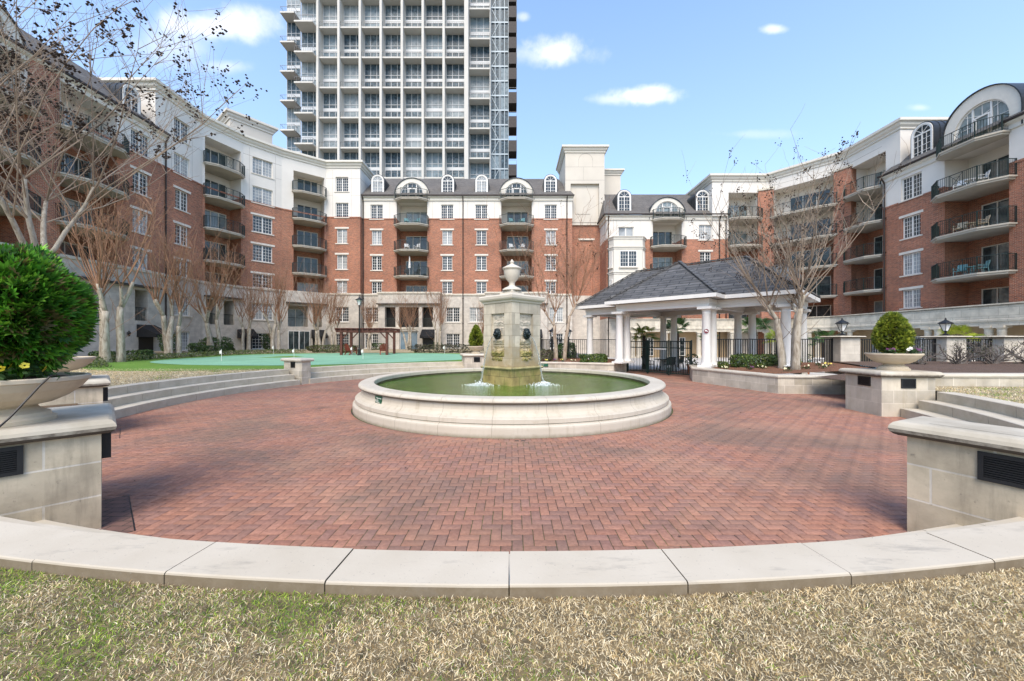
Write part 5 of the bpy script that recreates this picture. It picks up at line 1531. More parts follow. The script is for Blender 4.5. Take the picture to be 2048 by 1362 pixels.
for i in range(4):
    G = Frame(c[i], c[(i + 1) % 4])
    b = MB()
    for k, (z, sy, sz, sx) in enumerate(((2.60, .03, .11, .27), (2.42, .05, .085, .26), (2.24, .035, .08, .25), (2.06, .04, .06, .17), (1.86, .10, .10, .27), (1.70, .055, .07, .25), (1.54, .12, .12, .28))):
        rock(b, (.63, -.075, z), sx, sy, sz, i * 10 + k, G)
    b.build('rock_face', M['pier_rock'] , FT)
    b = MB(); rock(b, (.63, -.075, 1.29), .29, .13, .15, i * 10 + 9, G); rock(b, (.63, -.02, 1.5), .27, .1, .09, i * 10 + 8, G); b.build('mossy_ledge', M['moss'], FT)
    b = MB(); lion(b, G, .63, 2.10, -.02); b.build('lion_spout', M['bronze'], FT, smooth=True, uv=False)
    if i in (0, 1):
        # the jet leaves the mouth and falls in a parabola, breaking up on the way down
        s_ = -1 if i == 0 else 1
        b = MB(); rr = random.Random(20 + i)
        for strand in range(5):
            pts = []; rad = []; v0 = .55 + rr.uniform(-.05, .06); du = rr.uniform(-.03, .03)
            for q in range(17):
                t = q / 16 * .54
                pts.append(G.p(.63 + du * q / 16 + s_ * .50 * t + rr.uniform(-.006, .006) * q / 8, .15 + v0 * t + rr.uniform(-.006, .006) * q / 8, 2.03 - .2 * t - 4.75 * t * t)); rad.append((.008 if strand else .012) * (1 - .35 * q / 16) * rr.uniform(.6, 1.3))
            b.tube(pts, rad, 6)
        for q in range(60):
            t = (.3 + .7 * rr.random()) * .54; p = Vector(G.p(.63 + s_ * .5 * t + rr.gauss(0, .03), .15 + .55 * t + rr.gauss(0, .03), 2.03 - .2 * t - 4.75 * t * t)); s = rr.uniform(.004, .011)
            b.tube([p - Vector((0, 0, s * 1.4)), p, p + Vector((0, 0, s * 1.4))], [s * .3, s, s * .3], 5)
        b.build('water_jet', M['jet'], FT, smooth=True, uv=False)
        b = MB(); e = G.p(.63 + s_ * .27, .45, .55)
        for q in range(420):
            d = abs(rr.gauss(0, .22)); a = rr.uniform(0, 2 * PI); s = rr.uniform(.010, .03) * max(.3, 1 - d * 1.2)
            p = Vector((e[0] + d * 1.25 * math.cos(a), e[1] + d * .8 * math.sin(a), .552 + max(0, rr.gauss(.02, .05) * (1 - d * 2))))
            k = 6; b.tube([p - Vector((0, 0, s * .5)), p, p + Vector((0, 0, s * .5))], [s * .5, s, s * .4], k)
        b.build('splash_foam', M['foam'], FT, smooth=True, uv=False)

# ------------------------------------------------------------------ signs and lettering
def text_mesh(body, size, mat, align='LEFT', depth=.002, bold=False):
    cu = bpy.data.curves.new('lettering', 'FONT'); cu.body = body; cu.size = size; cu.align_x = align; cu.extrude = depth; cu.space_line = 1.05
    ob = bpy.data.objects.new('lettering', cu); COL.objects.link(ob); dg = bpy.context.evaluated_depsgraph_get()
    me = bpy.data.meshes.new_from_object(ob.evaluated_get(dg)); bpy.data.objects.remove(ob); bpy.data.curves.remove(cu)
    me.materials.clear(); me.materials.append(mat); return me
def standing_text(me, tr):
    """text plane turned upright (x right, z up, facing -y)"""
    me.transform(Matrix.Translation(tr) @ Matrix.Rotation(math.radians(90), 4, 'X')); return me
def green_sign(label, loc, rz, w=.29, h=.26, lines=('Please do not', 'enter', 'fountain', 'or pool'), ts=.046):
    t = thing('sign', label, 'sign', loc); t.rotation_euler = (0, 0, rz)
    b = MB(); b.box(-w / 2, w / 2, -.008, .008, -h / 2, h / 2, c=.0); sub('sign_plate', b.mesh('sign_plate', M['green_sign'], uv=False), t)
    me = standing_text(text_mesh('\n'.join(lines), ts, M['white']), (-w / 2 + .07, -.010, h / 2 - .065)); sub('sign_lettering', me, t)
    b = MB(); k = 18
    vs = []
    for i in range(k): a = 2 * PI * i / k; vs += [(-w / 2 + .036 + .026 * math.cos(a), -.0102, .026 * math.sin(a)), (-w / 2 + .036 + .019 * math.cos(a), -.0102, .019 * math.sin(a))]
    b.add(vs, [(2 * i, 2 * ((i + 1) % k), 2 * ((i + 1) % k) + 1, 2 * i + 1) for i in range(k)])
    b.bar((-w / 2 + .022, -.0103, .016), (-w / 2 + .05, -.0103, -.016), .006, .002)
    sub('prohibition_symbol', b.mesh('prohibition_symbol', M['white'], uv=False), t)
    return t
a = math.atan2(-4.14, -2.42)
def on_ring(px, r):
    """direction from the camera column to the ring of radius r round the fountain (front side)"""
    k = (px - 1024) / 760; A_ = 1 + k * k; B_ = -2 * CY; C_ = CY * CY - r * r
    y = (-B_ - math.sqrt(B_ * B_ - 4 * A_ * C_)) / (2 * A_); return k * y, y
x, y = on_ring(757, 4.452); a = math.atan2(y - CY, x - CX)
green_sign('square green sign with white lettering stuck on the fountain basin wall', (x, y, .492), a + PI / 2, .30, .235, ts=.043)

# ------------------------------------------------------------------ planter pillars, bowls
def grille_mesh(w, h):
    k = ('grille', w, h)
    if k not in CACHE:
        b = MB(); fw = .035
        b.box(-w / 2, w / 2, -.022, .0, -h / 2, -h / 2 + fw); b.box(-w / 2, w / 2, -.022, .0, h / 2 - fw, h / 2)
        b.box(-w / 2, -w / 2 + fw, -.0215, .0, -h / 2 + fw, h / 2 - fw); b.box(w / 2 - fw, w / 2, -.0215, .0, -h / 2 + fw, h / 2 - fw)
        n = int((h - 2 * fw) / .019)
        for i in range(n):
            z = -h / 2 + fw + (i + .5) * (h - 2 * fw) / n; b.add([(-w / 2 + fw, -.018, z - .002), (w / 2 - fw, -.018, z - .002), (w / 2 - fw, -.004, z + .007), (-w / 2 + fw, -.004, z + .007)], [(0, 1, 2, 3)])
            b.box(-w / 2 + fw, w / 2 - fw, -.018, -.014, z - .004, z + .003)
        b.add([(-w / 2 + fw, -.001, -h / 2 + fw), (w / 2 - fw, -.001, -h / 2 + fw), (w / 2 - fw, -.001, h / 2 - fw), (-w / 2 + fw, -.001, h / 2 - fw)], [(0, 1, 2, 3)])
        CACHE[k] = b.mesh('light_grille', M['grille'], uv=False)
    return CACHE[k]
COP = [(0, 0), (.05, .0), (.075, .012), (.098, .035), (.108, .068), (.10, .10), (.078, .128), (.05, .142), (-.2, .146)]
def pillar(label, corner, deg, L_, W_, zt=.985, sgn=1, grilles=(), mat='pillar_stone', cop='coping_old', zb=-.05):
    """corner = inner corner nearest the camera, deg = radial direction outwards; W_ runs sgn * tangentially from the corner"""
    c = Vector(corner); o = Vector((math.cos(math.radians(deg)), math.sin(math.radians(deg)))); tt = Vector((-o.y, o.x)) * sgn
    q = [c, c + o * L_, c + o * L_ + tt * W_, c + tt * W_]
    if sgn < 0: q = [q[0], q[3], q[2], q[1]]
    cen = (q[0] + q[2]) / 2
    t = thing('planter_pillar', label, 'pillar', (cen.x, cen.y, 0), 'stone planter pillars round the plaza')
    b = MB(); b.prism([tuple(v) for v in q], zb, zt); b.build('pillar_block', M[mat], t)
    b = MB(); b.sweep([tuple(v) for v in q], shift_prof(COP, zt), closed=True)
    b.add([(*(cen + (v - cen) * .5), zt + .1459) for v in q], [(0, 1, 2, 3)]); b.add([(*(cen + (v - cen) * .85), zt + .1457) for v in q], [(0, 1, 2, 3)])
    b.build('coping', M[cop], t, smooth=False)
    return t, q, cen
def edge_frame(q, i):
    """frame of pillar side i (corner i to i+1, counter-clockwise plan), looking at it from outside: left to right"""
    return Frame(tuple(q[i]), tuple(q[(i + 1) % 4]))
def put_grille(t, G, u, z, w, h):
    o = link('light_grille', grille_mesh(w, h), t, G.p(u, .0, z), G.ang)
def bowl(label, cen, z, r=.56, k=1.0, group='wide stone bowls on the pillars'):
    t = thing('planter_bowl', label, 'planter', (cen[0], cen[1], z), group)
    if ('bowl', r) not in CACHE:
        b = MB(); h = .44 * k
        b.lathe([(0, 0), (.44 * r / .77, 0), (.45 * r / .77, .04), (.40 * r / .77, .06), (.39 * r / .77, .09), (.31 * r / .77, .12), (.27 * r / .77, .15), (.30 * r / .77, .165), (.42 * r / .77, .185), (.56 * r / .77, .24), (.68 * r / .77, .32), (.735 * r / .77, .375), (.745 * r / .77, .39), (r, .40), (r * 1.0, .432), (r * .985, .44), (r * .93, .44), (r * .90, .39)], (0, 0), 56)
        CACHE[('bowl', r)] = b.mesh('bowl', M['bowl'])
        b = MB(); n = 40; rr = random.Random(5); vs = [(0, 0, .43)]; fs = []
        for q in (.35, .65, .91):
            for i in range(n): a = 2 * PI * i / n; vs.append((r * q * math.cos(a), r * q * math.sin(a), (.42 if q < .9 else .385) + rr.uniform(-.012, .02)))
        for i in range(n): fs.append((0, 1 + i, 1 + (i + 1) % n))
        for j in range(2):
            for i in range(n): fs.append((1 + j * n + i, 1 + (j + 1) * n + i, 1 + (j + 1) * n + (i + 1) % n, 1 + j * n + (i + 1) % n))
        b.add(vs, fs); CACHE[('soil', r)] = b.mesh('soil', M['bark_mulch'])
    sub('bowl', CACHE[('bowl', r)], t); sub('soil', CACHE[('soil', r)], t)
    return t
def rad(c): return math.degrees(math.atan2(c[1] - CY, c[0] - CX))
# near left, near right
t, q, cenA = pillar('near left stone pillar with black louvred grille, carrying the big green shrub bowl', (-4.15, 3.84), 227, 1.55, 1.35, .965, -1)
G = Frame(tuple(Vector(q[3])), tuple(Vector(q[0]))); 
OUT = Vector((math.cos(math.radians(227)), math.sin(math.radians(227))))
S1 = Frame(tuple(Vector((-4.15, 3.84)) + OUT * 1.55), (-4.15, 3.84))
put_grille(t, S1, S1.len - .735, .81, .50, .26)
E1 = Frame((-4.15, 3.84), tuple(q[1])); b = MB(); b.box(-.13, .13, -.07, .0, -.13, .13); link('light_box', b.mesh('light_box', M['grille'], uv=False), t, E1.p(.30, .0, .80), E1.ang)
t, q6, cenB = pillar('near right stone pillar end with rounded coping and black louvred grille', (3.93, 3.78), rad((3.93, 3.78)), 1.9, .46, .955, 1)
S6 = Frame((3.93, 3.78), tuple(Vector((3.93, 3.78)) + (Vector((3.93, 3.78)) - Vector(FC)).normalized() * 1.7))
put_grille(t, S6, .74, .80, .56, .25)
# middle left, with the bronze plaque
cl = (-8.16, 7.58)
t, q2, cenC = pillar('stone pillar with dark bronze plaque, second at left behind the near one', cl, 227, 1.95, 1.5, .985, -1)
S2 = Frame(tuple(Vector(cl) + OUT * 1.95), cl)
p = thing('plaque', 'dark bronze framed plaque with small raised numerals on the left pillar', 'plaque', S2.p(S2.len - .75, .012, .55)); p.rotation_euler = (0, 0, S2.ang)
b = MB(); b.box(-.42, .42, -.02, .0, -.14, .14); sub('plaque_rim', b.mesh('plaque_rim', M['plaque_rim'], uv=False), p)
b = MB(); b.box(-.385, .385, -.024, -.01, -.105, .105); sub('plaque_field', b.mesh('plaque_field', M['plaque'], uv=False), p)
sub('plaque_lettering', standing_text(text_mesh('4123', .075, M['plaque_letter']), (.0, -.0245, -.05)), p)
b = MB(); b.box(-.13, .13, -.07, .0, -.13, .13); E2 = Frame(cl, tuple(q2[1])); link('light_box', b.mesh('light_box', M['grille'], uv=False), t, E2.p(.30, .0, .80), E2.ang)
# low post in the left flight
cl = (-9.07, 16.4)
t, q3, cenD = pillar('narrow stone post with black square light, at the break of the left steps', cl, rad(cl), 1.2, .42, .98, -1, mat='wall_stone', cop='coping')
S3 = Frame(tuple(Vector(cl) + (Vector(cl) - Vector(FC)).normalized() * 1.2), cl); put_grille(t, S3, .62, .84, .28, .26)
# far pillar behind the fountain
cl = (-2.72, 21.75)
t, q4, cenE = pillar('far stone pillar behind the fountain carrying the small cone shrub bowl', cl, 105, 1.2, 1.35, .985, -1, mat='wall_stone', cop='coping')
E4 = Frame((-2.72, 21.75), tuple(q4[1])); put_grille(t, E4, .72, .80, .36, .28)
# right pillar
cl = (9.24, 9.5)
t, q5, cenF = pillar('right stone pillar with two black square lights, carrying the rounded shrub bowl', cl, -4, 1.25, 1.12, .985, 1, mat='pillar_warm')
S5 = Frame(cl, tuple(q5[1])); put_grille(t, S5, .62, .83, .34, .24)
E5 = Frame(tuple(q5[3]), tuple(q5[0])); put_grille(t, E5, .62, .84, .38, .24)
BOWL_Z = .985 + .146
bA = (-4.86, 3.64); bC = (-9.0, 7.47); bE = (-2.12, 22.45); bF = (9.98, 9.95)
bowl('wide stone bowl on the near left pillar under the large feathery shrub', bA, .965 + .146)
bowl('wide pale stone bowl on the plaque pillar at left, with no shrub', bC, BOWL_Z)
bowl('small stone bowl behind the fountain holding the cone shrub', bE, BOWL_Z, .50)
bowl('wide stone bowl on the right pillar under the rounded green shrub', bF, BOWL_Z)
# cable that hangs from the near bowl
b = MB()
pts = [(-4.38, 3.58, 1.535), (-4.315, 3.56, 1.575), (-4.30, 3.53, 1.56), (-4.31, 3.47, 1.49), (-4.32, 3.38, 1.37), (-4.34, 3.28, 1.23), (-4.38, 3.16, 1.08), (-4.50, 3.00, .92), (-4.7, 2.85, .78)]
b.tube(pts, .009, 6); tag(b.build('cable', M['black_metal'], None, uv=False), 'thin black cable hanging over the near left bowl', 'cable')

# ------------------------------------------------------------------ planter walls by the gate
def pwall(label, path, z, h0=-.05, mat='wall_stone', th=.34, loc=None, cop='coping'):
    t = thing('garden_wall', label, 'wall', (*(loc or path[0]), 0))
    b = MB(); b.sweep(path, [(0, h0), (0, z - .10), (-th, z - .10), (-th, h0)], caps=True); b.build('wall_stones', M[mat], t)
    b = MB(); b.sweep(path, shift_prof([(0, 0), (.035, .004), (.05, .05), (.035, .095), (-th - .03, .10), (-th - .03, 0), (0, 0)], z - .10)); b.build('coping', M[cop], t)
    return t
arc = [pol(10.15, d) for d in range(99, 57, -4)] + [(5.55, 20.75)]
pwall('curved low stone wall with coping and flower bed, left of the pool gate', arc + [(6.9, 22.9)], .66, loc=(2, 22))
pwall('angled low stone wall with coping and flower bed, right of the pool gate', [(9.15, 19.55), (8.36, 17.6), (9.52, 13.6), (13.6, 13.2)], .66, loc=(9.5, 13.6))
pwall('straight low stone wall at the right edge above the dry lawn', [(10.4, 10.75), (22, 10.4)], .96, .4, loc=(12, 10.5))
green_sign('small green sign on the curved low wall right of the fountain pier', (*pol(10.10, 79.5), .48), math.radians(79.5 - 90), .50, .17, ('Please keep', 'off the wall'), .04)
def mulch(name, pts, z, seed, mat, label, amp=.05):
    bm = bmesh.new(); vs = [bm.verts.new((*p, z(p) if callable(z) else z)) for p in pts]; f = bm.faces.new(vs); bmesh.ops.triangulate(bm, faces=[f])
    for _ in range(4): bmesh.ops.subdivide_edges(bm, edges=[e for e in bm.edges if e.calc_length() > .35], cuts=1)
    bmesh.ops.triangulate(bm, faces=bm.faces[:])
    rr = random.Random(seed)
    for v in bm.verts:
        v.co.z = (z(v.co) if callable(z) else z) + (rr.uniform(-amp, amp) if not v.is_boundary else 0)
    me = bpy.data.meshes.new(name); bm.to_mesh(me); bm.free(); me.materials.append(mat); o = link(name, me); return tag(o, label, 'mulch', kind='stuff')
def zl(p): d = min(1, max(0, (math.hypot(p[0] - CX, p[1] - CY) - 10.4) / 2.2)); return .60 + .17 * d
mulch('mulch', [pol(10.45, d) for d in range(97, 59, -4)] + [(5.9, 21.2), (6.6, 22.7), (5.5, 24.2), (-1.5, 24.2)], zl, 4, M['mulch_red'], 'reddish bark mulch in the flower bed left of the gate')
def zd(p): return .64 + .26 * min(1, max(0, (p[0] - 10.6) / 2.4))
def zr(p):
    d = min(1, max(0, (p[0] - 8.6) / 4)); return .60 + .25 * d
mulch('mulch', [(9.3, 19.4), (8.75, 17.6), (9.8, 13.95), (13.4, 13.5), (15.6, 18.2), (9.6, 18.45)], zr, 5, M['mulch_red'], 'reddish bark mulch mounded under the tree right of the gate')
mulch('mulch', [(10.6, 11.1), (22, 10.75), (26, 18.2), (15.4, 18.3), (13.2, 13.3), (10.4, 13.2)], zd, 6, M['bark_mulch'], 'dark bark mulch under the bare shrubs at the right')

# ------------------------------------------------------------------ fence, gate, fence piers
def fence(label, a, b_, z0, z1, group='black picket fence runs round the pool'):
    G = Frame(a, b_); t = thing('picket_fence', label, 'fence', (*a, z0), group)
    b = MB(); n = max(2, int(G.len / .115))
    for k in range(1, n): u = G.len * k / n; b.box(u - .014, u + .014, -.014, .014, z0, z1 - .02, F=G)
    b.build('pickets', M['black_metal'], t, uv=False)
    b = MB()
    for z in (z1 - .02, z0 + .12): b.box(0, G.len, -.02, .02, z - .02, z + .02, F=G)
    b.build('rail', M['black_metal'], t, uv=False)
    for u in (0, G.len): b = MB(); b.box(u - .035, u + .035, -.035, .035, z0 - .1, z1 + .02, F=G); b.build('fence_post', M['black_metal'], t, uv=False)
    return t
fence('black picket fence section between the pavilion column and the bare tree', (9.75, 18.35), (12.75, 18.3), .5, 1.98)
fence('black picket fence section between the bare tree and the first stone pier', (12.95, 18.3), (15.4, 18.3), .5, 1.98)
fence('black picket fence section between first and second stone piers, behind the rounded shrub', (16.4, 18.3), (20.35, 18.3), .5, 1.98)
fence('black picket fence section between second and third stone piers, behind bare shrubs', (21.4, 18.3), (23.05, 18.3), .5, 1.98)
fence('black picket fence section at the far right edge past the third pier', (24.1, 18.3), (28, 18.3), .5, 1.98)
fence('black picket fence section left of the gate behind the low hedge', (3.6, 24.0), (6.35, 23.2), .5, 1.98)
fence('short black picket fence section behind the fountain pier', (2.0, 25.3), (3.5, 24.1), .5, 1.98)
for i, (x, lab) in enumerate(((15.9, 'first stone fence pier with lantern, right of the bare tree'), (20.88, 'second stone fence pier with lantern, right of the rounded shrub'), (23.58, 'third stone fence pier without lantern, near the right edge'))):
    t = thing('fence_pier', lab, 'pier', (x, 18.3, .5), 'stone piers along the pool fence')
    b = MB(); b.box(x - .46, x + .46, 17.85, 18.75, .3, 2.03); b.build('pier_block', M['pier_pale'], t)
    b = MB(); q = [(x - .46, 17.85), (x + .46, 17.85), (x + .46, 18.75), (x - .46, 18.75)]
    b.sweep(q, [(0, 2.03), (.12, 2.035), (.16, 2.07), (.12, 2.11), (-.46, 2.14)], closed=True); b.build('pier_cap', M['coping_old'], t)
def lantern(label, loc, group='black lanterns on the fence piers'):
    t = thing('lantern', label, 'lantern', loc, group)
    if 'lan' not in CACHE:
        b = MB(); b.lathe([(.17, 0), (.17, .03), (.10, .06), (.04, .10), (.035, .16), (.06, .19), (.085, .22)], seg=12)
        for k in range(4):
            a = PI / 4 + k * PI / 2; b.bar((.085 * math.cos(a), .085 * math.sin(a), .22), (.20 * math.cos(a), .20 * math.sin(a), .56), .022)
        b.lathe([(.27, .56), (.275, .58), (.20, .65), (.12, .70), (.06, .74), (.03, .78), (.04, .80), (.01, .86), (0, .87)], seg=8); b.lathe([(0, .56), (.27, .561)], seg=8)
        g = MB(); g.lathe([(.075, .22), (.185, .555)], seg=4, a0=PI / 4, a1=PI / 4 + 2 * PI)
        CACHE['lan'] = (b.mesh('lantern_frame', M['black_metal'], uv=False), g.mesh('lamp_glass', M['lamp_glass'], uv=False))
    sub('lantern_frame', CACHE['lan'][0], t); sub('lamp_glass', CACHE['lan'][1], t); return t
lantern('black lantern on the first fence pier, left of the rounded shrub', (15.9, 18.3, 2.14))
lantern('black lantern on the second fence pier, right of the rounded shrub', (20.88, 18.3, 2.14))
for x, y, lab in ((2.75, 26.0, 'small far lantern just right of the double tree trunk'), (3.9, 26.2, 'far lantern nearest the left pavilion column'), (1.0, 27.0, 'far lantern left of the double tree trunk')):
    t = lantern(lab, (x, y, 1.95), 'far lanterns on posts behind the fountain'); 
    b = MB(); b.box(-.06, .06, -.06, .06, -1.5, 0); sub('lantern_post', b.mesh('lantern_post', M['black_metal'], uv=False), t)
# double gate
GT = thing('pool_gate', 'dark green metal double gate with fine mesh bars under the pavilion front', 'gate', (8.1, 21.4, 0))
G = Frame((6.95, 23.0), (9.28, 19.65))
for (a, c_) in ((.06, 1.42), (1.5, 2.72), (2.86, G.len - .02)):
    b = MB()
    for z in (.12, 1.50, 1.85): b.box(a, c_, -.02, .02, z - .025, z + .025, F=G)
    for u in (a + .03, c_ - .03): b.box(u - .022, u + .022, -.022, .022, .06, 1.89, F=G)
    n = int((c_ - a) / .10)
    for k in range(1, n): u = a + (c_ - a) * k / n; b.box(u - .011, u + .011, -.011, .011, .12, 1.85, F=G)
    b.build('gate_leaf', M['green_metal'], GT, uv=False)
for u in (0.0, 1.46, 2.79, G.len): b = MB(); b.box(u - .028, u + .028, -.03, .03, 0, 1.92, F=G); b.build('gate_post', M['green_metal'], GT, uv=False)
b = MB(); b.box(1.95, 2.65, .03, .07, 1.40, 1.46, F=G); b.build('push_bar', M['white'], GT, uv=False)

# ------------------------------------------------------------------ pavilion
PV = thing('pavilion', 'open white columned pavilion with grey hipped tile roof at the pool gate', 'pavilion', (9.2, 19.7, 0))
av = Vector((.70, -.714)); bv = Vector((.714, .70)); P0 = Vector((3.99, 23.72))
def pv(a, b_): q = P0 + av * a + bv * b_; return (q.x, q.y)
LA, LB, EZ, RZ = 11.3, 5.3, 4.02, 6.14
hb = LB / 2; bayA, bayB, bd = 2.85, 8.45, 1.25
bm_ = (bayA + bayB) / 2; bh = (bayB - bayA) / 2
rf = MB(); Z = lambda q, z: (*q, z)
A0, A1, A2, A3 = pv(0, 0), pv(LA, 0), pv(LA, LB), pv(0, LB)
R0, R1 = pv(hb, hb), pv(LA - hb, hb)
slope = (RZ - EZ) / hb
apexb = -bd + bh                       # where the bay ridge starts, at the height of the main ridge
zb = EZ + slope * bh; 
if zb > RZ: pass
bp_ = pv(bm_, -bd + min(bh, hb + bd * .0 + (RZ - EZ) / slope))
zpk = RZ + .06
B0, B1 = pv(bayA, -bd), pv(bayB, -bd)
pk = pv(bm_, 1.8)
def plane_roof(vs): rf.add(vs, [tuple(range(len(vs)))])
plane_roof([Z(A0, EZ), Z(A1, EZ), Z(R1, RZ), Z(R0, RZ)])
plane_roof([Z(A1, EZ), Z(A2, EZ), Z(R1, RZ)]); plane_roof([Z(A2, EZ), Z(A3, EZ), Z(R0, RZ), Z(R1, RZ)]); plane_roof([Z(A3, EZ), Z(A0, EZ), Z(R0, RZ)])
plane_roof([Z(B0, EZ), Z(B1, EZ), Z(pk, zpk)])
plane_roof([Z(pv(bayA, hb), EZ + .3), Z(B0, EZ), Z(pk, zpk)]); plane_roof([Z(B1, EZ), Z(pv(bayB, hb), EZ + .3), Z(pk, zpk)])
# real courses: thin tile rows that overlap down the slopes
def courses(e0, e1, t0, t1, z0, z1, n=13, lift=.018):
    """tile rows from the eave e0-e1 up to t0-t1 (plan points)"""
    e0, e1, t0, t1 = map(Vector, (e0, e1, t0, t1))
    for k in range(n):
        f0, f1 = k / n, (k + 1) / n + .012
        f1 = min(f1, 1)
        a, b_ = e0 + (t0 - e0) * f0, e1 + (t1 - e1) * f0; c_, d_ = e1 + (t1 - e1) * f1, e0 + (t0 - e0) * f1
        za, zc = z0 + (z1 - z0) * f0, z0 + (z1 - z0) * f1
        rf.add([(*a, za + lift), (*b_, za + lift), (*c_, zc + .004), (*d_, zc + .004), (*a, za - .01), (*b_, za - .01)], [(0, 1, 2, 3), (4, 5, 1, 0)])
courses(A0, A1, R0, R1, EZ, RZ); courses(A1, A2, R1, R1, EZ, RZ); courses(A3, A0, R0, R0, EZ, RZ)
rf.v = [(x, y, z + .012) for x, y, z in rf.v]
courses(B0, B1, pk, pk, EZ + .012, zpk, 13); 
courses(pv(bayA, hb), B0, pk, pk, EZ + .012, zpk, 13); courses(B1, pv(bayB, hb), pk, pk, EZ + .012, zpk, 13)
roof_o = rf.build('roof', M['tile'], PV)
for (p, z0, q, z1) in ((A0, EZ, R0, RZ), (A1, EZ, R1, RZ), (A2, EZ, R1, RZ), (R0, RZ, R1, RZ), (B0, EZ, pk, zpk), (B1, EZ, pk, zpk)):
    b = MB(); v0, v1 = Vector((*p, z0 + .03)), Vector((*q, z1 + .03)); n = int((v1 - v0).length / .32)
    for k in range(n):
        s0 = v0 + (v1 - v0) * (k / n); s1 = v0 + (v1 - v0) * ((k + 1.1) / n); b.bar(tuple(s0 + Vector((0, 0, .055))), tuple(s1 + Vector((0, 0, .03))), .16, .06)
    b.build('hip_tiles', M['tile'], roof_o).location = (0, 0, 0)

def ring_path(ins):
    return [pv(ins, ins), pv(bayA + ins, ins), pv(bayA + ins, -bd + ins), pv(bayB - ins, -bd + ins), pv(bayB - ins, ins), pv(LA - ins, ins), pv(LA - ins, LB - ins), pv(ins, LB - ins)]
b = MB(); b.sweep(ring_path(0), [(0, EZ - .17), (.02, EZ - .17), (.02, EZ + .005), (-.05, EZ + .005), (-.05, EZ - .165), (0, EZ - .17)], closed=True); b.build('fascia', M['white'], PV)
b = MB(); b.sweep(ring_path(.03), [(0, EZ - .14), (-.48, EZ - .13)], closed=True); b.build('soffit', M['white'], PV)
b = MB(); b.sweep(ring_path(.42), [(0, EZ - .16), (.0, EZ - .40), (-.03, EZ - .41), (-.03, EZ - .55), (-.36, EZ - .55), (-.36, EZ - .15)], closed=True); b.build('beam', M['white'], PV)
b = MB(); b.add([Z(pv(.75, .75), EZ - .3), Z(pv(LA - .75, .75), EZ - .3), Z(pv(LA - .75, LB - .75), EZ - .3), Z(pv(.75, LB - .75), EZ - .3)], [(0, 1, 2, 3)]); b.build('ceiling', M['ceiling'], PV)
b = MB(); 
for a_ in (bayA + .45, bayB - .45): 
    G2 = Frame(pv(a_, .6), pv(a_, LB - .6)); b.box(0, G2.len, -.16, .16, EZ - .56, EZ - .302, F=G2)
b.build('cross_beam', M['white'], PV)
if 'pcol' not in CACHE:
    b = MB(); col((0, 0), 0, EZ - .55 - .66, .205, b, 26); CACHE['pcol'] = b.mesh('column', M['white'], smooth=True)
    b = MB(); b.box(-.30, .30, -.30, .30, 0, .10); CACHE['pbase'] = b.mesh('column_base', M['white'], uv=False)
    b = MB(); b.box(-.31, .31, -.31, .31, EZ - .55 - .66 - .12, EZ - .55 - .66 - .002); CACHE['pcap'] = b.mesh('column_cap', M['white'], uv=False)
    b = MB(); col((0, 0), 0, EZ - .55, .205, b, 26); CACHE['pcolL'] = b.mesh('column', M['white'], smooth=True)
    b = MB(); b.box(-.31, .31, -.31, .31, EZ - .55 - .12, EZ - .55 - .002); CACHE['pcapL'] = b.mesh('column_cap', M['white'], uv=False)
for (a_, b_, low) in ((.62, .62, 0), (bayA + .55, -.68, 1), (bayA + .55, .12, 1), (bayB - .58, -.68, 1), (bayB - .58, .12, 1), (LA - .62, .62, 1), (.62, LB - .62, 0),
                      (bayA + .62, LB - .62, 0), (bayA + 1.3, LB - .62, 0), (bayB - .7, LB - .62, 0), (bayB - 0.0, LB - .62, 0), (LA - .62, LB - .62, 0)):
    x, y = pv(a_, b_)
    o = link('column', CACHE['pcol' if low else 'pcolL'], PV, (x, y, .66 if low else 0), math.atan2(av.y, av.x))
    sub('column_cap', CACHE['pcap' if low else 'pcapL'], o); sub('column_base', CACHE['pbase'], o)
# no-smoking type round sign on the right front column
x, y = pv(bayB - .58, -.68); d = Vector((x, y)).normalized()
t = thing('sign', 'small round maroon and white notice on the right front pavilion column', 'sign', (x - d.x * .225, y - d.y * .225, 2.33)); t.rotation_euler = (0, 0, math.atan2(d.y, d.x) - PI / 2)
b = MB(); b.tube([(0, .0, 0), (0, -.012, 0)], .10, 24); sub('sign_disc', b.mesh('sign_disc', M['red_sign'], uv=False), t)
b = MB(); b.box(-.06, .02, -.016, -.012, -.01, .055); b.box(.025, .06, -.016, -.012, -.03, .02); sub('sign_mark', b.mesh('sign_mark', M['white'], uv=False), t)
# ------------------------------------------------------------------ bare trees
def wiggle_path(rr, p, d, length, n, wig, up):
    pts = [Vector(p)]; d = Vector(d).normalized()
    for i in range(n):
        d = (d + Vector((rr.gauss(0, wig), rr.gauss(0, wig), rr.gauss(0, wig) + up))).normalized(); pts.append(pts[-1] + d * (length / n))
    return pts, d
def pod_cluster(mb, rr, p, n, s=.035, spread=.045):
    ax = Vector((rr.gauss(0, .5), rr.gauss(0, .5), rr.uniform(.2, 1))).normalized() * rr.uniform(.15, .38)
    for _ in range(n):
        c = Vector(p) + ax * rr.uniform(-.5, 1) + Vector((rr.gauss(0, spread), rr.gauss(0, spread), rr.gauss(0, spread))); r = s * rr.uniform(.6, 1.2)
        mb.add([(c.x, c.y, c.z + r), (c.x + r, c.y, c.z), (c.x, c.y + r, c.z), (c.x - r, c.y, c.z), (c.x, c.y - r, c.z), (c.x, c.y, c.z - r)],
               [(0, 1, 2), (0, 2, 3), (0, 3, 4), (0, 4, 1), (5, 2, 1), (5, 3, 2), (5, 4, 3), (5, 1, 4)])
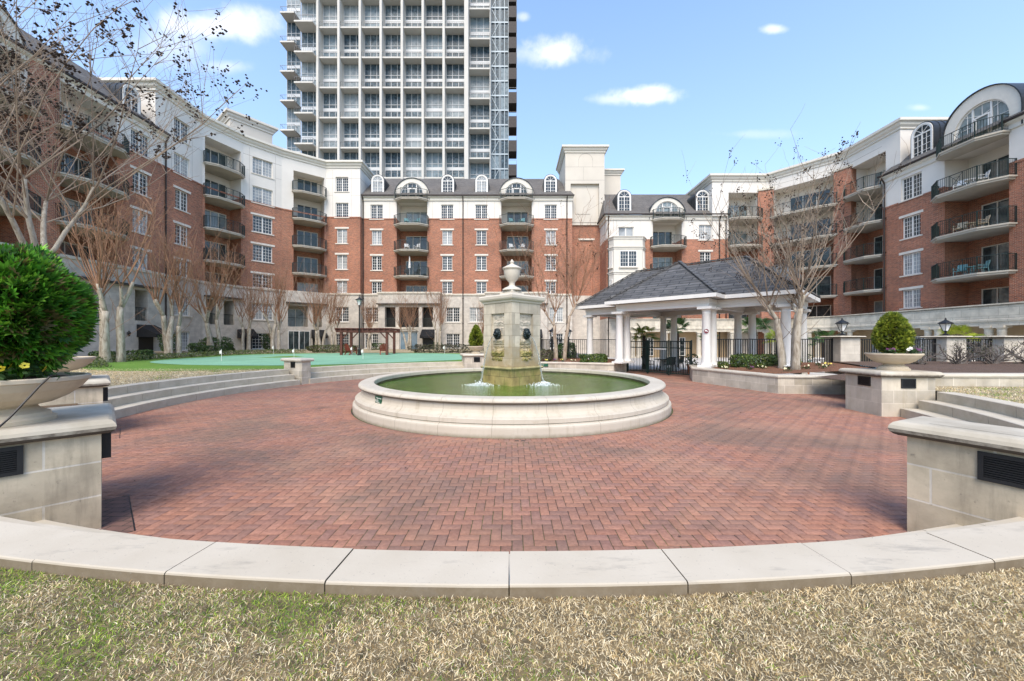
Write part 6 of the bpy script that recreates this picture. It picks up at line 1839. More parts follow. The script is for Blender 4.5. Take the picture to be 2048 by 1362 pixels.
def crape_meshes(seed, H=8.5, trunks=3, r0=.10, fork=.30, lean=.16, spread=.55, shoots=5, twigs=4, pods=0, base=.22, tw='twig', bark='bark', rmin=.004, pod_s=.035, up=.10, sub2=2, limb=.20):
    rr = random.Random(seed); T = MB(); B = MB(); P = MB()
    for k in range(trunks):
        az = 2 * PI * (k + rr.uniform(-.2, .2)) / trunks + seed
        o = Vector((base * math.cos(az), base * math.sin(az), -.15)); d = Vector((lean * math.cos(az), lean * math.sin(az), 1))
        L_ = H * fork * rr.uniform(.85, 1.15)
        pts, dd = wiggle_path(rr, o, d, L_, 7, .05, .02)
        T.tube(pts, [r0 * (1.45 if i == 0 else 1.12 - .35 * i / 7) * rr.uniform(.93, 1.07) for i in range(8)], 9)
        # knuckle, then limbs
        for j in range(rr.choice((2, 2, 3))):
            a = az + rr.uniform(-1.3, 1.3); dl = (dd + Vector((math.cos(a) * spread * .55, math.sin(a) * spread * .55, 0))).normalized()
            q, dq = wiggle_path(rr, pts[-1] - dd * .06, dl, H * limb * rr.uniform(.8, 1.2), 5, .08, .05)
            rl = r0 * rr.uniform(.42, .6); T.tube(q, [rl * (1.15 - .45 * i / 5) for i in range(6)], 7)
            for s in range(shoots + rr.choice((-1, 0, 1))):
                a2 = rr.uniform(0, 2 * PI); i0 = rr.choice((3, 4, 5, 5)); ds = (dq * .7 + Vector((math.cos(a2) * spread, math.sin(a2) * spread, rr.uniform(.35, .8)))).normalized()
                Ls = (H - q[i0].z) * rr.uniform(.65, 1.02); w, dw = wiggle_path(rr, q[i0], ds, Ls, 7, .06, up)
                rs = r0 * rr.uniform(.14, .24); B.tube(w, [max(rmin, rs * (1 - .85 * i / 7)) for i in range(8)], 4, cap=False)
                for t in range(twigs):
                    i1 = rr.randint(1, 6); a3 = rr.uniform(0, 2 * PI); dt = (Vector((math.cos(a3) * .8, math.sin(a3) * .8, rr.uniform(.1, .9))) + dw * .5).normalized()
                    Lt = Ls * rr.uniform(.22, .5); x, dx = wiggle_path(rr, w[i1], dt, Lt, 4, .10, up * .8); B.tube(x, [max(rmin * .8, rs * .42 * (1 - .75 * i / 4)) for i in range(5)], 3, cap=False)
                    for u in range(sub2):
                        i2 = rr.randint(1, 4); a4 = rr.uniform(0, 2 * PI); y, dy = wiggle_path(rr, x[i2], dx + Vector((math.cos(a4) * .8, math.sin(a4) * .8, rr.uniform(-.2, .5))), Lt * .4, 3, .12, .05); B.tube(y, [max(rmin * .7, rs * .2), max(rmin * .7, rs * .16), rmin * .7, rmin * .6], 3, cap=False)
                        if pods and rr.random() < pods * .5: pod_cluster(P, rr, y[-1], rr.randint(5, 10), pod_s)
                    if pods and rr.random() < pods: pod_cluster(P, rr, x[-1], rr.randint(7, 14), pod_s)
                if pods and rr.random() < pods: pod_cluster(P, rr, w[-1], rr.randint(8, 15), pod_s)
        if rr.random() < .8:                                # a few low side sprouts
            for s in range(3):
                a2 = rr.uniform(0, 2 * PI); w, _ = wiggle_path(rr, pts[rr.randint(3, 6)], (math.cos(a2), math.sin(a2), .8), H * .22, 5, .08, .1); B.tube(w, [.014 * (1 - .7 * i / 5) for i in range(6)], 3, cap=False)
    return T.mesh('trunk', M[bark], True, False), B.mesh('branches', M[tw], True, False), P.mesh('seed_pods', M['pod'], False, False) if P.f else None
def tree(label, loc, meshes, rz=0, sc=1, group=None):
    t = thing('crape_myrtle_tree', label, 'tree', loc, group); t.rotation_euler = (0, 0, rz); t.scale = (sc,) * 3
    for n, m in zip(('trunk', 'branches', 'seed_pods'), meshes):
        if m:
            o = sub(n, m, t)
            if n == 'seed_pods': o['kind'] = 'stuff'
    return t
CM = [crape_meshes(s, 9.8, n, r0=.18, fork=.28, lean=.045, spread=.58, shoots=5, twigs=5, up=.11, limb=.13, base=.30, rmin=.008, sub2=1, bark='bark_pale') for s, n in ((1, 3), (2, 3), (3, 4))]
gr = 'bare trees in front of the apartment walls'
spots = [(-22.4, 21.3, 0, 1.08, 0, 'bare tree with two pale trunks beside the far bowl, nearest of the left row'), (-24.6, 27.6, 1, 1.02, 1.1, 'bare tree with thick fused trunks left of the dark awning, second in the left row'),
         (-25.6, 32.6, 2, .98, 2.3, 'bare pollarded tree right of the ball hedge, third in the left row'), (-25.2, 36.0, 0, .80, 3.0, 'smaller bare tree between the third and fourth of the left row'),
         (-23.0, 37.0, 1, .92, .5, 'bare tree before the angled window bay, behind the flag stick'), (-20.1, 39.6, 2, .82, 4.0, 'bare tree beside the loggia and black awning, left of the lamp post'),
         (-18.7, 40.2, 0, .72, 5.0, 'slim bare tree close left of the lamp post'), (-15.6, 41.6, 1, .62, 1.9, 'thin bare tree behind the red pergola'),
         (-11.3, 41.6, 2, .66, .9, 'thin bare tree in front of the column loggia'), (-7.9, 40.5, 0, .74, 2.6, 'bare tree right of the black awning and clipped box'),
         (-3.0, 41.8, 1, .60, 3.4, 'thin bare tree behind the cone shrub')]
for x, y, k, sc, rz, lab in spots: tree(lab, (x, y, lawn_z(x, y)), CM[k], rz, sc, gr)
tree('bare double trunk tree in the flower bed just right of the fountain', (2.95, 23.3, .70), crape_meshes(17, 8.8, 2, r0=.12, fork=.30, lean=.05, spread=.66, shoots=7, twigs=6, base=.26, limb=.12, rmin=.009, pods=.10, pod_s=.03, tw='twig', up=.09), 1.57, 1)
tree('tall bare tree with dark seed clusters in front of the pavilion', (11.25, 15.4, .74), crape_meshes(23, 8.2, 3, r0=.14, fork=.28, lean=.035, spread=.95, shoots=7, twigs=5, base=.26, limb=.08, rmin=.005, pods=.5, pod_s=.028, tw='twig_grey', bark='bark_pale', up=.10, sub2=2), .35, 1)
tree('large bare tree with dark seed clusters overhanging from the left edge', (-11.4, 8.9, .6), crape_meshes(31, 10.4, 4, r0=.095, fork=.32, lean=.14, spread=1.05, shoots=9, twigs=7, base=.32, pods=.40, pod_s=.034, tw='twig_grey', bark='bark_pale', up=.045, sub2=3), .6, 1)

# ------------------------------------------------------------------ conifers and hedges
def sprays(seed, n, pos_fn, size, colors, fan=5, jitter=.5):
    """feathery sprays: each is a small fan of narrow leaves that follows its outward direction"""
    rng = np.random.default_rng(seed); P, D = pos_fn(rng, n)
    D = D + rng.normal(0, jitter, D.shape) * .6 + np.array([0, 0, .25]); D /= np.linalg.norm(D, axis=1, keepdims=True)
    S = np.cross(D, rng.normal(0, 1, D.shape)); S /= np.linalg.norm(S, axis=1, keepdims=True)
    V = []; C = []
    pal = np.array(colors); base = pal[rng.integers(0, len(pal), n)] * rng.uniform(.8, 1.2, (n, 1))
    sz = size * rng.uniform(.7, 1.3, (n, 1))
    for k in range(fan):
        a = (k - (fan - 1) / 2) * (.95 / max(1, fan - 1) * 2)
        d = D * math.cos(a) + S * math.sin(a); w = np.cross(d, np.cross(D, S)); w /= np.linalg.norm(w, axis=1, keepdims=True)
        l = sz * (1.0 - .25 * abs(a)); b0 = P + d * l * .05
        q = np.stack([b0, b0 + d * l * .55 + w * l * .13, b0 + d * l, b0 + d * l * .55 - w * l * .13], 1); V.append(q); C.append(base * rng.uniform(.85, 1.15, (n, 1)))
    V = np.concatenate(V); C = np.concatenate(C); nq = len(V)
    return V.reshape(-1, 3), np.arange(nq * 4).reshape(-1, 4), C
def ellipsoid_fn(rx, rz, zc, egg=0.0, lo=.5, lumps=None):
    def f(rng, n):
        d = rng.normal(0, 1, (n, 3)); d /= np.linalg.norm(d, axis=1, keepdims=True)
        r = rng.uniform(lo, 1, (n, 1)) ** .45
        if lumps is not None:
            bump = np.zeros((n, 1))
            for (lx, ly, lz, h) in lumps: bump += h * np.exp(-((d - np.array([lx, ly, lz])) ** 2).sum(1, keepdims=True) / .10)
            r = r * (1 + bump)
        taper = 1 - egg * d[:, 2:3]
        p = d * r * np.array([rx, rx, rz]); p[:, :2] *= taper; p[:, 2] += zc
        nrm = d / np.array([rx, rx, rz]); nrm /= np.linalg.norm(nrm, axis=1, keepdims=True)
        return p, nrm
    return f
rl = random.Random(9)
def lumps(n, h): 
    out = []
    for _ in range(n):
        v = Vector((rl.gauss(0, 1), rl.gauss(0, 1), rl.gauss(0, 1))).normalized(); out.append((*v, rl.uniform(-h, h)))
    return out
def conifer(label, loc, rx, rz, zc, seed, n, size, cols, egg, core=(.012, .022, .006), lump=.09, cat='shrub', fan=5):
    t = thing('conifer_shrub', label, cat, loc)
    L_ = lumps(34, lump); V, Fq, C = sprays(seed, n, ellipsoid_fn(rx, rz, zc, egg, .55, L_), size, cols, fan)
    sub('foliage', np_mesh('foliage', V, Fq, M['needle'], C), t)
    b = MB(); rr = random.Random(seed); b.tube([(0, 0, -.05), (0, 0, zc * .5), (.02, 0, zc + rz * .5)], [.05, .04, .012], 7)
    for q in range(26):
        a = rr.uniform(0, 2 * PI); z = zc + rz * rr.uniform(-.75, .7); h = rx * .8 * math.sqrt(max(.05, 1 - ((z - zc) / rz) ** 2)); b.tube([(0, 0, z - .12), (h * .5 * math.cos(a), h * .5 * math.sin(a), z - .02), (h * math.cos(a), h * math.sin(a), z + .1)], [.016, .011, .004], 4, cap=False)
    sub('stems', b.mesh('stems', M['dark_stem'], False, False), t)
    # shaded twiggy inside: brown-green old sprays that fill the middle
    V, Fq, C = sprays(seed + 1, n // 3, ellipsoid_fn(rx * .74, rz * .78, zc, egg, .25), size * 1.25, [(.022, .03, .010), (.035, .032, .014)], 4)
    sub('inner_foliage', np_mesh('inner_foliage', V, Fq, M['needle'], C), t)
    return t
BRIGHT = [(.075, .25, .015), (.12, .33, .02), (.05, .18, .016), (.19, .42, .035), (.03, .11, .012), (.08, .26, .016), (.13, .11, .035)]
YELLOW = [(.22, .28, .025), (.29, .34, .04), (.15, .21, .025), (.36, .39, .05), (.08, .12, .02)]
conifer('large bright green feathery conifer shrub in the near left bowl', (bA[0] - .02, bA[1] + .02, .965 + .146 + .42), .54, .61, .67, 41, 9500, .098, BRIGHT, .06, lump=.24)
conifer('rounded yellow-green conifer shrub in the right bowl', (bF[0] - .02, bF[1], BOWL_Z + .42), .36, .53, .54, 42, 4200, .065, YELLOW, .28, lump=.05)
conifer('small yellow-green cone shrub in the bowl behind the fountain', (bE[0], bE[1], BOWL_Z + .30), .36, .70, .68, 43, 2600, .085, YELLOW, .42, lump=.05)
def leaf_box(seed, n, x0, x1, y0, y1, z0, z1, size, cols, rz=0, rnd=.12):
    """leaves gathered near the faces of a rounded box"""
    rng = np.random.default_rng(seed)
    c = np.array([(x0 + x1) / 2, (y0 + y1) / 2, (z0 + z1) / 2]); h = np.array([(x1 - x0) / 2, (y1 - y0) / 2, (z1 - z0) / 2])
    d = rng.uniform(-1, 1, (n, 3)); m = np.abs(d).max(1, keepdims=True); e = (np.abs(d) ** 5).sum(1, keepdims=True) ** .2
    p = d / e * rng.uniform(.55, 1.0, (n, 1)) ** .4
    p *= 1 + rnd * np.sin(p[:, :1] * h[0] * 5 + seed) * np.cos(p[:, 1:2] * h[1] * 4 + p[:, 2:] * 3)
    nrm = p ** 3; nrm /= np.maximum(np.linalg.norm(nrm, axis=1, keepdims=True), 1e-6)
    P = p * h + c
    N_ = nrm + rng.normal(0, .55, (n, 3)) + np.array([0, 0, .3]); N_ /= np.linalg.norm(N_, axis=1, keepdims=True)
    U = np.cross(N_, rng.normal(0, 1, (n, 3))); U /= np.linalg.norm(U, axis=1, keepdims=True); W = np.cross(N_, U)
    s = size * rng.uniform(.6, 1.3, (n, 1))
    V = np.stack([P - U * s, P - W * s * .5, P + U * s, P + W * s * .5], 1)
    pal = np.array(cols); C = pal[rng.integers(0, len(pal), n)] * rng.uniform(.75, 1.25, (n, 1))
    return V.reshape(-1, 3), np.arange(n * 4).reshape(-1, 4), C
GREEN = [(.04, .085, .018), (.06, .12, .022), (.03, .06, .014), (.085, .14, .03)]
LIME = [(.10, .15, .02), (.15, .19, .03), (.07, .10, .018), (.05, .075, .02)]
OLIVE = [(.085, .075, .035), (.12, .10, .05), (.06, .055, .028), (.10, .12, .04)]
SILV = [(.10, .13, .055), (.15, .17, .08), (.07, .09, .035), (.18, .19, .10)]
def hedge(label, x0, x1, y0, y1, z0, z1, n, size, cols, seed, name='hedge', cat='hedge', group=None, rnd=.12, core=True):
    c = ((x0 + x1) / 2, (y0 + y1) / 2, z0); t = thing(name, label, cat, c, group)
    V, Fq, C = leaf_box(seed, n, x0 - c[0], x1 - c[0], y0 - c[1], y1 - c[1], 0, z1 - z0, size, cols, rnd=rnd)
    sub('foliage', np_mesh('foliage', V, Fq, M['leaf'], C), t)
    b = MB(); rr = random.Random(seed); w = min(x1 - x0, y1 - y0) * .3
    for q in range(max(4, int((x1 - x0) * 5))):
        x = rr.uniform(x0, x1) * .8 + .2 * c[0] - c[0]; y = rr.uniform(y0, y1) * .8 + .2 * c[1] - c[1]; b.tube([(x * .8, y * .8, -.05), (x, y, (z1 - z0) * .45), (x + rr.uniform(-.1, .1), y + rr.uniform(-.1, .1), (z1 - z0) * .85)], [.014, .010, .004], 4, cap=False)
    sub('stems', b.mesh('stems', M['dark_stem'], False, False), t)
    return t
gz = lawn_z
hedge('round glossy green bush right of the right front column', 10.0, 11.75, 16.35, 17.75, .62, 1.28, 3000, .055, GREEN + LIME, 51)
hedge('round glossy green bush between the first bush and the double tree trunk', 11.9, 12.75, 16.6, 17.8, .66, 1.28, 2000, .055, GREEN + LIME, 52)
hedge('low clipped green hedge at the foot of the left pavilion column', 3.9, 5.45, 21.4, 22.3, .62, 1.12, 2600, .06, GREEN + LIME, 53)
hedge('upright dark green clipped bush behind the double tree trunk', 2.9, 4.1, 24.0, 24.9, .6, 1.75, 2200, .06, GREEN, 54)
hedge('sparse brown winter bush behind the fountain pier at right', 1.3, 2.5, 22.8, 23.8, .6, 1.35, 900, .06, OLIVE, 55)
hedge('small bright green plant at the foot of the gate side column', 9.35, 9.75, 17.0, 17.4, .62, .95, 400, .05, LIME, 56, name='bush', cat='bush')
g2 = 'clipped box shrubs along the walls'
for i, (x, y, w, h, lab) in enumerate(((-23.4, 23.9, 1.1, .62, 'low clipped box shrub just right of the nearest left tree'), (-24.9, 31.0, .9, .7, 'low clipped box shrub right of the fused trunk tree'), (-24.9, 23.2, 1.2, .55, 'low clipped box shrub left of the nearest left tree'),
                                       (-15.0, 42.4, 1.6, .75, 'clipped box shrub behind the pergola'), (-8.35, 42.8, 1.0, .85, 'small square clipped box beside the black awning and door'), (-19.0, 41.4, 1.2, .6, 'clipped box shrub before the left dark door'))):
    hedge(lab, x - w / 2, x + w / 2, y - .45, y + .45, gz(x, y), gz(x, y) + h, 800, .07, GREEN, 60 + i, name='box_shrub', cat='shrub', group=g2)
hedge('long dark clipped hedge under the ground floor windows at left', -27.2, -26.4, 31.6, 36.5, gz(-26, 34), gz(-26, 34) + .85, 2600, .07, GREEN, 70)
hedge('big rounded green shrub between second and third left trees', -26.9, -25.0, 32.4, 34.4, gz(-26, 33), gz(-26, 33) + 1.35, 2200, .07, GREEN, 71, name='round_shrub', cat='shrub')
hedge('dark upright shrub beside the second black awning', -25.6, -24.6, 38.6, 39.4, .95, 2.6, 1200, .07, GREEN, 72, name='round_shrub', cat='shrub')
hedge('dark green dome shrub in a low bowl under the first black awning', -26.4, -25.3, 28.2, 29.2, gz(-26, 28.7) + .2, gz(-26, 28.7) + 1.65, 1600, .06, GREEN, 73, name='round_shrub', cat='shrub')
b = MB(); b.lathe([(.3, 0), (.35, .05), (.8, .22), (.95, .33), (.9, .34), (.5, .3), (0, .3)], (-25.85, 28.7), 28); b.v = [(x, y, z + gz(-26, 28.7)) for x, y, z in b.v]
tag(b.build('planter_bowl', M['bowl'], None, uv=False), 'shallow stone bowl under the dark green dome shrub', 'planter')
hedge('long dark winter hedge along the back of the putting green, right of the pergola', -9.2, -2.6, 34.3, 35.0, .82, 1.55, 5200, .055, [(.05, .055, .025), (.08, .075, .04), (.035, .04, .02)] + OLIVE[:2], 74)
hedge('long brown-green winter hedge along the back of the putting green, left of the pergola', -18.6, -13.9, 34.3, 35.0, .84, 1.5, 4200, .055, OLIVE + LIME[:1], 75)
# ground cover strip along the walk
gcs = [(-19.4, 17.2), (-22.6, 19.6), (-23.4, 24), (-23.3, 28), (-21.9, 32.4), (-18.8, 34.4)]
Vs = []; Fs = []; Cs = []; off = 0
for i in range(len(gcs) - 1):
    a, c_ = Vector(gcs[i]), Vector(gcs[i + 1]); n = int((c_ - a).length / .9) + 1
    for k in range(n):
        p = a + (c_ - a) * (k / n); V, Fq, C = leaf_box(80 + i * 20 + k, 330, p.x - .75, p.x + .75, p.y - .75, p.y + .75, gz(p.x, p.y) - .05, gz(p.x, p.y) + .34, .055, SILV + LIME[:2], rnd=.2)
        Vs.append(V); Fs.append(Fq + off); Cs.append(C); off += len(V)
o = link('ground_cover', np_mesh('ground_cover', np.concatenate(Vs), np.concatenate(Fs), M['leaf'], np.concatenate(Cs))); tag(o, 'pale green leafy ground cover strip between putting green and footpath', 'ground cover', kind='stuff')
# bare clipped shrubs at the right, leafless with knobbly stems
def bare_shrub(label, x, y, w, h, seed):
    t = thing('bare_shrub', label, 'shrub', (x, y, .88), 'bare clipped shrubs before the fence piers'); rr = random.Random(seed); b = MB(); tips = []
    for k in range(16):
        a = rr.uniform(0, 2 * PI); d = Vector((math.cos(a) * w, math.sin(a) * w * .6, rr.uniform(.5, 1.1) * h)); pts, dd = wiggle_path(rr, (rr.uniform(-.08, .08), rr.uniform(-.08, .08), -.05), d, h * rr.uniform(.8, 1.25), 5, .22, .06)
        b.tube(pts, [.030 * (1 - .55 * i / 5) for i in range(6)], 5)
        for s in range(6):
            i1 = rr.randint(2, 5); p2, d2 = wiggle_path(rr, pts[i1], dd + Vector((rr.gauss(0, .8), rr.gauss(0, .8), rr.uniform(0, .8))), h * .34, 3, .3, .08); b.tube(p2, [.015, .012, .009, .007], 4)
            tips.append(p2[-1])
    sub('stems', b.mesh('stems', M['bare_stem'], False, False), t)
    rng = np.random.default_rng(seed); T = np.array([tuple(p) for p in tips]); n = 260; P = T[rng.integers(0, len(T), n)] + rng.normal(0, .06, (n, 3))
    U = rng.normal(0, 1, (n, 3)); U /= np.linalg.norm(U, axis=1, keepdims=True); W = np.cross(U, rng.normal(0, 1, (n, 3))); W /= np.linalg.norm(W, axis=1, keepdims=True); s = .03
    V = np.stack([P - U * s, P - W * s * .5, P + U * s, P + W * s * .5], 1).reshape(-1, 3); C = np.array([(.12, .13, .05), (.09, .09, .05), (.16, .16, .08)])[rng.integers(0, 3, n)]
    sub('leaves', np_mesh('leaves', V, np.arange(n * 4).reshape(-1, 4), M['leaf'], C), t)
for i, (x, y, w, h, lab) in enumerate(((17.4, 16.4, .8, .75, 'low bare shrub nearest the rounded conifer shrub'), (19.0, 16.2, .9, .95, 'bare knobbly shrub before the second fence pier'), (20.6, 16.3, .9, .95, 'bare knobbly shrub between second and third fence piers'), (22.2, 16.2, 1.0, 1.0, 'bare knobbly shrub at the right edge before the third pier'))):
    bare_shrub(lab, x, y, w, h, 90 + i)

# ------------------------------------------------------------------ pansies in beds and bowls
def pansies(label, pts, seed, size=.035, cols=((.75, .62, .12), (.80, .72, .45), (.78, .76, .70), (.12, .03, .10)), group='pansies in the flower beds'):
    """one clump of flowers: dark green leaves and a few open faces"""
    for i, (x, y, z, lab) in enumerate(pts):
        rr = random.Random(seed + i); t = thing('pansy_clump', lab, 'flowers', (x, y, z), group); n = 46; rng = np.random.default_rng(seed + i)
        P = np.stack([rng.normal(0, .075, n), rng.normal(0, .075, n), rng.uniform(.0, .11, n)], 1); U = rng.normal(0, 1, (n, 3)); U[:, 2] *= .5; U /= np.linalg.norm(U, axis=1, keepdims=True); W = np.cross(U, np.array([0, 0, 1.0]) + rng.normal(0, .4, (n, 3))); W /= np.linalg.norm(W, axis=1, keepdims=True); s = size
        V = np.stack([P - U * s, P - W * s * .6, P + U * s, P + W * s * .6], 1).reshape(-1, 3); C = np.array([(.03, .07, .02), (.05, .10, .025)])[rng.integers(0, 2, n)]
        sub('leaves', np_mesh('leaves', V, np.arange(n * 4).reshape(-1, 4), M['leaf'], C), t)
        b = []; F_ = []; C = []; m = rr.randint(3, 6); colr = cols[rr.randrange(len(cols))]
        for k in range(m):
            c = Vector((rr.gauss(0, .07), rr.gauss(0, .07), rr.uniform(.09, .15))); nrm = Vector((rr.gauss(0, .5), -.8, .7)).normalized(); u = nrm.cross(Vector((0, 0, 1))).normalized(); w = nrm.cross(u)
            for p in range(5):
                a = 2 * PI * p / 5; r = size * .75; e = c + (u * math.cos(a) + w * math.sin(a)) * r * .75; b0 = len(b)
                for q in range(5):
                    a2 = 2 * PI * q / 5; b.append(tuple(e + (u * math.cos(a2) + w * math.sin(a2)) * r * .62 + nrm * .002 * p))
                F_.append(tuple(range(b0, b0 + 5))); C.append(colr)
        sub('blooms', np_mesh('blooms', b, F_, M['petal'], np.array(C)), t)
rp = random.Random(77)
names_side = ['left end', 'second from the left', 'third from the left', 'middle left', 'middle', 'middle right', 'near the low hedge', 'right end']
pts = []
for i, d in enumerate((89, 86.5, 84, 81.5, 79, 76.5, 74, 71)):
    x, y = pol(10.75 + rp.uniform(0, .4), d); pts.append((x, y, zl((x, y)), f'pansy clump in the bed right of the fountain, {names_side[i]} of its row'))
pansies('', pts, 200)
nm = ['nearest the gate column', 'left of the round bushes', 'before the first round bush', 'before the second round bush', 'at the foot of the double trunk', 'right of the double trunk', 'left of the first fence pier', 'below the first fence pier', 'at the corner of the low wall']
pts = []
for i, (x, y) in enumerate(((9.3, 16.6), (9.9, 15.8), (10.5, 15.9), (11.2, 15.4), (11.6, 15.0), (12.2, 14.9), (12.9, 15.6), (13.2, 16.4), (10.6, 14.6))): pts.append((x, y, zr((x, y)) - .01, f'pansy clump in the right bed, {nm[i]}'))
pansies('', pts, 220)
Y2 = ((.85, .62, .02), (.88, .70, .06))
pansies('', [(bA[0] + .34, bA[1] - .24, .965 + .146 + .43, 'yellow pansies on the soil of the near left bowl, right side'), (bA[0] + .42, bA[1] - .06, .965 + .146 + .43, 'yellow pansies at the right rim of the near left bowl')], 240, .034, Y2)
pansies('', [(bF[0] - .34, bF[1] - .25, BOWL_Z + .43, 'pale pansies on the left of the right bowl'), (bF[0] + .36, bF[1] - .2, BOWL_Z + .43, 'yellow pansies on the right of the right bowl'), (bF[0] + .05, bF[1] - .42, BOWL_Z + .43, 'pale pansies at the front of the right bowl'), (bE[0] + .2, bE[1] - .25, BOWL_Z + .3, 'pale pansies in the cone shrub bowl')], 250, .04)

# ------------------------------------------------------------------ fan palms by the pool
def palm_meshes(seed, h, n, s, cols):
    rr = random.Random(seed); b = MB(); b.tube([(0, 0, 0), (.02, .01, h * .5), (0, 0, h)], [.15, .13, .11], 10)
    for k in range(int(h * 26)):
        z = rr.uniform(.1, h); a = rr.uniform(0, 2 * PI); b.tube([(.12 * math.cos(a), .12 * math.sin(a), z), (.20 * math.cos(a), .20 * math.sin(a), z - .05)], [.02, .004], 3, cap=False)
    V = []; Fq = []; C = []; st = MB()
    for k in range(n):
        a = 2 * PI * k / n * 2.618 + rr.uniform(-.3, .3); el = rr.uniform(-.25, 1.25); d = Vector((math.cos(a) * math.cos(el), math.sin(a) * math.cos(el), math.sin(el))); L_ = s * rr.uniform(.7, 1.0)
        p0 = Vector((0, 0, h)); p1 = p0 + d * L_ * .75; st.tube([p0, (p0 + p1) / 2 + Vector((0, 0, .04)), p1], [.014, .012, .009], 4, cap=False)
        side = d.cross(Vector((0, 0, 1))).normalized(); up = side.cross(d).normalized(); c = cols[rr.randrange(len(cols))]
        for q in range(22):
            t = (q / 21 - .5) * 3.9; e = (d * math.cos(t) + side * math.sin(t)).normalized(); l = L_ * .72 * (1 - .12 * abs(t)); w = .028 * s; drop = Vector((0, 0, -.28 * l))
            b0 = len(V); n_ = e.cross(up).normalized() * w
            V += [tuple(p1), tuple(p1 + e * l * .55 + n_ + up * .05), tuple(p1 + e * l + drop), tuple(p1 + e * l * .55 - n_ + up * .05)]; Fq.append((b0, b0 + 1, b0 + 2, b0 + 3)); C.append(mul(c, rr.uniform(.8, 1.2)))
    return b.mesh('trunk', M['palm_trunk'], False, False), st.mesh('leaf_stalks', M['leaf_stalk'], False, False), np_mesh('fronds', V, Fq, M['palm'], np.array(C))
PG = [(.035, .085, .022), (.05, .11, .025), (.07, .14, .03)]; PY = [(.30, .36, .03), (.22, .30, .03), (.38, .42, .05)]
for (x, y, h, s, cols, lab, sd) in ((11.3, 26.0, 2.55, 1.0, PG, 'dark green fan palm seen between the middle pavilion columns', 1), (8.75, 25.2, 2.2, .85, PY, 'yellow-green fan palm left of the inner pavilion column', 2), (16.1, 25.2, 2.6, 1.05, PG, 'fan palm left of the double tree trunk', 3),
                                    (17.8, 25.5, 1.85, .8, PY, 'low yellow-green fan palm just left of the double tree trunk', 4), (19.9, 24.2, 1.8, .85, PG, 'low fan palm right of the right end column', 5), (27.0, 23.0, 1.9, 1.0, PY, 'bright yellow-green fan palm left of the third fence pier', 6), (14.2, 27.5, 1.9, .7, PG, 'small fan palm far back under the pavilion', 7)):
    t = thing('fan_palm', lab, 'palm', (x, y, 0), 'fan palms by the pool'); a, b_, c_ = palm_meshes(sd, h, 17, s, cols); sub('trunk', a, t); sub('leaf_stalks', b_, t); sub('fronds', c_, t)

# ------------------------------------------------------------------ grass
def grass(name, label, seed, n, region, zf, L0, L1, w, pal_fn, flop=.9, clump=True):
    rng = np.random.default_rng(seed); x, y = region(rng, n); n = len(x)
    z = np.array([zf(a, c) for a, c in zip(x, y)]) if callable(zf) else np.full(n, zf)
    P = np.stack([x, y, z - .008], 1); a = rng.uniform(0, 2 * PI, n); L_ = rng.uniform(L0, L1, n)[:, None]
    lean = np.abs(rng.normal(.55, .35, n))[:, None] * flop
    d0 = np.stack([np.cos(a), np.sin(a), np.zeros(n)], 1); up = np.array([[0, 0, 1.0]])
    side = np.stack([-np.sin(a), np.cos(a), np.zeros(n)], 1); W = (w * rng.uniform(.6, 1.4, n))[:, None] / 2
    cur = rng.normal(0, .7, (n, 1))
    def pt(t): return P + up * L_ * (np.sin(np.minimum(lean, 1.7) * 0 + t * 1.2) * np.clip(1 - lean * .55, .10, 1)) + d0 * L_ * t * np.clip(lean, .05, 1.2) + side * L_ * cur * t * t
    q = [pt(t) for t in (0.0, .4, .75, 1.0)]; ws = (1.0, .95, .7, .12)
    V = []
    for k in range(4): V += [q[k] - side * W * ws[k], q[k] + side * W * ws[k]]
    V = np.stack(V, 1).reshape(-1, 3); b = np.arange(n)[:, None, None] * 8
    Fq = (b + np.array([(0, 1, 3, 2), (2, 3, 5, 4), (4, 5, 7, 6)])[None]).reshape(-1, 4)
    C = np.repeat(pal_fn(rng, x, y), 3, axis=0)
    o = link(name, np_mesh(name, V, Fq, M['blade'], C)); return tag(o, label, 'grass', kind='stuff')
STRAW = np.array([(.78, .63, .37), (.84, .71, .46), (.62, .47, .24), (.88, .77, .54), (.42, .29, .13)]); GRN = np.array([(.17, .28, .02), (.28, .38, .04), (.10, .18, .03), (.38, .43, .08)])
def patch(x, y):
    v = np.sin(x * 3.1 + 1.3) * np.cos(y * 4.7 + .4) + .6 * np.sin(x * 7.3 + y * 5.1) + .5 * np.sin(x * 1.7 - y * 9.3 + 2) + .4 * np.cos(x * 13 + y * 11)
    return v
def near_pal(rng, x, y):
    v = patch(x, y) * .8 + rng.normal(0, .95, len(x)); edge = np.clip((y - (KC[1] - np.sqrt(KR ** 2 - x ** 2)) + .32) / .30, 0, 1)
    thr = 1.05 + np.clip(x * .8 + .25, -1.35, 1.0) - .45 * edge * (x < 1.2); g = v > thr
    c = STRAW[rng.integers(0, 5, len(x))]; c[g] = GRN[rng.integers(0, 4, g.sum())]
    return c * rng.uniform(.8, 1.2, (len(x), 1))
def near_region(rng, n):
    x = rng.uniform(-5.6, 5.6, n); y = rng.uniform(.95, 3.1, n); ok = (np.hypot(x - KC[0], y - KC[1]) > KR + .005) & (np.abs(x) < y * 1.5 + 1.5) & (y > 1.15)
    return x[ok], y[ok]
grass('grass', 'short dry straw coloured winter grass with green patches in the foreground', 7, 560000, near_region, .585, .012, .036, .0036, near_pal, 1.0)
def left_region(rng, n):
    x = rng.uniform(-20, -9, n); y = rng.uniform(7.5, 17.0, n); ok = (np.hypot(x, y - CY) > 11.1) & (x > -1.35 * y - 1.5) & ~((np.abs(x + 9.6) < 1.3) & (np.abs(y - 7.9) < 1.2))
    return x[ok], y[ok]
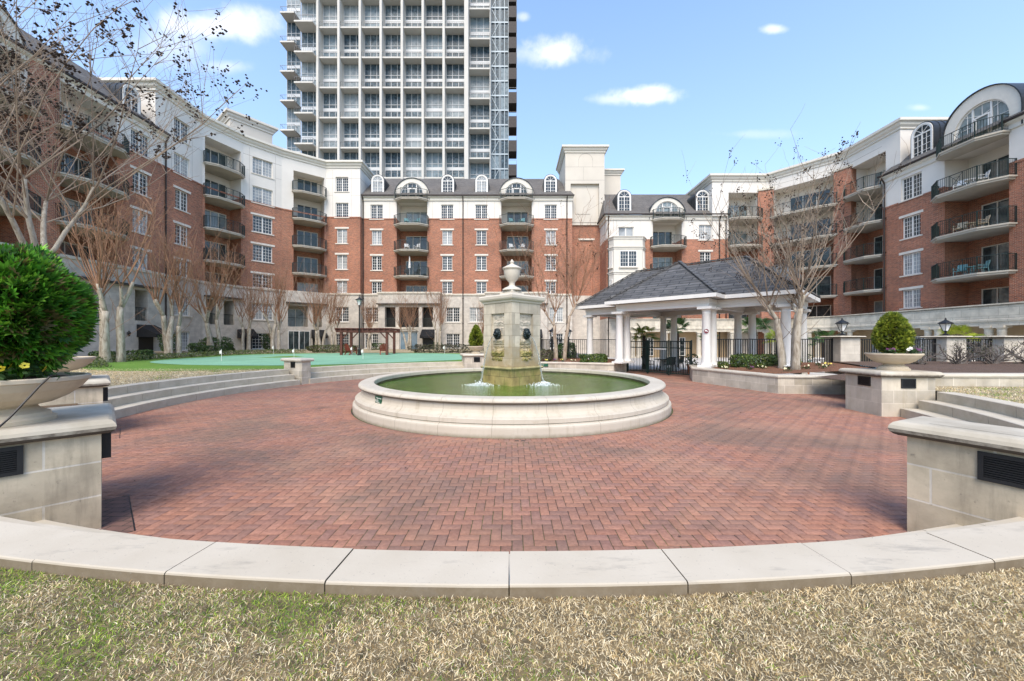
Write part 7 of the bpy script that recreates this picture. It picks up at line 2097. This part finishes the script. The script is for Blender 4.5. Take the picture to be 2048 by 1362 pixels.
def left_pal(rng, x, y):
    v = patch(x * .5, y * .5) + rng.normal(0, .5, len(x)); g = v > 1.5; c = STRAW[rng.integers(0, 5, len(x))]; c[g] = GRN[rng.integers(0, 4, g.sum())]; return c * rng.uniform(.8, 1.2, (len(x), 1))
grass('grass', 'dry straw coloured lawn above the left steps', 8, 60000, left_region, lambda a, c: lawn_z(a, c), .03, .07, .009, left_pal, 1.0)
def right_region(rng, n):
    x = rng.uniform(7.5, 17, n); y = rng.uniform(4.0, 10.5, n); ok = (np.hypot(x, y - CY) > 11.1) & (x < 1.37 * y + 1.0) & (y < 10.4); return x[ok], y[ok]
def right_pal(rng, x, y):
    v = patch(x * .8, y * .8) + rng.normal(0, .5, len(x)); g = v > .75; c = STRAW[rng.integers(0, 5, len(x))]; c[g] = GRN[rng.integers(0, 4, g.sum())]; return c * rng.uniform(.8, 1.2, (len(x), 1))
grass('grass', 'dry lawn with green weeds above the right steps', 9, 45000, right_region, .615, .03, .075, .008, right_pal, 1.0)

rng = np.random.default_rng(12); n = 70; a = rng.uniform(0, 2 * PI, n); r_ = np.sqrt(rng.uniform(5.2 ** 2, 9.7 ** 2, n)); P = np.stack([CX + r_ * np.cos(a), CY + r_ * np.sin(a), np.full(n, .006)], 1)
an = rng.uniform(0, 2 * PI, n); U = np.stack([np.cos(an), np.sin(an), rng.uniform(-.2, .4, n)], 1) * rng.uniform(.012, .03, (n, 1)); W = np.stack([-np.sin(an), np.cos(an), rng.uniform(-.1, .5, n)], 1) * rng.uniform(.007, .014, (n, 1)); P[:, 2] += .008
o = link('fallen_leaves', np_mesh('fallen_leaves', np.stack([P - U, P - W, P + U, P + W], 1).reshape(-1, 3), np.arange(n * 4).reshape(-1, 4), M['leaf'], np.array([(.06, .035, .02), (.10, .06, .03), (.03, .02, .015)])[rng.integers(0, 3, n)])); tag(o, 'small dry dark leaves and bits scattered over the brick plaza', 'leaves', kind='stuff')

# ------------------------------------------------------------------ lamp post, pergola, flags, furniture
t = thing('lamp_post', 'tall black lamp post with glass lantern beside the red pergola', 'lamp post', (-12.25, 30.5, lawn_z(-12, 30.5)))
b = MB(); b.lathe([(.16, 0), (.16, .1), (.12, .14), (.12, .5), (.075, .6), (.055, .7), (.048, 3.9), (.07, 3.92), (.05, 3.98), (.05, 4.02)], seg=14); sub('pole', b.mesh('pole', M['black_metal'], uv=False), t)
b = MB(); b.lathe([(.05, 4.02), (.10, 4.05)], seg=8)
for k in range(4): a = PI / 4 + k * PI / 2; b.bar((.10 * math.cos(a), .10 * math.sin(a), 4.03), (.21 * math.cos(a), .21 * math.sin(a), 4.45), .025)
b.lathe([(.32, 4.45), (.31, 4.48), (.18, 4.56), (.08, 4.62), (.05, 4.70), (.02, 4.78), (.03, 4.82), (0, 4.92)], seg=12); b.lathe([(0, 4.449), (.32, 4.45)], seg=12); sub('lantern_frame', b.mesh('lantern_frame', M['black_metal'], uv=False), t)
b = MB(); b.lathe([(.09, 4.05), (.195, 4.448)], seg=4, a0=PI / 4, a1=PI / 4 + 2 * PI); sub('lamp_glass', b.mesh('lamp_glass', M['lamp_glass'], uv=False), t)
pz = lawn_z(-12, 31.5)
t = thing('pergola', 'small red-brown wooden pergola at the back of the putting green', 'pergola', (-11.9, 31.8, pz))
ppos = [(-1.95, -.95), (1.75, -.95), (-1.95, .95), (1.75, .95)]
for (x, y) in ppos:
    b = MB(); b.box(x - .09, x + .09, y - .09, y + .09, 0, 1.95); o = sub('post', b.mesh('post', M['wood'], uv=False), t)
for y in (-.95, .95):
    b = MB(); b.box(-2.35, 2.2, y - .15, y - .10, 1.85, 2.03); b.box(-2.35, 2.2, y + .10, y + .15, 1.85, 2.03); sub('beam', b.mesh('beam', M['wood'], uv=False), t)
    for x, s in ((-1.95, 1), (1.75, -1)): b = MB(); b.bar((x + s * .08, y, 1.35), (x + s * .55, y, 1.86), .08); sub('brace', b.mesh('brace', M['wood'], uv=False), t)
for k in range(11): x = -2.25 + k * .435; b = MB(); b.box(x - .025, x + .025, -1.4, 1.4, 2.031, 2.15); sub('rafter', b.mesh('rafter', M['wood'], uv=False), t)
for k in range(6): y = -1.25 + k * .5; b = MB(); b.box(-2.4, 2.25, y - .02, y + .02, 2.151, 2.19); sub('slat', b.mesh('slat', M['wood'], uv=False), t)
def round_chair(label, x, y, rz):
    t = thing('garden_chair', label, 'chair', (x, y, lawn_z(x, y)), 'red wooden chairs at the pergola'); t.rotation_euler = (0, 0, rz)
    b = MB(); b.box(-.3, .3, -.35, .25, .32, .37); sub('seat', b.mesh('seat', M['wood_red'], uv=False), t)
    b = MB()
    for k in range(6): a = -.26 + k * .104; h = .95 - 2.2 * a * a; b.bar((a, .25, .35), (a * 1.1, .42, h), .09, .02)
    sub('backrest', b.mesh('backrest', M['wood_red'], uv=False), t)
    for s in (-1, 1):
        b = MB(); b.bar((s * .3, -.35, 0), (s * .3, -.33, .55), .07); b.bar((s * .3, .35, 0), (s * .3, .1, .36), .06); sub('leg', b.mesh('leg', M['wood_red'], uv=False), t)
        b = MB(); b.box(s * .34 - .06, s * .34 + .06, -.42, .30, .55, .58); sub('armrest', b.mesh('armrest', M['wood_red'], uv=False), t)
M['wood_red'] = m_plain('red_chair_paint', (.20, .035, .02), .6, var=.2)
round_chair('red wooden garden chair under the left end of the pergola', -13.3, 31.3, 2.6); round_chair('red wooden garden chair under the right end of the pergola', -10.6, 31.5, 3.5)
for i, (px, y, lab) in enumerate(((443, 23.2, 'white flag stick on the left part of the putting green'), (547, 31.5, 'thin white flag stick far back on the green, left of the low post'), (588, 26, 'white flag stick just behind the low stone post'), (704, 30.0, 'white flag stick left of the lamp post foot'), (726, 25.5, 'white flag stick in front of the lamp post'), (889, 32.2, 'white flag stick near the far hedge, left of the cone shrub bowl'))):
    x = (px - 1024) * y / 760; t = thing('golf_flag', lab, 'flag', (x, y, lawn_z(x, y) + .02), 'flag sticks on the putting green'); h = .72
    b = MB(); b.tube([(0, 0, 0), (0, 0, h)], .011, 6); sub('stick', b.mesh('stick', M['white'], uv=False), t)
    b = MB(); n = 5; vs = []
    for k in range(n): q = k / (n - 1); vs += [(-.13 * q, .02 * math.sin(q * 5), h - .02 - .10 * q), (-.13 * q * .8, .02 * math.sin(q * 5), h - .26 - .02 * q)]
    b.add(vs, [(2 * k, 2 * k + 2, 2 * k + 3, 2 * k + 1) for k in range(n - 1)]); b.add([(x_, y_ + .004, z_) for x_, y_, z_ in vs], [(2 * k + 1, 2 * k + 3, 2 * k + 2, 2 * k) for k in range(n - 1)]); sub('flag', b.mesh('flag', M['white'], uv=False), t)
# patio furniture
def chair_proto(name, label, mat, x, y, z, rz, group, sling=None):
    t = thing(name, label, 'chair', (x, y, z), group); t.rotation_euler = (0, 0, rz); k = ('pchair', mat, sling)
    if k not in CACHE:
        s = MB(); s.box(-.25, .25, -.25, .24, .40, .43); bk = MB(); bk.add([(-.25, .24, .45), (.25, .24, .45), (.24, .36, .92), (-.24, .36, .92), (-.25, .265, .45), (.25, .265, .45), (.24, .385, .92), (-.24, .385, .92)], [(3, 2, 1, 0), (4, 5, 6, 7), (0, 1, 5, 4), (1, 2, 6, 5), (2, 3, 7, 6), (3, 0, 4, 7)])
        l = []
        for sx in (-1, 1):
            m_ = MB(); m_.bar((sx * .26, -.25, 0), (sx * .27, -.23, .63), .03); m_.bar((sx * .26, .30, 0), (sx * .265, .25, .45), .03); m_.bar((sx * .27, -.25, .63), (sx * .27, .28, .62), .04, .025); l.append(m_.mesh('frame', M[mat], uv=False))
        CACHE[k] = (s.mesh('seat', M[sling or mat], uv=False), bk.mesh('backrest', M[sling or mat], uv=False), l[0], l[1])
    a, b_, c_, d_ = CACHE[k]; sub('seat', a, t); sub('backrest', b_, t); sub('frame', c_, t); sub('frame', d_, t); return t
def ptable(label, x, y, z, mat, r=.5, h=.72, group=None):
    t = thing('patio_table', label, 'table', (x, y, z), group); k = ('ptab', mat, r)
    if k not in CACHE:
        a = MB(); a.lathe([(0, h - .03), (r, h - .03), (r, h), (0, h)], seg=24); b = MB()
        for q in range(4): an = PI / 4 + q * PI / 2; b.bar((r * .75 * math.cos(an), r * .75 * math.sin(an), 0), (r * .5 * math.cos(an), r * .5 * math.sin(an), h - .03), .03)
        CACHE[k] = (a.mesh('tabletop', M[mat], uv=False), b.mesh('legs', M[mat], uv=False))
    sub('tabletop', CACHE[k][0], t); sub('legs', CACHE[k][1], t); return t
ptable('dark round patio table behind the gate', 9.6, 24.2, 0, 'black_metal', .55)
for i, (dx, dy, rz, lab) in enumerate(((-1.0, -.25, 1.6, 'dark patio chair left of the table behind the gate'), (.05, -.95, 3.1, 'dark patio chair in front of the table behind the gate'), (.95, .1, -1.5, 'dark patio chair right of the table behind the gate'), (2.6, -.8, -.5, 'dark patio chair alone near the right gate leaf'))):
    chair_proto('patio_chair', lab, 'black_metal', 9.6 + dx, 24.2 + dy, 0, rz, 'dark patio chairs under the pavilion', 'sling_grey')
t = thing('plant_pot', 'terracotta pot with dark plant behind the right gate leaf', 'pot', (10.35, 21.9, 0)); b = MB(); b.lathe([(0, 0), (.18, 0), (.26, .45), (.29, .46), (.29, .52), (.25, .52), (.24, .46), (0, .45)], seg=20); sub('pot', b.mesh('pot', M['terracotta'], uv=False), t)
V, Fq, C = leaf_box(300, 260, -.3, .3, -.3, .3, .45, 1.1, .06, GREEN); sub('plant', np_mesh('plant', V, Fq, M['leaf'], C), t)
t = thing('plant_pot', 'terracotta pot with green plant behind the fence near the first pier', 'pot', (16.6, 21.5, 0)); sub('pot', bpy.data.meshes['pot'], t); sub('plant', bpy.data.meshes['plant'], t)
# pool with blue tiled edge, and white loungers beyond the fence
b = MB(); b.prism([(22, 24), (28.5, 24), (28.5, 36), (22, 36)], .0, .12); tag(b.build('pool_kerb', M['white']), 'white raised pool edge behind the right fence', 'pool edge')
b = MB(); b.add([(22.3, 24.3, .13), (28.2, 24.3, .13), (28.2, 35.7, .13), (22.3, 35.7, .13)], [(0, 1, 2, 3)]); o = b.build('pool_water', M['pool'], None, uv=False); o['kind'] = 'structure'
def lounger(label, x, y, rz):
    t = thing('pool_lounger', label, 'lounger', (x, y, 0), 'white pool loungers'); t.rotation_euler = (0, 0, rz)
    if 'lg' not in CACHE:
        a = MB(); a.box(-.33, .33, -.95, .4, .30, .36); c_ = MB(); c_.bar((0, .40, .34), (0, .95, .80), .66, .05); d_ = MB()
        for sx in (-1, 1):
            for yy in (-.8, .35): d_.box(sx * .3 - .02, sx * .3 + .02, yy - .02, yy + .02, 0, .30)
        CACHE['lg'] = (a.mesh('seat', M['white'], uv=False), c_.mesh('backrest', M['white'], uv=False), d_.mesh('legs', M['white'], uv=False))
    for n, m_ in zip(('seat', 'backrest', 'legs'), CACHE['lg']): sub(n, m_, t)
for i, (x, y, lab) in enumerate(((18.4, 22.6, 'white pool lounger behind the fence left of the rounded shrub'), (14.2, 21.8, 'white pool lounger behind the fence left of the tree trunk'), (19.6, 24.4, 'white pool lounger further back, left of the rounded shrub'), (24.8, 21.6, 'white pool lounger behind the third fence pier'))): lounger(lab, x, y, .6 + i)
# what stands on the balconies
def bal_set(F_, u, n, z, lab, mat, kind='chairs', tblab=None):
    x, y, _ = F_.p(u - .55, n, 0); chair_proto('balcony_chair', lab[0], mat, x, y, z, F_.ang + .4, 'chairs on the balconies')
    if len(lab) > 1: x, y, _ = F_.p(u + .62, n, 0); chair_proto('balcony_chair', lab[1], mat, x, y, z, F_.ang - .5, 'chairs on the balconies')
    if tblab: x, y, _ = F_.p(u + .05, n, 0); ptable(tblab, x, y, z, mat, .3, .62, 'small tables on the balconies')
FR = Frame((32.5, 33.3), (32.5, 8.0)); FM = Frame((-17.9, 45.4), (7.2, 45.4))
pos = ['lowest', 'second', 'third']
for k, mt in ((2, 'chair_teal'), (3, 'chair_sand'), (4, 'chair_white')):
    bal_set(FR, 33.3 - 26.7, .35, FL[k], [f'left chair on the {pos[k-2]} large balcony of the right wing', f'right chair on the {pos[k-2]} large balcony of the right wing'], mt, tblab=f'small table on the {pos[k-2]} large balcony of the right wing')
for x, sd in ((-11.95, 'left'), (.54, 'right')):
    for k, mt in ((3, 'black_metal'), (4, 'chair_white'), (5, 'chair_teal')):
        bal_set(FM, x + 17.9, .3, FL[k], [f'left chair on the {["lowest","middle","upper"][k-3]} balcony of the {sd} central stack', f'right chair on the {["lowest","middle","upper"][k-3]} balcony of the {sd} central stack'], mt)
t = thing('closed_umbrella', 'closed white patio umbrella on the lowest balcony of the left central stack', 'umbrella', (-12.1, 44.9, FL[3]))
b = MB(); b.tube([(0, 0, 0), (0, 0, 2.35)], .02, 6); sub('pole', b.mesh('pole', M['white'], uv=False), t); b = MB(); b.lathe([(.02, 2.4), (.07, 2.2), (.10, 1.6), (.15, 1.0), (.13, .95), (.03, 1.0)], seg=9); sub('canopy', b.mesh('canopy', M['white'], uv=False), t)
